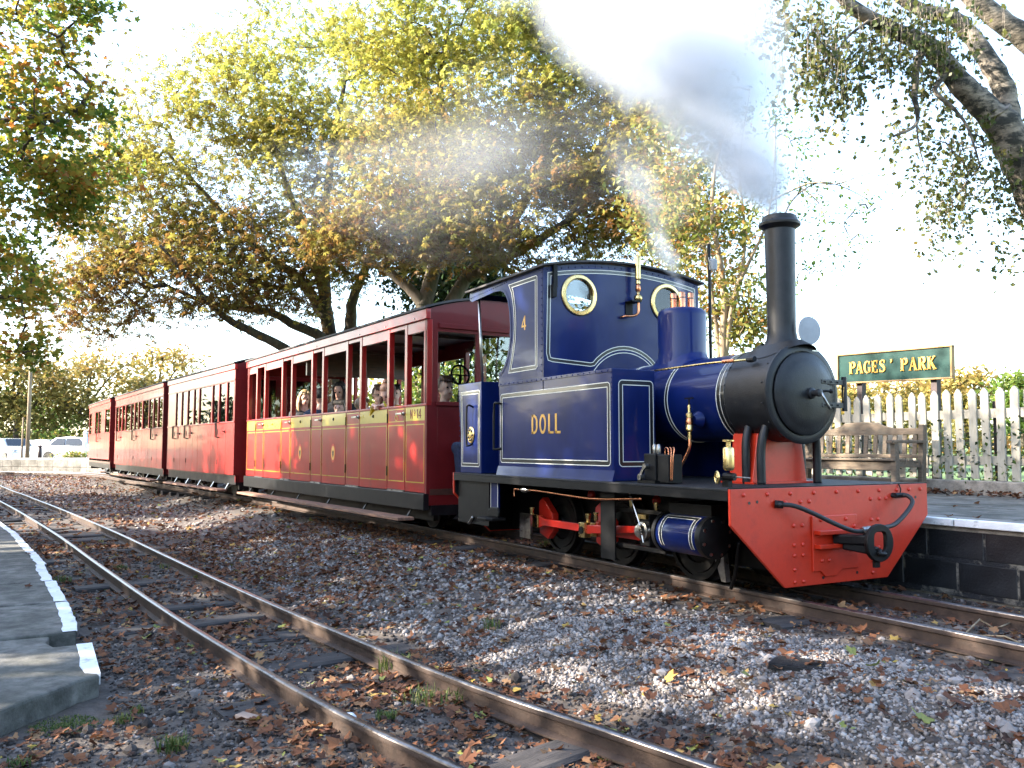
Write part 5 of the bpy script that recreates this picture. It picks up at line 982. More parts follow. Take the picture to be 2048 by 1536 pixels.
tree('leafy_shrub', 'pale yellow-green shrub seen through the open carriage windows', 'shrub', W(800, 880, 17)[:],
     [([W(800, 885, 17), W(805, 820, 17), W(820, 770, 17)], .05, .02), ([W(800, 880, 17), W(760, 810, 17), W(750, 770, 17)], .04, .015)],
     [(W(810, 800, 17), .75, .45, .8, 26), (W(745, 815, 17.5), .5, .4, .7, 16), (W(890, 770, 17), .5, .6, .6, 20)], 'ovate', .12, 46, .34, LM['green'], M['elder'], seed=14, flat=.9, tilt=1.6, colour=lambda h, c, l: .35 + .4 * c + .3 * l)
tree('elder_tree', 'slim pale-stemmed green tree rising between the cab and the chimney', 'tree', W(1448, 890, 14.5)[:],
     [([W(1448, 890, 14.5), W(1446, 700, 14.5), W(1448, 600, 14.5), W(1440, 520, 14.5), W(1425, 440, 14.5), W(1430, 340, 14.5), W(1460, 230, 14.5)], .085, .02),
      ([W(1450, 720, 14.5), W(1468, 600, 14.4), W(1500, 520, 14.3), W(1528, 460, 14.2), W(1545, 380, 14), W(1552, 240, 14)], .05, .008),
      ([W(1440, 720, 14.5), W(1425, 600, 14.7), W(1405, 480, 14.8), W(1370, 380, 15), W(1330, 300, 15)], .05, .01),
      ([W(1446, 640, 14.5), W(1478, 560, 14.6), W(1490, 470, 14.8), W(1480, 330, 15), W(1500, 180, 15)], .05, .01),
      ([W(1545, 400, 14), W(1575, 385, 13.8), W(1622, 366, 13.6), W(1672, 368, 13.5), W(1720, 352, 13.4), W(1745, 345, 13.4)], .022, .005),
      ([W(1600, 374, 13.7), W(1640, 410, 13.6), W(1655, 470, 13.5), W(1662, 545, 13.5)], .012, .004),
      ([W(1400, 470, 14.8), W(1330, 420, 15), W(1270, 370, 15.2), W(1225, 350, 15.3)], .03, .008)],
     [(W(1400, 520, 14.8), 1.15, 1.15, 1.2, 60), (W(1470, 620, 14.6), .55, .75, .8, 34), (W(1330, 430, 15.2), .8, .8, .9, 34), (W(1500, 660, 15), .35, .4, .4, 12), (W(1440, 390, 15), .9, .8, .8, 30), (W(1400, 250, 15.2), .9, .9, .8, 34)],
     'ovate', .105, 42, .32, LM['elder'], M['elder'], seed=21, flat=.9, tilt=1.5, colour=lambda h, c, l: .2 + .5 * c + .5 * l, twig=.0065)
tree('sparse_sapling', 'sparse thin twigs with few small leaves against the sky beside the chimney', 'sapling', W(1552, 890, 13.8)[:],
     [([W(1552, 890, 13.8), W(1556, 640, 13.8), W(1553, 440, 13.8), W(1551, 250, 13.8)], .02, .005), ([W(1553, 470, 13.8), W(1585, 400, 13.7), W(1640, 365, 13.6), W(1700, 380, 13.6), W(1770, 420, 13.6)], .018, .004)],
     [(W(1670, 400, 13.6), .85, .42, .5, 34), (W(1590, 320, 13.7), .5, .55, .4, 22), (W(1560, 240, 13.8), .22, .5, .3, 14), (W(1660, 490, 13.6), .6, .45, .4, 20), (W(1620, 560, 13.6), .5, .25, .3, 8)],
     'ovate', .07, 9, .17, LM['green'], M['bark'], seed=31, flat=1, tilt=2.2, colour=lambda h, c, l: .1 + .5 * l, twig=.0035)
# birch leaning in from beyond the fence on the right
bT = W(2230, 860, 9.4)
tree('birch_tree', 'mottled birch leaning in from the upper corner with hanging twigs above the sign', 'tree', (bT.x, bT.y, .44),
     [([W(2235, 872, 9.4), W(2170, 640, 9.3), W(2110, 470, 9.2), W(2048, 335, 9.1), W(2015, 270, 9.0), W(1985, 225, 9.0)], .25, .165),
      ([W(1995, 240, 9.0), W(1940, 185, 8.95), W(1895, 135, 8.9), W(1855, 90, 8.8), W(1790, 62, 8.7), W(1700, 10, 8.6), W(1640, -60, 8.5)], .15, .05),
      ([W(2020, 270, 9.05), W(2010, 190, 9.1), W(1975, 120, 9.1), W(1940, 70, 9.2), W(1905, 35, 9.2), W(1830, 15, 9.2), W(1740, -60, 9.2)], .13, .06),
      ([W(2260, 330, 9.6), W(2120, 150, 9.5), W(2048, 75, 9.5), W(1985, 28, 9.5), W(1920, -30, 9.5)], .15, .10),
      ([W(1850, 95, 8.8), W(1834, 128, 8.7), W(1829, 191, 8.7), W(1833, 215, 8.7), W(1831, 251, 8.7), W(1786, 273, 8.7)], .05, .012),
      ([W(1900, 140, 8.9), W(1870, 180, 8.8), W(1905, 215, 8.8), W(1935, 255, 8.8), W(1960, 330, 8.8)], .035, .008),
      ([W(1833, 245, 8.7), W(1838, 290, 8.7), W(1850, 335, 8.7)], .012, .004),
      ([W(1740, 40, 8.6), W(1690, 80, 8.5), W(1650, 150, 8.5)], .02, .005)],
     [(W(1590, 30, 8.5), .36, .28, .6, 14), (W(1630, 110, 8.5), .26, .36, .5, 24), (W(1690, 130, 8.6), .28, .30, .4, 12), (W(1760, 40, 8.7), .5, .34, .5, 30), (W(1850, 60, 8.8), .45, .40, .5, 30), (W(1880, 240, 9.3), .45, .5, .6, 30), (W(1960, 350, 9.2), .5, .42, .6, 26), (W(1900, 400, 9.2), .28, .3, .4, 9), (W(2010, 280, 9.4), .4, .6, .6, 16), (W(2035, 470, 9.2), .2, .3, .4, 5)],
     'birch', .058, 34, .20, LM['birch'], M['birch'], seed=41, flat=1.0, tilt=2.4, hang=.42, colour=lambda h, c, l: .15 + .45 * l + .55 * np.maximum(0, c - .65) * 1.6, twig=.0028)
# maple hanging in at the upper left, and the maples along the path that throw the dappled shade
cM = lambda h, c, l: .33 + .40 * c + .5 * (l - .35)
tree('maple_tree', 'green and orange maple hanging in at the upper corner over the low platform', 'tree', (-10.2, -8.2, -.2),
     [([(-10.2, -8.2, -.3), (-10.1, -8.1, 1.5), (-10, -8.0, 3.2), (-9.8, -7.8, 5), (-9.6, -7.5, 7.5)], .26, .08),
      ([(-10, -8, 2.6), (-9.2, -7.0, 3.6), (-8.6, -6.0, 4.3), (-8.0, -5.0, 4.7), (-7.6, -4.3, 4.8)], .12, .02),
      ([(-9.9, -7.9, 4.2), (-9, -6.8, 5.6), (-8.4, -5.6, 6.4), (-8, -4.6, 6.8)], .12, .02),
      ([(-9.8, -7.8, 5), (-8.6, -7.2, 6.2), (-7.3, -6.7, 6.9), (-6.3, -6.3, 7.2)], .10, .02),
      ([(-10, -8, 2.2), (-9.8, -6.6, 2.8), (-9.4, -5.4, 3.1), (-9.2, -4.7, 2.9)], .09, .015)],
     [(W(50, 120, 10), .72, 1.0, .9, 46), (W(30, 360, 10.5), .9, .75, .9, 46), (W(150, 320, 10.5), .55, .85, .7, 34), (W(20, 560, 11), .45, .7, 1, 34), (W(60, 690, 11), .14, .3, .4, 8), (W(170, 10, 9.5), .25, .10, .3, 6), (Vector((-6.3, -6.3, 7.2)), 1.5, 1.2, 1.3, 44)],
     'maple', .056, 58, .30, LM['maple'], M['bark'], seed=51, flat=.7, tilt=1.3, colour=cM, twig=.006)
def shade_tree(x, y, cz, rx, ry, rz_, n, per, seed, label):
    cc = Vector((x, y, cz))
    tree('maple_tree', label, 'tree', (x, y, -.2), [([(x, y, -.3), (x + .1, y, 2), (x, y + .1, 4), (x, y, cz + 1)], .25, .08), ([(x, y, 2.8), (x + 1, y + .4, 4.2), (x + 2, y + 1, 5.2)], .12, .03), ([(x, y, 2.6), (x - 1.2, y + .5, 4), (x - 2.4, y + .7, 5)], .12, .03)],
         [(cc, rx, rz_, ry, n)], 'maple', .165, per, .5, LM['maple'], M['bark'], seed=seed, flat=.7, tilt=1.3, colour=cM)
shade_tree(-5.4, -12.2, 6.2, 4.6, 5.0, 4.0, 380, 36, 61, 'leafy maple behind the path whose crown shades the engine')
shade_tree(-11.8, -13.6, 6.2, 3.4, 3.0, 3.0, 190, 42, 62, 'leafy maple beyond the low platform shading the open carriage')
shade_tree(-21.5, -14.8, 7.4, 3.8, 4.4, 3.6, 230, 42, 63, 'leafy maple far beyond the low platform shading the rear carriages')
# far trees
def far_tree(px, D, top, wpx, n, per, seed, label, lm='far', lo_=905, lsz=.34):
    b = W(px, lo_, D); s = D / 1724.7; hpx = lo_ - top
    tree('park_tree', label, 'tree', (b.x, b.y, b.z), [([W(px, lo_, D), W(px + 3, lo_ - hpx * .3, D), W(px - 4, lo_ - hpx * .55, D), W(px + 6, top + hpx * .12, D)], .24, .05),
          ([W(px + 3, lo_ - hpx * .25, D), W(px + wpx * .25, lo_ - hpx * .5, D), W(px + wpx * .42, lo_ - hpx * .68, D)], .12, .03), ([W(px, lo_ - hpx * .3, D), W(px - wpx * .22, lo_ - hpx * .52, D), W(px - wpx * .40, lo_ - hpx * .7, D)], .12, .03), ([W(px, lo_ - hpx * .5, D), W(px + wpx * .15, lo_ - hpx * .75, D), W(px + wpx * .3, top + hpx * .1, D)], .09, .03)],
         [(W(px, top + hpx * .34, D), wpx * .5 * s, hpx * .34 * s, wpx * .4 * s, n), (W(px, lo_ - hpx * .30, D), wpx * .42 * s, hpx * .2 * s, wpx * .3 * s, n // 3)], 'ovate', lsz, per, 1.0 * (D / 60), LM[lm], M['bark'], seed=seed, flat=.5, tilt=1.3, twig=.02, colour=lambda h, c, l: .15 + .5 * h + .3 * (c - .5) + .4 * (l - .4), group='park trees beyond the car park')
far_tree(180, 62, 706, 260, 90, 42, 71, 'golden spreading tree above the last carriage, beyond the car park')
far_tree(320, 66, 690, 190, 80, 44, 72, 'green and gold rounded tree just above the carriage roofs')
far_tree(30, 60, 690, 200, 90, 44, 73, 'tall yellow-green tree behind the wooden pole at the picture edge')
far_tree(110, 74, 775, 170, 60, 44, 74, 'low olive tree between the pole and the last carriage', 'green')
far_tree(-170, 66, 700, 220, 60, 40, 76, 'tall olive tree beyond the car park, hidden by the maple')
far_tree(-290, 62, 690, 220, 60, 40, 77, 'broad olive tree beyond the siding, hidden by the maple')
far_tree(-70, 60, 720, 190, 60, 40, 75, 'olive tree just outside the pole by the car park', 'green')
for k, (px, D, top, wp, lm) in enumerate(((1690, 58, 762, 120, 'far'), (1765, 64, 752, 140, 'far'), (1850, 70, 748, 130, 'far'), (1930, 60, 735, 130, 'far'), (2045, 55, 738, 100, 'green'), (2110, 62, 742, 140, 'far'))):
    far_tree(px, D, top, wp, 60, 38, 80 + k, ('small amber tree far behind the left half of the sign', 'amber round tree far behind the middle of the sign', 'pale gold tree far behind the right end of the sign', 'bare-topped amber tree far beyond the pickets right of the sign', 'green tree far beyond the pickets at the picture edge', 'amber tree beyond the birch trunk')[k], lm, 892, .36)
# hedge band closing the park, seen as one mass
rg = np.random.default_rng(99)
def hedge(name, label, p0, p1, h, depth, n, lm, size, z0=.3):
    t = rg.uniform(0, 1, n); a, b = np.array(p0), np.array(p1); d = (b - a) / np.linalg.norm(b - a); q = np.array((-d[1], d[0])); xy = a + (b - a) * t[:, None] + q * rg.normal(size=(n, 1)) * depth
    hh = h * (.75 + .25 * np.sin(t * 40) * np.sin(t * 17 + 1)); z = z0 + hh * rg.uniform(0, 1, n) ** .8
    global RNG; RNG = rg; V, F = scatter(*LEAF['ovate'], np.c_[xy, z], size * rg.uniform(.6, 1.3, n), rot_mats(n, 1.6)); c = rg.uniform(0, 1, n)
    o = np_mesh(name, V, F, LM[lm], rnd=np.repeat(c, 4), kind='stuff', label=label); return o
hedge('hedge_foliage', 'distant hedge along the far side of the park', (-75, 60), (40, 66), 2.4, 1.2, 16000, 'far', .45)
hedge('hedge_foliage', 'green undergrowth behind the car park', tuple(W(-60, 900, 68)[:2]), tuple(W(420, 900, 72)[:2]), 2.0, 1.2, 9000, 'green', .32, .5)
hedge('undergrowth', 'shaded green undergrowth along the platform behind the train', (-24, 4.6), (-4.6, 4.7), 1.5, .35, 9000, 'holly', .12, .4)
hedge('ivy', 'ivy and brambles growing through the picket fence', (-7.2, 4.02), (.6, 4.02), .62, .10, 2600, 'green', .052, .60)
hedge('ivy', 'ivy sprigs climbing the front of the pickets', (-3.6, 3.88), (-1.0, 3.88), .75, .02, 420, 'holly', .045, .62)
# ================================================================== BALLAST, LITTER, WEEDS
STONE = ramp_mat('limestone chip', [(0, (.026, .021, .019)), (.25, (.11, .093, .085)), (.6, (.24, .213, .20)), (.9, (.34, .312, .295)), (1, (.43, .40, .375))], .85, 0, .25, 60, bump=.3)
LITTER = ramp_mat('dry fallen leaf', [(0, (.045, .021, .014)), (.3, (.12, .046, .022)), (.6, (.20, .082, .036)), (.82, (.29, .17, .085)), (.95, (.36, .25, .05)), (1, (.18, .21, .06))], .75, .22, .25, 40)
CXY = np.array((CAM.x, CAM.y)); FH = np.array((fw.x, fw.y)); FH /= np.linalg.norm(FH); RH = np.array((_r.x, _r.y))
def ground_points(n, d0, d1, rg, margin=.10, power=1.0):
    """places on the ground in front of the path, between two distances"""
    u = rg.uniform(0, 1, n); D = (d0 ** 2 + (d1 ** 2 - d0 ** 2) * u) ** .5 if power == 1 else d0 * (d1 / d0) ** u
    l = rg.uniform(-.594 - margin, .594 + margin, n) * D
    return CXY + D[:, None] * FH + l[:, None] * RH, D
cLx = np.array([p[0] for p in LEFTP])[::-1]; cLy = np.array([p[1] for p in LEFTP])[::-1]; cMx = np.array([p[0] for p in MAINP])[::-1]; cMy = np.array([p[1] for p in MAINP])[::-1]
def zones(xy):
    yl = np.interp(xy[:, 0], cLx, cLy); ym = np.interp(xy[:, 0], cMx, cMy); return xy[:, 1] - yl, xy[:, 1] - ym     # distance from siding and from main track centre
edx = np.array([p[0] for p in ED])[::-1]; edy = np.array([p[1] for p in ED])[::-1]
def on_ground(xy):
    lowpf = (xy[:, 0] < -.55) & (xy[:, 1] < np.interp(xy[:, 0], edx, edy) + .03)
    return (xy[:, 1] < .97) & ~lowpf
def off_rails(xy, w=.05):
    a, b = zones(xy); return (np.abs(np.abs(a) - .33) > w) & (np.abs(np.abs(b) - .33) > w)
rg = np.random.default_rng(5); RNG = rg
def stones(n, d0, d1, smin, smax, power, seed, keep_fn, zoff=0.0, cshift=0.0):
    rg = np.random.default_rng(seed); xy, D = ground_points(n, d0, d1, rg, .12, power); k = on_ground(xy) & off_rails(xy, .055)
    a, b = zones(xy); pr = keep_fn(a, b, xy); k &= rg.uniform(0, 1, n) < pr; xy, a, b = xy[k], a[k], b[k]; m = len(xy)
    base = np.array([(x, y, z) for z in (-.5, .5) for y in (-.5, .5) for x in (-.5, .5)]); sz = (smin + (smax - smin) * rg.uniform(0, 1, m) ** 2.2)
    V = base[None] * (1 + rg.uniform(-.5, .5, (m, 8, 3))); V = V * np.stack([sz, sz * rg.uniform(.6, 1, m), sz * rg.uniform(.4, .8, m)], 1)[:, None, :]
    global RNG; RNG = rg; V = np.einsum('nij,nkj->nki', rot_mats(m, .9), V); V += np.c_[xy, gz(xy[:, 0], xy[:, 1]) + sz * .12 + zoff][:, None, :]
    Fb = np.array([(0, 2, 3, 1), (4, 5, 7, 6), (0, 1, 5, 4), (2, 6, 7, 3), (0, 4, 6, 2), (1, 3, 7, 5)]); F = Fb[None] + (np.arange(m) * 8)[:, None, None]
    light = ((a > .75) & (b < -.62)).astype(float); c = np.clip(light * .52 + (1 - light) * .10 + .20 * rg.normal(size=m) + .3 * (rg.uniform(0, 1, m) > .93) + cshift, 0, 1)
    return V, F.reshape(-1, 4), c, m
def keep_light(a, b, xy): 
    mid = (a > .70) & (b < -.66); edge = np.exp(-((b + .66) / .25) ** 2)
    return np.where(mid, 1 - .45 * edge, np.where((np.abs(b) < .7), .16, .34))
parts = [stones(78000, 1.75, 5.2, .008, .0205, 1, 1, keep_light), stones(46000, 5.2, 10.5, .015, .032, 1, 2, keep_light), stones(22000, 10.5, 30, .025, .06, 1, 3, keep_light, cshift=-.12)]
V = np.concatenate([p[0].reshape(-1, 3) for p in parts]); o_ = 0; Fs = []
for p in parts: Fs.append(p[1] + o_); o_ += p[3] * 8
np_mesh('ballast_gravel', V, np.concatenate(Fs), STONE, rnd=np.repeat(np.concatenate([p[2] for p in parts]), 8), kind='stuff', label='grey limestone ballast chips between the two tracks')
# a few hundred of the largest stones stand as single pieces of the ground
sv, sf_, sc2, m = stones(900, 1.9, 4.6, .034, .062, 1, 9, lambda a, b, xy: np.full(len(a), .5))
bmi = bmesh.new(); bmesh.ops.create_icosphere(bmi, subdivisions=1, radius=1); IV = np.array([v.co[:] for v in bmi.verts]); IF = [tuple(v.index for v in f.verts) for f in bmi.faces]; bmi.free()
for i in range(min(m, 190)):
    c_ = sv[i].mean(0); ext = np.ptp(sv[i], axis=0) * .42; V_ = c_ + IV * ext * (1 + rg.uniform(-.28, .28, (len(IV), 3)))
    me = bpy.data.meshes.new('stone'); me.from_pydata([tuple(v) for v in V_], [], IF); me.attributes.new('rnd', 'FLOAT', 'POINT').data.foreach_set('value', [float(min(.7, sc2[i]))] * len(IV)); me.materials.append(STONE)
    o = bpy.data.objects.new('stone', me); COL.objects.link(o); o.parent = ground
# leaves
def maple_litter(rg):
    """one curled dead leaf: five lobes from the stalk, cupped"""
    V = [(0, 0, 0)]; F = []; cup = rg.uniform(.2, 1.1); 
    A = [-2.5, -2.05, -1.6, -1.2, -.85, -.5, 0, .5, .85, 1.2, 1.6, 2.05, 2.5]; Rr = [.3, .55, .45, .75, .9, .58, 1.0, .58, .9, .75, .45, .55, .3]
    for a, r in zip(A, Rr):
        r *= rg.uniform(.85, 1.12); x, y = r * math.cos(a), r * math.sin(a); V.append((x, y, cup * (abs(y) ** 1.6) * .6 + rg.uniform(-.12, .12) + .25 * cup * max(0, x) ** 2 * rg.uniform(.2, 1)))
    F = [(0, i, i + 1) for i in range(1, len(A))]; return np.array(V), np.array(F)
rg = np.random.default_rng(17); protoL = [maple_litter(rg) for _ in range(10)]
def litter_keep(a, b, xy):
    far = sstep(3, -7, xy[:, 0]); between = np.abs(a) < .62
    p = .16 + .75 * far; p = np.where(between, .55 + .3 * (xy[:, 0] > -.6), p); p = np.where(a < -.62, .30 + .3 * far, p); p = np.where(b > -1.0, .20 + .5 * far, p)
    clump = .5 + .5 * np.sin(2.3 * xy[:, 0] + 1.1 * np.sin(3.7 * xy[:, 1])) * np.sin(3.1 * xy[:, 1] + .8 * xy[:, 0]); return p * (.35 + .9 * clump)
def litter(n, d0, d1, smin, smax, seed, power=1):
    rg = np.random.default_rng(seed); xy, D = ground_points(n, d0, d1, rg, .12, power); k = on_ground(xy) & off_rails(xy, .03); a, b = zones(xy); k &= rg.uniform(0, 1, n) < litter_keep(a, b, xy); xy = xy[k]; m = len(xy); return xy, smin + (smax - smin) * rg.uniform(0, 1, m) ** 1.6, rg
Vs = []; Fs = []; Cs = []; o_ = 0
for (n, d0, d1, s0, s1, sd) in ((15000, 1.75, 5, .014, .046, 1), (36000, 5, 11, .022, .055, 2), (46000, 11, 34, .035, .075, 3)):
    xy, s, rg = litter(n, d0, d1, s0, s1, sd); m = len(xy); which = rg.integers(0, 10, m); RNG = rg
    for q in range(10):
        k = which == q; kk = int(k.sum()); 
        if not kk: continue
        bv, bf = protoL[q]; pos = np.c_[xy[k], gz(xy[k][:, 0], xy[k][:, 1]) + .010 + .012 * rg.uniform(0, 1, kk)]; V, F = scatter(bv, bf, pos, s[k], rot_mats(kk, .55)); Vs.append(V); Fs.append(F + o_); o_ += len(V); Cs.append(np.repeat(np.clip(.36 + .27 * rg.normal(size=kk) + .25 * (rg.uniform(0, 1, kk) > .9), 0, 1), len(bv)))
# small yellow flecks and crumbs
xy, D = ground_points(9000, 1.8, 12, rg, .1); k = on_ground(xy) & off_rails(xy, .02); xy = xy[k]; m = len(xy); bv = np.array([(-.5, 0, 0), (0, .28, .08), (.5, 0, .0), (0, -.28, .05)]); bf3 = np.array([(0, 1, 2), (0, 2, 3)])
RNG = rg; V, F = scatter(bv, bf3, np.c_[xy, gz(xy[:, 0], xy[:, 1]) + .016], rg.uniform(.012, .03, m), rot_mats(m, .7)); Vs.append(V); Fs.append(F + o_); Cs.append(np.repeat(np.clip(.5 + .3 * rg.normal(size=m), 0, 1), 4))
np_mesh('leaf_litter', np.concatenate(Vs), np.concatenate(Fs), LITTER, rnd=np.concatenate(Cs), kind='stuff', label='brown fallen leaves strewn over the trackbed')
xy, s, rg = litter(2600, 1.8, 4.6, .036, .066, 44); fal = []
for i in range(min(len(xy), 260)):
    bv, bf = protoL[i % 10]; me = bpy.data.meshes.new('fallen_leaf') if i < 40 else fal[i % 40]
    if i < 40:
        me.from_pydata([tuple(v) for v in bv], [], [tuple(f) for f in bf]); c = float(np.clip(.40 + .26 * rg.normal() + .3 * (rg.uniform() > .88), 0, 1)); me.attributes.new('rnd', 'FLOAT', 'POINT').data.foreach_set('value', [c] * len(bv)); me.materials.append(LITTER); fal.append(me)
    o = bpy.data.objects.new('fallen_leaf', me); COL.objects.link(o); o.parent = ground; sz = float(s[i]); o.scale = (sz, sz * rg.uniform(.8, 1.1), sz); o.location = (xy[i][0], xy[i][1], float(gz(xy[i][0], xy[i][1])) + .022); o.rotation_euler = (rg.uniform(-.5, .5), rg.uniform(-.5, .5), rg.uniform(0, 6.28))
# leaves on the platforms
for nm, (x0, x1, y0, y1, zz, n) in (('station platform', (-3.5, 2.5, 1.05, 3.3, .513, 26)), ('low platform', (-8, -.8, -6, -4.2, -.095, 14))):
    for i in range(n):
        o = bpy.data.objects.new('fallen_leaf', fal[int(rg.integers(0, 40))]); COL.objects.link(o); o.parent = ground; sz = rg.uniform(.03, .055); o.scale = (sz, sz, sz); o.location = (rg.uniform(x0, x1), rg.uniform(y0, y1), zz + .004); o.rotation_euler = (rg.uniform(-.3, .3), rg.uniform(-.3, .3), rg.uniform(0, 6.28))
Vs = []; Fs = []; o_ = 0; n = 900; xy = np.c_[rg.uniform(-7, 2.5, n), 3.80 - np.abs(rg.normal(size=n)) * .16]
for q in range(10):
    k = np.arange(n) % 10 == q; bv, bf = protoL[q]; kk = int(k.sum()); V, F = scatter(bv, bf, np.c_[xy[k], .52 + .03 * rg.uniform(0, 1, kk)], rg.uniform(.025, .05, kk), rot_mats(kk, .8)); Vs.append(V); Fs.append(F + o_); o_ += len(V)
np_mesh('leaf_drift', np.concatenate(Vs), np.concatenate(Fs), LITTER, rnd=np.repeat(np.clip(.38 + .2 * rg.normal(size=n), 0, 1), 14), kind='stuff', label='drift of brown leaves against the fence kerb')
# grass tufts and weeds
BLADE = ramp_mat('grass blade', [(0, (.045, .075, .018)), (.6, (.09, .14, .032)), (1, (.22, .20, .07))], .6, .35)
def tuft(x, y, n, h, spread, label, lean=.5):
    V = []; F = []; C = []
    for i in range(n):
        a = rg.uniform(0, 6.28); n; r = spread * rg.uniform(0, 1) ** .7; bx, by = r * math.cos(a), r * math.sin(a); hh = h * rg.uniform(.45, 1); a2 = rg.uniform(0, 6.28); ln = lean * rg.uniform(.2, 1); wd = .0012 + .0018 * rg.uniform(); k = len(V); px_, py_ = -math.sin(a2) * wd, math.cos(a2) * wd; dx, dy = math.cos(a2), math.sin(a2)
        V += [(bx + px_, by + py_, 0), (bx - px_, by - py_, 0), (bx - px_ + dx * hh * ln * .35, by - py_ + dy * hh * ln * .35, hh * .6), (bx + px_ + dx * hh * ln * .35, by + py_ + dy * hh * ln * .35, hh * .6), (bx + dx * hh * ln, by + dy * hh * ln, hh * (1 - .35 * ln))]
        F += [(k, k + 1, k + 2, k + 3), (k + 3, k + 2, k + 4, k + 4)]; C += [rg.uniform(0, 1)] * 5
    me = bpy.data.meshes.new('grass_tuft'); me.from_pydata(V, [], [f if f[2] != f[3] else f[:3] for f in F]); me.attributes.new('rnd', 'FLOAT', 'POINT').data.foreach_set('value', C); me.materials.append(BLADE); o = bpy.data.objects.new('grass_tuft', me); put(o, None, None, label, 'weed', 'weeds in the trackbed'); o.location = (x, y, float(gz(x, y)))
def gpt(px, py, z): d = fw + _r * ((px - 1024) / 1724.7) - _u * ((py - 768) / 1724.7); t = (z - CAM.z) / d.z; p = CAM + d * t; return p.x, p.y
for (px, py, n, h, sp, lb) in ((790, 1340, 46, .15, .07, 'tall green weed against the siding rail in the middle of the picture'), (775, 1440, 60, .05, .04, 'bright green low weed between the siding rails below the tall weed'), (850, 1400, 40, .09, .10, 'thin grass blades among leaves between the siding rails'), (930, 1400, 34, .10, .08, 'thin grass tuft between the siding rails, right of the others'), (345, 1490, 46, .09, .05, 'grass tuft on dark soil near the bottom of the picture'), (240, 1435, 40, .05, .04, 'small grass tuft on the soil below the end slab'), (125, 1160, 50, .08, .06, 'green weed beside the white platform edge'), (242, 1140, 40, .07, .05, 'green weed between the siding rails by the platform'), (985, 1290, 26, .09, .05, 'small grass tuft in the gravel right of the siding'), (648, 1265, 26, .06, .05, 'small yellow-green weed at the foot of the siding rail'), (1090, 1100, 30, .09, .06, 'bright weed against the main rail below the engine step'), (30, 1525, 30, .05, .05, 'small weed in the bottom corner of the picture'), (330, 1100, 30, .07, .06, 'weed beside the far siding rail'), (275, 1415, 24, .04, .03, 'tiny green sprig on soil below the end slab')):
    x, y = gpt(px, py, -.19 if py > 1120 and px < 1000 else -.02); tuft(x, y, n * 2, h, sp * 1.25, lb, .95)
x, y = gpt(130, 1445, -.2); tuft(x, y, 900, .016, .15, 'flat green moss patch on the soil beside the end slab', .9)
# drain cover, white stone, twigs
x, y = gpt(1600, 1352, -.03); dc = thing('drain_cover', 'small dark ribbed plate lying in the gravel', 'cover', (x, y, float(gz(x, y)) + .010), .5)
MB().prism(rrect(-.12, .12, -.09, .09, .03), lambda a, b, t: (a, b, t), -.02, .004).build('plate', M['plate'], dc, local=True)
for k in range(9): MB().box(-.11, .11, -.08 + k * .019, -.072 + k * .019, .0042, .008).build('rib', M['plate'], dc, local=True)
x, y = gpt(700, 1452, -.19); o = MB().sphere((0, 0, 0), .035, 9, 6, sc=(1.2, .8, .8)).build('pale_stone', mat('chalk stone', (.6, .6, .6), .8, bump=.5), label='single white chalky stone beside the siding rail', cat='stone'); o.location = (x, y, float(gz(x, y)) + .02)
x, y = gpt(495, 1440, -.19); o = MB().box(-.05, .05, -.03, .03, 0, .03).build('broken_brick', mat('brick piece', (.30, .21, .16), .9, bump=.4), label='pale broken brick piece on the soil near the siding', cat='brick', bevel=.008); o.location = (x, y, float(gz(x, y))); o.rotation_euler = (0, .1, .7)
for k, (pts, lb) in enumerate((([(1930, 1272), (1960, 1250), (1990, 1262), (2020, 1258)], 'bent dead twig lying between the main rails'), ([(1960, 1275), (2010, 1285), (2040, 1290)], 'straight pale dead stick lying between the main rails'))):
    P_ = [(*gpt(px, py, .02), .03 + .02 * (i % 2)) for i, (px, py) in enumerate(pts)]; MB().tube(P_, .005, 6).build('dead_twig', M['elder'], label=lb, cat='twig', smooth=True)
# ================================================================== PEOPLE
SK = mat('skin', (.62, .37, .28), .5, var=.06); SK.node_tree.nodes['Principled BSDF'].inputs['Subsurface Weight'].default_value = .08
def cloth(nm, c): return mat(nm, c, .9, var=.15, scale=20, bump=.2, bscale=120)
def stripes():
    m = bpy.data.materials.new('navy and white striped jersey'); m.use_nodes = True; t = m.node_tree; N = t.nodes; L = t.links; b = N['Principled BSDF']; tc = N.new('ShaderNodeTexCoord'); sx = N.new('ShaderNodeSeparateXYZ'); L.new(tc.outputs['Object'], sx.inputs[0])
    nz = N.new('ShaderNodeTexNoise'); nz.inputs['Scale'].default_value = 5; L.new(tc.outputs['Object'], nz.inputs['Vector']); ad = N.new('ShaderNodeMath'); ad.operation = 'MULTIPLY_ADD'; ad.inputs[1].default_value = .03; L.new(nz.outputs['Fac'], ad.inputs[0]); L.new(sx.outputs['Z'], ad.inputs[2])
    mu = N.new('ShaderNodeMath'); mu.operation = 'MULTIPLY'; mu.inputs[1].default_value = 34; L.new(ad.outputs[0], mu.inputs[0]); fr = N.new('ShaderNodeMath'); fr.operation = 'FRACT'; L.new(mu.outputs[0], fr.inputs[0]); gt = N.new('ShaderNodeMath'); gt.operation = 'GREATER_THAN'; gt.inputs[1].default_value = .5; L.new(fr.outputs[0], gt.inputs[0])
    mx = N.new('ShaderNodeMix'); mx.data_type = 'RGBA'; mx.inputs['A'].default_value = (.03, .04, .08, 1); mx.inputs['B'].default_value = (.6, .58, .56, 1); L.new(gt.outputs[0], mx.inputs['Factor']); L.new(mx.outputs['Result'], b.inputs['Base Color']); b.inputs['Roughness'].default_value = .9; return m
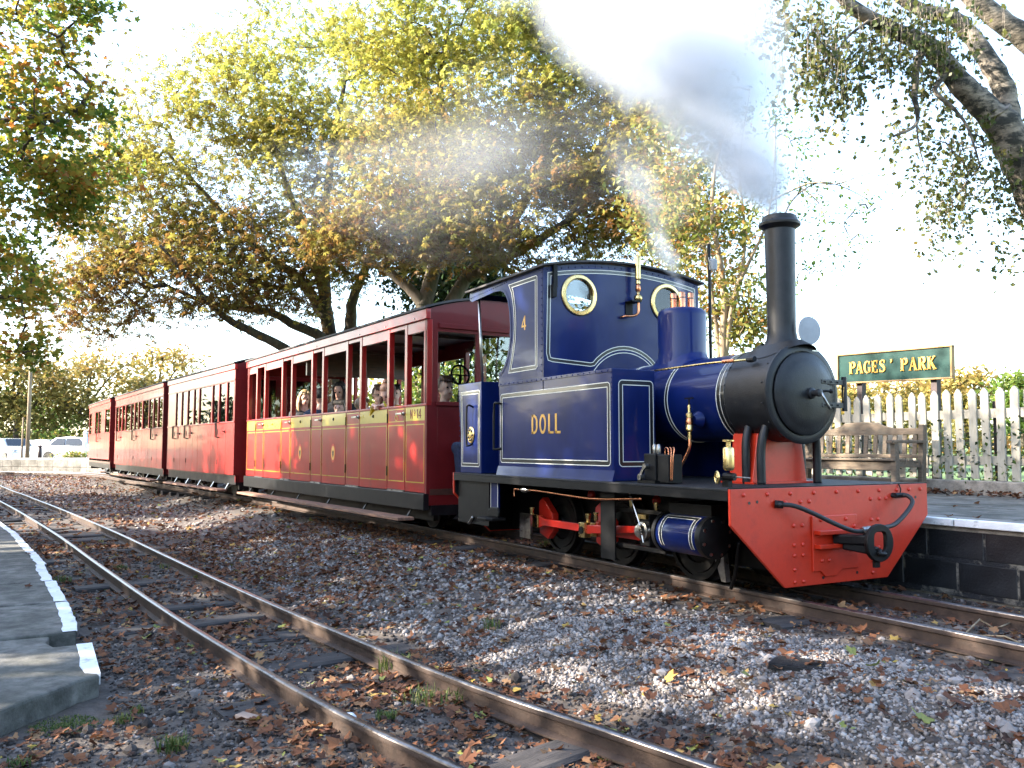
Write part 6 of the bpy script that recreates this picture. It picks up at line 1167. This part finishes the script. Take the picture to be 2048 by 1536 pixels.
HAIR = {k: mat(k + ' hair', c, .45, var=.35, scale=9, stretch=(6, 6, .6), bump=.5, bscale=60) for k, c in dict(blonde=(.34, .23, .11), dark=(.018, .014, .013), brown=(.09, .045, .022), fair=(.20, .14, .085), auburn=(.13, .05, .022)).items()}
EYE = mat('eye', (.02, .02, .02), .2); LIP = mat('lip', (.35, .10, .08), .5)
def capsule(mb, a, b, r0, r1, n=12):
    a, b = Vector(a), Vector(b); mb.tube([a, a.lerp(b, .25), a.lerp(b, .5), a.lerp(b, .75), b], [r0 + (r1 - r0) * t for t in (0, .25, .5, .75, 1)], n); mb.sphere(a, r0, n, 8); mb.sphere(b, r1, n, 8)
def hand(mb, p, d, up, s=1.0):
    """palm and five bent fingers: p wrist, d forward, up = back of the hand"""
    p, d, up = Vector(p), Vector(d).normalized(), Vector(up).normalized(); sd = d.cross(up).normalized(); up = sd.cross(d)
    for k in range(4): capsule(mb, p + sd * (.010 * s), p + d * .075 * s + sd * ((k - 1.5) * .019 * s), .016 * s, .013 * s, 8)
    for k, l in enumerate((.062, .072, .068, .052)):
        q = p + d * .078 * s + sd * ((k - 1.5) * .020 * s); q1 = q + (d * .8 - up * .5).normalized() * l * .5 * s; q2 = q1 + (d * .35 - up * .95).normalized() * l * .5 * s; capsule(mb, q, q1, .0095 * s, .0085 * s, 7); capsule(mb, q1, q2, .0085 * s, .0075 * s, 7)
    t0 = p + d * .025 * s - sd * .03 * s; t1 = t0 + (d * .6 - sd * .75).normalized() * .04 * s; t2 = t1 + (d * .9 - up * .3).normalized() * .03 * s; capsule(mb, t0, t1, .012 * s, .010 * s, 7); capsule(mb, t1, t2, .010 * s, .008 * s, 7)
def person(label, head, facing, scale=1.0, hair='brown', style='short', top=None, trousers=None, arms='lap', lean=0.0, nod=0.0, side=0.0, stand=False, glasses=False):
    """head: world place of the head centre; facing: world angle; body is one continuous surface, seated or standing"""
    s = scale; mb = MB(); cl, sl_ = math.cos(lean), math.sin(lean)
    def T(p): x, y, z = p; z0 = .08; return Vector((x * cl + (z - z0) * sl_, y + side * max(0, z), z0 + (z - z0) * cl - x * sl_ * .0)) if z > z0 else Vector(p)
    capsule(mb, (0, -.07, .06), (0, .07, .06), .135, .135); capsule(mb, T((0, 0, .10)), T((0, 0, .30)), .130, .135)
    capsule(mb, T((.005, -.075, .38)), T((.005, .075, .38)), .125, .125); capsule(mb, T((-.01, -.12, .475)), T((-.01, .12, .475)), .075, .075); capsule(mb, T((0, 0, .47)), T((.015, 0, .60)), .062, .054)
    hc = T((.02, 0, .70)); fx = Vector((math.cos(nod), 0, -math.sin(nod))); fz = Vector((math.sin(nod), 0, math.cos(nod)))
    def H(x, y, z): return hc + fx * x + Vector((0, y, 0)) + fz * z
    mb.sphere(H(-.012, 0, .015), .100, 18, 12, sc=(.98, .78, 1.0)); mb.sphere(H(.028, 0, -.055), .066, 14, 10, sc=(1, .9, 1.0)); capsule(mb, H(.02, 0, -.085), H(.062, 0, -.098), .035, .024)
    capsule(mb, H(.088, 0, .012), H(.112, 0, -.022), .009, .014, 8); capsule(mb, H(.08, -.03, .032), H(.08, .03, .032), .014, .014, 8); mb.sphere(H(-.005, .078, -.005), .022, 8, 6, sc=(.8, .4, 1.2)); mb.sphere(H(-.005, -.078, -.005), .022, 8, 6, sc=(.8, .4, 1.2)); capsule(mb, H(.075, -.018, -.06), H(.075, .018, -.06), .014, .014, 8)
    hands = []
    for q in (-1, 1):
        sh = T((-.01, q * .175, .462)); 
        if arms == 'sill': el = T((.13, q * .25, .36)); wr = T((.26, q * .08, .535)); dv, up = Vector((.3, -q * .9, -.1)), Vector((0, 0, 1))
        elif arms == 'down': el = T((-.05, q * .215, .20)); wr = T((-.01, q * .19, -.02)); dv, up = Vector((.1, 0, -1)), Vector((1, 0, .1))
        else: el = T((-.02, q * .225, .20)); wr = T((.20, q * .12, .13)); dv, up = Vector((1, -q * .4, -.05)), Vector((0, 0, 1))
        capsule(mb, sh, el, .058, .046); capsule(mb, el, wr, .045, .030); hand(mb, wr, dv, up); hands.append(wr + dv.normalized() * .07)
        if stand == 'kneel': kn = (.06, q * .09, -.24); an = (-.26, q * .09, -.26); ft = (-.34, q * .1, -.24)
        elif stand: kn = (.03, q * .09, -.34); an = (0, q * .09, -.70); ft = (.15, q * .10, -.74)
        else: kn = (.42, q * .10, .07); an = (.45, q * .10, -.34); ft = (.58, q * .11, -.38)
        capsule(mb, (0, q * .085, .04), kn, .085, .062); capsule(mb, kn, an, .060, .040); capsule(mb, an, ft, .042, .036)
    o = mb.build('person', [SK, top, trousers], None); o['label'] = label; o['category'] = 'person'
    rm = o.modifiers.new('remesh', 'REMESH'); rm.mode = 'VOXEL'; rm.voxel_size = .0125; sm = o.modifiers.new('smooth', 'SMOOTH'); sm.iterations = 2; sm.factor = .5
    dg = bpy.context.evaluated_depsgraph_get(); me = bpy.data.meshes.new_from_object(o.evaluated_get(dg)); o.modifiers.clear(); o.data = me
    for q in (SK, top, trousers):
        if len(me.materials) < 3: me.materials.append(q)
    me.materials.clear(); [me.materials.append(q) for q in (SK, top, trousers)]
    n = len(me.vertices); co = np.empty(n * 3, np.float32); me.vertices.foreach_get('co', co); co = co.reshape(-1, 3); nf = len(me.polygons); ctr = np.empty(nf * 3, np.float32); me.polygons.foreach_get('center', ctr); ctr = ctr.reshape(-1, 3)
    mi = np.ones(nf, np.int32); nk = np.array(T((.01, 0, .555))); hd = np.array(hc); mi[np.linalg.norm(ctr - hd, axis=1) < .155] = 0; mi[(np.linalg.norm(ctr - nk, axis=1) < .075)] = 0
    for hw in hands: mi[np.linalg.norm(ctr - np.array(hw), axis=1) < .085] = 0
    mi[(ctr[:, 2] < .10) & (mi == 1) & ((ctr[:, 0] > .12) | (ctr[:, 2] < .02))] = 2
    if stand is True: mi[(ctr[:, 2] < .12) & (mi == 1) & (np.abs(ctr[:, 1]) < .19)] = 2
    me.polygons.foreach_set('material_index', mi); me.polygons.foreach_set('use_smooth', np.ones(nf, bool))
    # hair
    hb = MB(); hb.sphere(H(-.026, 0, .032), .108, 20, 14, sc=(.98, .83, .98)); hv = []
    keepf = [f for f in hb.f if not any((Vector(hb.v[i]) - hc).dot(fx) > (.022 if (Vector(hb.v[i]) - hc).dot(fz) < .068 else .07) or ((Vector(hb.v[i]) - hc).dot(fz) < (-.05 if style == 'short' else -.09)) for i in f)]
    hb.f = keepf; hb.m = [0] * len(keepf)
    if style == 'long':
        for k in range(15):
            a = math.radians(70 + 220 * k / 14); x, y = .096 * math.cos(a), .085 * math.sin(a); p0 = H(x - .02, y, .03); hb.tube([p0, p0 + Vector((-.01, y * .12, -.10)), p0 + Vector((-.005, y * .1, -.2)), p0 + Vector((.015, 0, -.29))], [.026, .030, .026, .010], 8)
        for q in (-1, 1): hb.tube([H(.03, q * .035, .115), H(.035, q * .066, .06), H(.012, q * .080, 0), H(.0, q * .088, -.09)], [.014, .016, .016, .014], 8)
    elif style == 'pony':
        p0 = H(-.06, 0, .125); hb.sphere(p0, .042, 10, 8); hb.tube([p0, p0 + Vector((-.05, .0, .03)), p0 + Vector((-.10, 0, -.03)), p0 + Vector((-.12, .01, -.13))], [.03, .036, .032, .01], 8)
        for k in range(11):
            a = math.radians(75 + 210 * k / 10); x, y = .094 * math.cos(a), .083 * math.sin(a); q0 = H(x - .02, y, .03); hb.tube([q0, q0 + Vector((0, 0, -.09)), q0 + Vector((.01, 0, -.16))], [.024, .024, .008], 7)
    else:
        for k in range(9): y = -.06 + .015 * k; hb.tube([H(.0, y, .125), H(.055, y * 1.05, .105), H(.085, y * 1.05, .062 + .01 * (k % 2))], [.022, .02, .008], 7)
    h = hb.build('hair', HAIR[hair], None, smooth=True); h.parent = o
    for q in (-1, 1): e = MB().sphere(H(.084, q * .032, .008), .0105, 10, 7).build('eye', EYE, None, smooth=True); e.parent = o
    e = MB().tube([H(.088, -.024, -.062), H(.0925, 0, -.058), H(.088, .024, -.062)], [.003, .006, .003], 6).build('mouth', LIP, None, smooth=True); e.parent = o
    if glasses:
        g = MB()
        for q in (-1, 1): g.lathe([(.024, 0), (.026, .002), (.024, .004)], H(.094, q * .032, .008), (1, 0, 0), 16, caps=False); g.tube([H(.09, q * .056, .008), H(.0, q * .082, .012)], .002, 5)
        e = g.build('glasses', M['lblack'], None); e.parent = o
    o.scale = (s, s, s); o.rotation_euler = (0, 0, facing); hw_ = Matrix.Rotation(facing, 3, 'Z') @ (hc * s); o.location = Vector(head) - hw_
    return o
def seat_at(sx, d, z): q = Vector((math.cos(rz1), math.sin(rz1), 0)); n2 = Vector((-q.y, q.x, 0)); p = Vector((f1.x, f1.y, 0)) - q * sx + n2 * (-CW + d); return (p.x, p.y, z)
JN = cloth('dark jeans', (.02, .025, .05))
person('woman with long blonde hair in a dark top inside the open-sided carriage', seat_at(4.92, .45, 1.70), rz1 - .25, .98, 'blonde', 'long', cloth('dark grey top', (.03, .03, .035)), JN, nod=.25)
person('person in a navy jacket sitting with back turned beside the blonde woman', seat_at(4.0, .36, 1.66), rz1 + 2.75, 1.0, 'dark', 'short', cloth('navy jacket', (.022, .035, .07)), JN, nod=.3)
person('dark-haired woman looking down behind the small boy', seat_at(3.64, .50, 1.745), rz1 - .75, .98, 'dark', 'long', cloth('dark coat', (.02, .02, .025)), JN, nod=.4)
person('small boy with short brown hair looking out over the carriage side', seat_at(2.80, .17, 1.462), rz1 - .62, .80, 'fair', 'short', cloth('grey and white jacket', (.10, .10, .12)), JN, nod=.02, stand='kneel', arms='down')
person('fair-haired child turned away between the boy and the girl', seat_at(2.17, .22, 1.47), rz1 + 2.0, .80, 'fair', 'short', cloth('grey child jumper', (.12, .12, .14)), JN)
person('girl with a ponytail in a yellow top leaning over the carriage side', seat_at(1.27, .15, 1.575), rz1 - 1.1, .92, 'auburn', 'pony', cloth('yellow jumper', (.55, .36, .02)), JN, arms='sill', lean=.35, nod=.75, stand='kneel')
person('brown-haired adult with glasses in a lavender-grey top behind the leaning girl', seat_at(2.35, .52, 1.62), rz1 - .1, .98, 'brown', 'short', cloth('lavender top', (.20, .18, .25)), JN, glasses=True, nod=.1)
person('dark-haired passenger on the far side of the open carriage', seat_at(3.25, 1.15, 1.70), rz1 - .5, .98, 'dark', 'short', cloth('grey jacket', (.12, .13, .16)), JN)
person('person in profile behind the front window of the open carriage', seat_at(.36, .40, 1.585), rz1 + .1, .98, 'brown', 'short', cloth('dark blue coat', (.03, .04, .07)), JN)
person('engine driver in a navy and white striped jersey bending inside the cab', (-2.42, -.50, 2.20), -.12, .98, 'dark', 'short', stripes(), cloth('blue overalls', (.05, .08, .16)), arms='down', lean=.38, stand=True)
# ================================================================== FAR THINGS
def car(px, D, z, rz, paint, label):
    p = W(px, 900, D); root = thing('parked_car', label, 'car', (p.x, p.y, z), rz, 'cars parked beyond the far platform')
    def Cc(b, nm, m, parent=None, **k): return b.build(nm, m if not isinstance(m, str) else M[m], parent or root, local=True, **k)
    prof = [(-2.05, .28), (-2.08, .55), (-2.0, .86), (-1.55, .93), (-1.0, 1.38), (-.2, 1.45), (.55, 1.40), (1.15, .98), (1.85, .84), (2.08, .62), (2.1, .32), (1.8, .24), (-1.8, .24)]
    b = MB(); v = []; K = len(prof)
    for y, sh in ((-.86, 1), (-.80, 1.0), (.80, 1.0), (.86, 1)):
        for x, zz in prof:
            t = max(0, (zz - .9) / .55); yy = y * (1 - .20 * t); v.append((x * (1 if abs(y) < .85 else .985), yy, zz if abs(y) < .85 else zz - .02))
    f = [(q * K + i, q * K + (i + 1) % K, (q + 1) * K + (i + 1) % K, (q + 1) * K + i) for q in range(3) for i in range(K)] + [tuple(range(K)), tuple(3 * K + i for i in range(K))]
    b.add(v, f); Cc(b, 'body', paint, bevel=.05)
    dk = M['carglass']
    Cc(MB().add([(1.12, -.66, 1.0), (1.12, .66, 1.0), (.62, .58, 1.385), (.62, -.58, 1.385)], [(0, 1, 2, 3)]), 'windscreen', dk).location = (.03, 0, .02)
    Cc(MB().add([(-1.52, -.64, .95), (-1.52, .64, .95), (-1.03, .56, 1.36), (-1.03, -.56, 1.36)], [(3, 2, 1, 0)]), 'rear_window', dk).location = (-.03, 0, .02)
    for s in (-1, 1):
        for x0, x1, x2, x3 in ((-1.25, -.32, -.32, -.85), (-.24, .98, .52, -.24)): Cc(MB().add([(x0, s * .855, .98), (x1, s * .855, .98), (x2, s * .735, 1.36), (x3, s * .735, 1.36)], [(0, 1, 2, 3)]), 'side_window', dk)
        for x in (-1.28, 1.32): w_ = Cc(MB().lathe([(.20, -.1), (.30, -.1), (.32, -.06), (.32, .06), (.30, .1), (.2, .1)], (x, s * .80, .32), (0, s, 0), 24), 'wheel', 'rubber', auto=40); Cc(MB().lathe([(.001, .085), (.19, .09), (.2, .1)], (x, s * .80, .32), (0, s, 0), 20), 'rim', 'steel', parent=w_)
        Cc(MB().sphere((2.0, s * .62, .68), .11, 10, 8, sc=(.7, 1.3, .8)), 'headlight', 'steel', smooth=True); Cc(MB().sphere((-1.98, s * .66, .74), .09, 10, 8, sc=(.6, 1.2, 1.0)), 'tail_light', 'red', smooth=True)
    Cc(MB().box(2.06, 2.1, -.26, .26, .40, .51), 'number_plate', 'white')
    return root
M['carglass'] = mat('dark car glass', (.012, .015, .018), .06, 0, .5, .05)
WP = mat('white car paint', (.72, .73, .74), .3, 0, 1, .02); SP = mat('silver car paint', (.45, .47, .50), .3, .5, 1, .03)
car(20, 50, .05, .45, WP, 'white parked car at the picture edge beyond the far platform')
car(66, 53, .0, .75, SP, 'silver parked car just right of the wooden pole')
car(104, 52, .0, .55, WP, 'white parked car between the pole and the yellow bush')
car(158, 49, .12, .9, WP, 'large white parked car beside the last carriage')
def pole(px, D, top, r, m, nm, label, z0=.5, cap=None):
    p = W(px, 900, D); t = W(px, top, D).z; root = thing(nm, label, 'pole', (p.x, p.y, z0))
    MB().tube([(p.x, p.y, z0 - .3), (p.x, p.y, (z0 + t) / 2), (p.x, p.y, t)], [r * 1.15, r, r * .85], 12).build('shaft', m, root, smooth=True)
    if cap == 'wires':
        MB().bar((p.x - .3, p.y - .3, t - .4), (p.x + .3, p.y + .3, t - .4), .08, .08).build('crossarm', m, root); MB().sphere((p.x, p.y, t - .7), .09, 8, 6).build('bracket', M['frame'], root)
    else: MB().lathe([(r * 1.1, 0), (r * 1.3, .03), (r * .2, .09)], (p.x, p.y, t), n=12).build('cap', m, root)
pole(55, 41, 690, .085, M['elder'], 'utility_pole', 'tall wooden pole rising into the maple leaves beyond the far platform', .5, 'wires')
pole(44, 41, 838, .04, M['elder'], 'thin_post', 'thin wooden post beside the tall pole')
pole(170, 39, 866, .09, mat('white post paint', (.75, .75, .75), .6), 'white_post', 'thick white post beside the tail of the train')
pole(80, 40, 894, .09, M['post'], 'bollard', 'short dark bollard on the far platform')
tree('low_bush', 'sunlit yellow-green bush on the far platform beside the last carriage', 'bush', W(140, 917, 38)[:], [([W(140, 918, 38), W(142, 912, 38), W(145, 905, 38)], .05, .02)], [(W(140, 911, 38), .8, .14, .5, 30)], 'ovate', .10, 26, .22, LM['green'], M['elder'], seed=15, colour=lambda h, c, l: .6 + .4 * l)
# unseen near-side hedges added to darken the paint's reflections; one shades the low platform
hedge('hedge_foliage', 'unseen hedge added along the back of the low platform to darken reflections in the paint', (-34, -9.6), (5, -9.9), 3.3, .5, 30000, 'holly', .20, -.2)
hedge('hedge_foliage', 'tall green trees and bushes closing the view behind the path', (27, -24), (24, 22), 8.5, 1.5, 24000, 'green', .42, -.2)
hedge('hedge_foliage', 'unseen hedge added beyond the low platform to darken reflections in the paint', (-24, -16.5), (12, -17.5), 4.2, .8, 26000, 'green', .22, -.2)
MB().box(-24, 12, -17.6, -17.2, -.2, 3.4).build('added_hedge_core', M['soil'], label='unseen dark solid core added inside the near hedge', kind='structure')

# ================================================================== SMOKE AND STEAM
def plume(name, label, origin, slope, sy, r0, rk, h, dens, col, nscale, thr, aniso=.2):
    o0 = Vector(origin); b = MB(); rings = []; K = 14; n = 16
    for i in range(K + 1):
        t = h * i / K; c = o0 + Vector((slope * t, sy * t, t)); r = (r0 + rk * t) * 1.25; rings += [(c.x + r * math.cos(2 * math.pi * j / n), c.y + r * math.sin(2 * math.pi * j / n), c.z) for j in range(n)]
    b.add(rings, [(i * n + j, i * n + (j + 1) % n, (i + 1) * n + (j + 1) % n, (i + 1) * n + j) for i in range(K) for j in range(n)] + [tuple(range(n)), tuple(K * n + j for j in range(n))])
    m = bpy.data.materials.new(name); m.use_nodes = True; t = m.node_tree; N = t.nodes; L = t.links; N.remove(N['Principled BSDF']); pv = N.new('ShaderNodeVolumePrincipled'); pv.inputs['Color'].default_value = (*col, 1); pv.inputs['Anisotropy'].default_value = aniso
    ge = N.new('ShaderNodeTexCoord'); sx = N.new('ShaderNodeSeparateXYZ'); L.new(ge.outputs['Object'], sx.inputs[0])
    def mth(op, a, b_=None, c=None):
        q = N.new('ShaderNodeMath'); q.operation = op
        for k, v in enumerate((a, b_, c)):
            if v is None: continue
            if isinstance(v, (int, float)): q.inputs[k].default_value = v
            else: L.new(v, q.inputs[k])
        return q.outputs[0]
    hh = mth('SUBTRACT', sx.outputs['Z'], o0.z); dx = mth('SUBTRACT', sx.outputs['X'], mth('MULTIPLY_ADD', hh, slope, o0.x)); dy = mth('SUBTRACT', sx.outputs['Y'], mth('MULTIPLY_ADD', hh, sy, o0.y)); rr_ = mth('MULTIPLY_ADD', hh, rk, r0)
    d = mth('DIVIDE', mth('SQRT', mth('ADD', mth('MULTIPLY', dx, dx), mth('MULTIPLY', dy, dy))), rr_)
    nz = N.new('ShaderNodeTexNoise'); nz.inputs['Scale'].default_value = nscale; nz.inputs['Detail'].default_value = 5; nz.inputs['Roughness'].default_value = .6; nz.inputs['Distortion'].default_value = .6; L.new(ge.outputs['Object'], nz.inputs['Vector'])
    f = mth('SUBTRACT', mth('ADD', mth('MULTIPLY', nz.outputs['Fac'], 1.9), thr), d); f = mth('MINIMUM', mth('MAXIMUM', f, 0), 1.0)
    fade = mth('MINIMUM', mth('MULTIPLY', mth('SUBTRACT', o0.z + h, sx.outputs['Z']), 1.6 / h), 1.0)
    thin = mth('DIVIDE', 2.4, mth('MULTIPLY_ADD', hh, 1.5, 1.0))
    L.new(mth('MULTIPLY', mth('MULTIPLY', mth('MULTIPLY', f, fade), thin), dens), pv.inputs['Density']); L.new(pv.outputs[0], N['Material Output'].inputs['Volume'])
    return b.build(name, m, kind='stuff', label=label)
plume('smoke', 'grey smoke blowing back from the chimney top', (-.40, 0, 2.45), -.66, .04, .10, .48, 3.0, 8.5, (.70, .72, .76), 1.6, -.04, .3)
plume('steam', 'thin white steam lifting from the safety valves', (-1.385, 0, 2.12), -.55, .05, .07, .25, 1.6, 5.0, (.93, .94, .95), 3.0, -.35)
def wisp(name, label, c, rl, rv, rd, dens, nscale):
    """a loose bank of drifting smoke: ellipsoid with ragged noise"""
    o = MB().sphere((0, 0, 0), 1, 20, 12).build(name, None or bpy.data.materials.new(name), kind='stuff', label=label); m = o.data.materials[0]; m.use_nodes = True; t = m.node_tree; N = t.nodes; L = t.links; N.remove(N['Principled BSDF']); pv = N.new('ShaderNodeVolumePrincipled'); pv.inputs['Color'].default_value = (.82, .84, .88, 1)
    tc = N.new('ShaderNodeTexCoord'); ln = N.new('ShaderNodeVectorMath'); ln.operation = 'LENGTH'; L.new(tc.outputs['Object'], ln.inputs[0]); nz = N.new('ShaderNodeTexNoise'); nz.inputs['Scale'].default_value = nscale; nz.inputs['Detail'].default_value = 4; nz.inputs['Distortion'].default_value = .5; L.new(tc.outputs['Object'], nz.inputs['Vector'])
    a = N.new('ShaderNodeMath'); a.operation = 'MULTIPLY_ADD'; a.inputs[1].default_value = 2.2; a.inputs[2].default_value = -.45; L.new(nz.outputs['Fac'], a.inputs[0]); b = N.new('ShaderNodeMath'); b.operation = 'SUBTRACT'; L.new(a.outputs[0], b.inputs[0]); L.new(ln.outputs['Value'], b.inputs[1]); c2 = N.new('ShaderNodeMath'); c2.operation = 'MAXIMUM'; c2.inputs[1].default_value = 0; L.new(b.outputs[0], c2.inputs[0]); d = N.new('ShaderNodeMath'); d.operation = 'MULTIPLY'; d.inputs[1].default_value = dens; L.new(c2.outputs[0], d.inputs[0]); L.new(d.outputs[0], pv.inputs['Density']); L.new(pv.outputs[0], N['Material Output'].inputs['Volume'])
    o.location = c; o.scale = (rl, rd, rv); o.rotation_euler = (0, 0, math.atan2(_r.y, _r.x)); return o
wisp('smoke', 'faint smoke drifting back across the chestnut crowns', W(900, 320, 10.5), 3.4, 1.35, 1.6, .27, 1.6)
wisp('smoke', 'pale smoke hanging behind the dome and whistle', W(1370, 300, 8.2), .85, 1.0, .8, .55, 1.3)
print('objects', len(bpy.data.objects), 'tris', sum(len(o.data.loops) - 2 * len(o.data.polygons) for o in bpy.data.objects if o.type == 'MESH'))
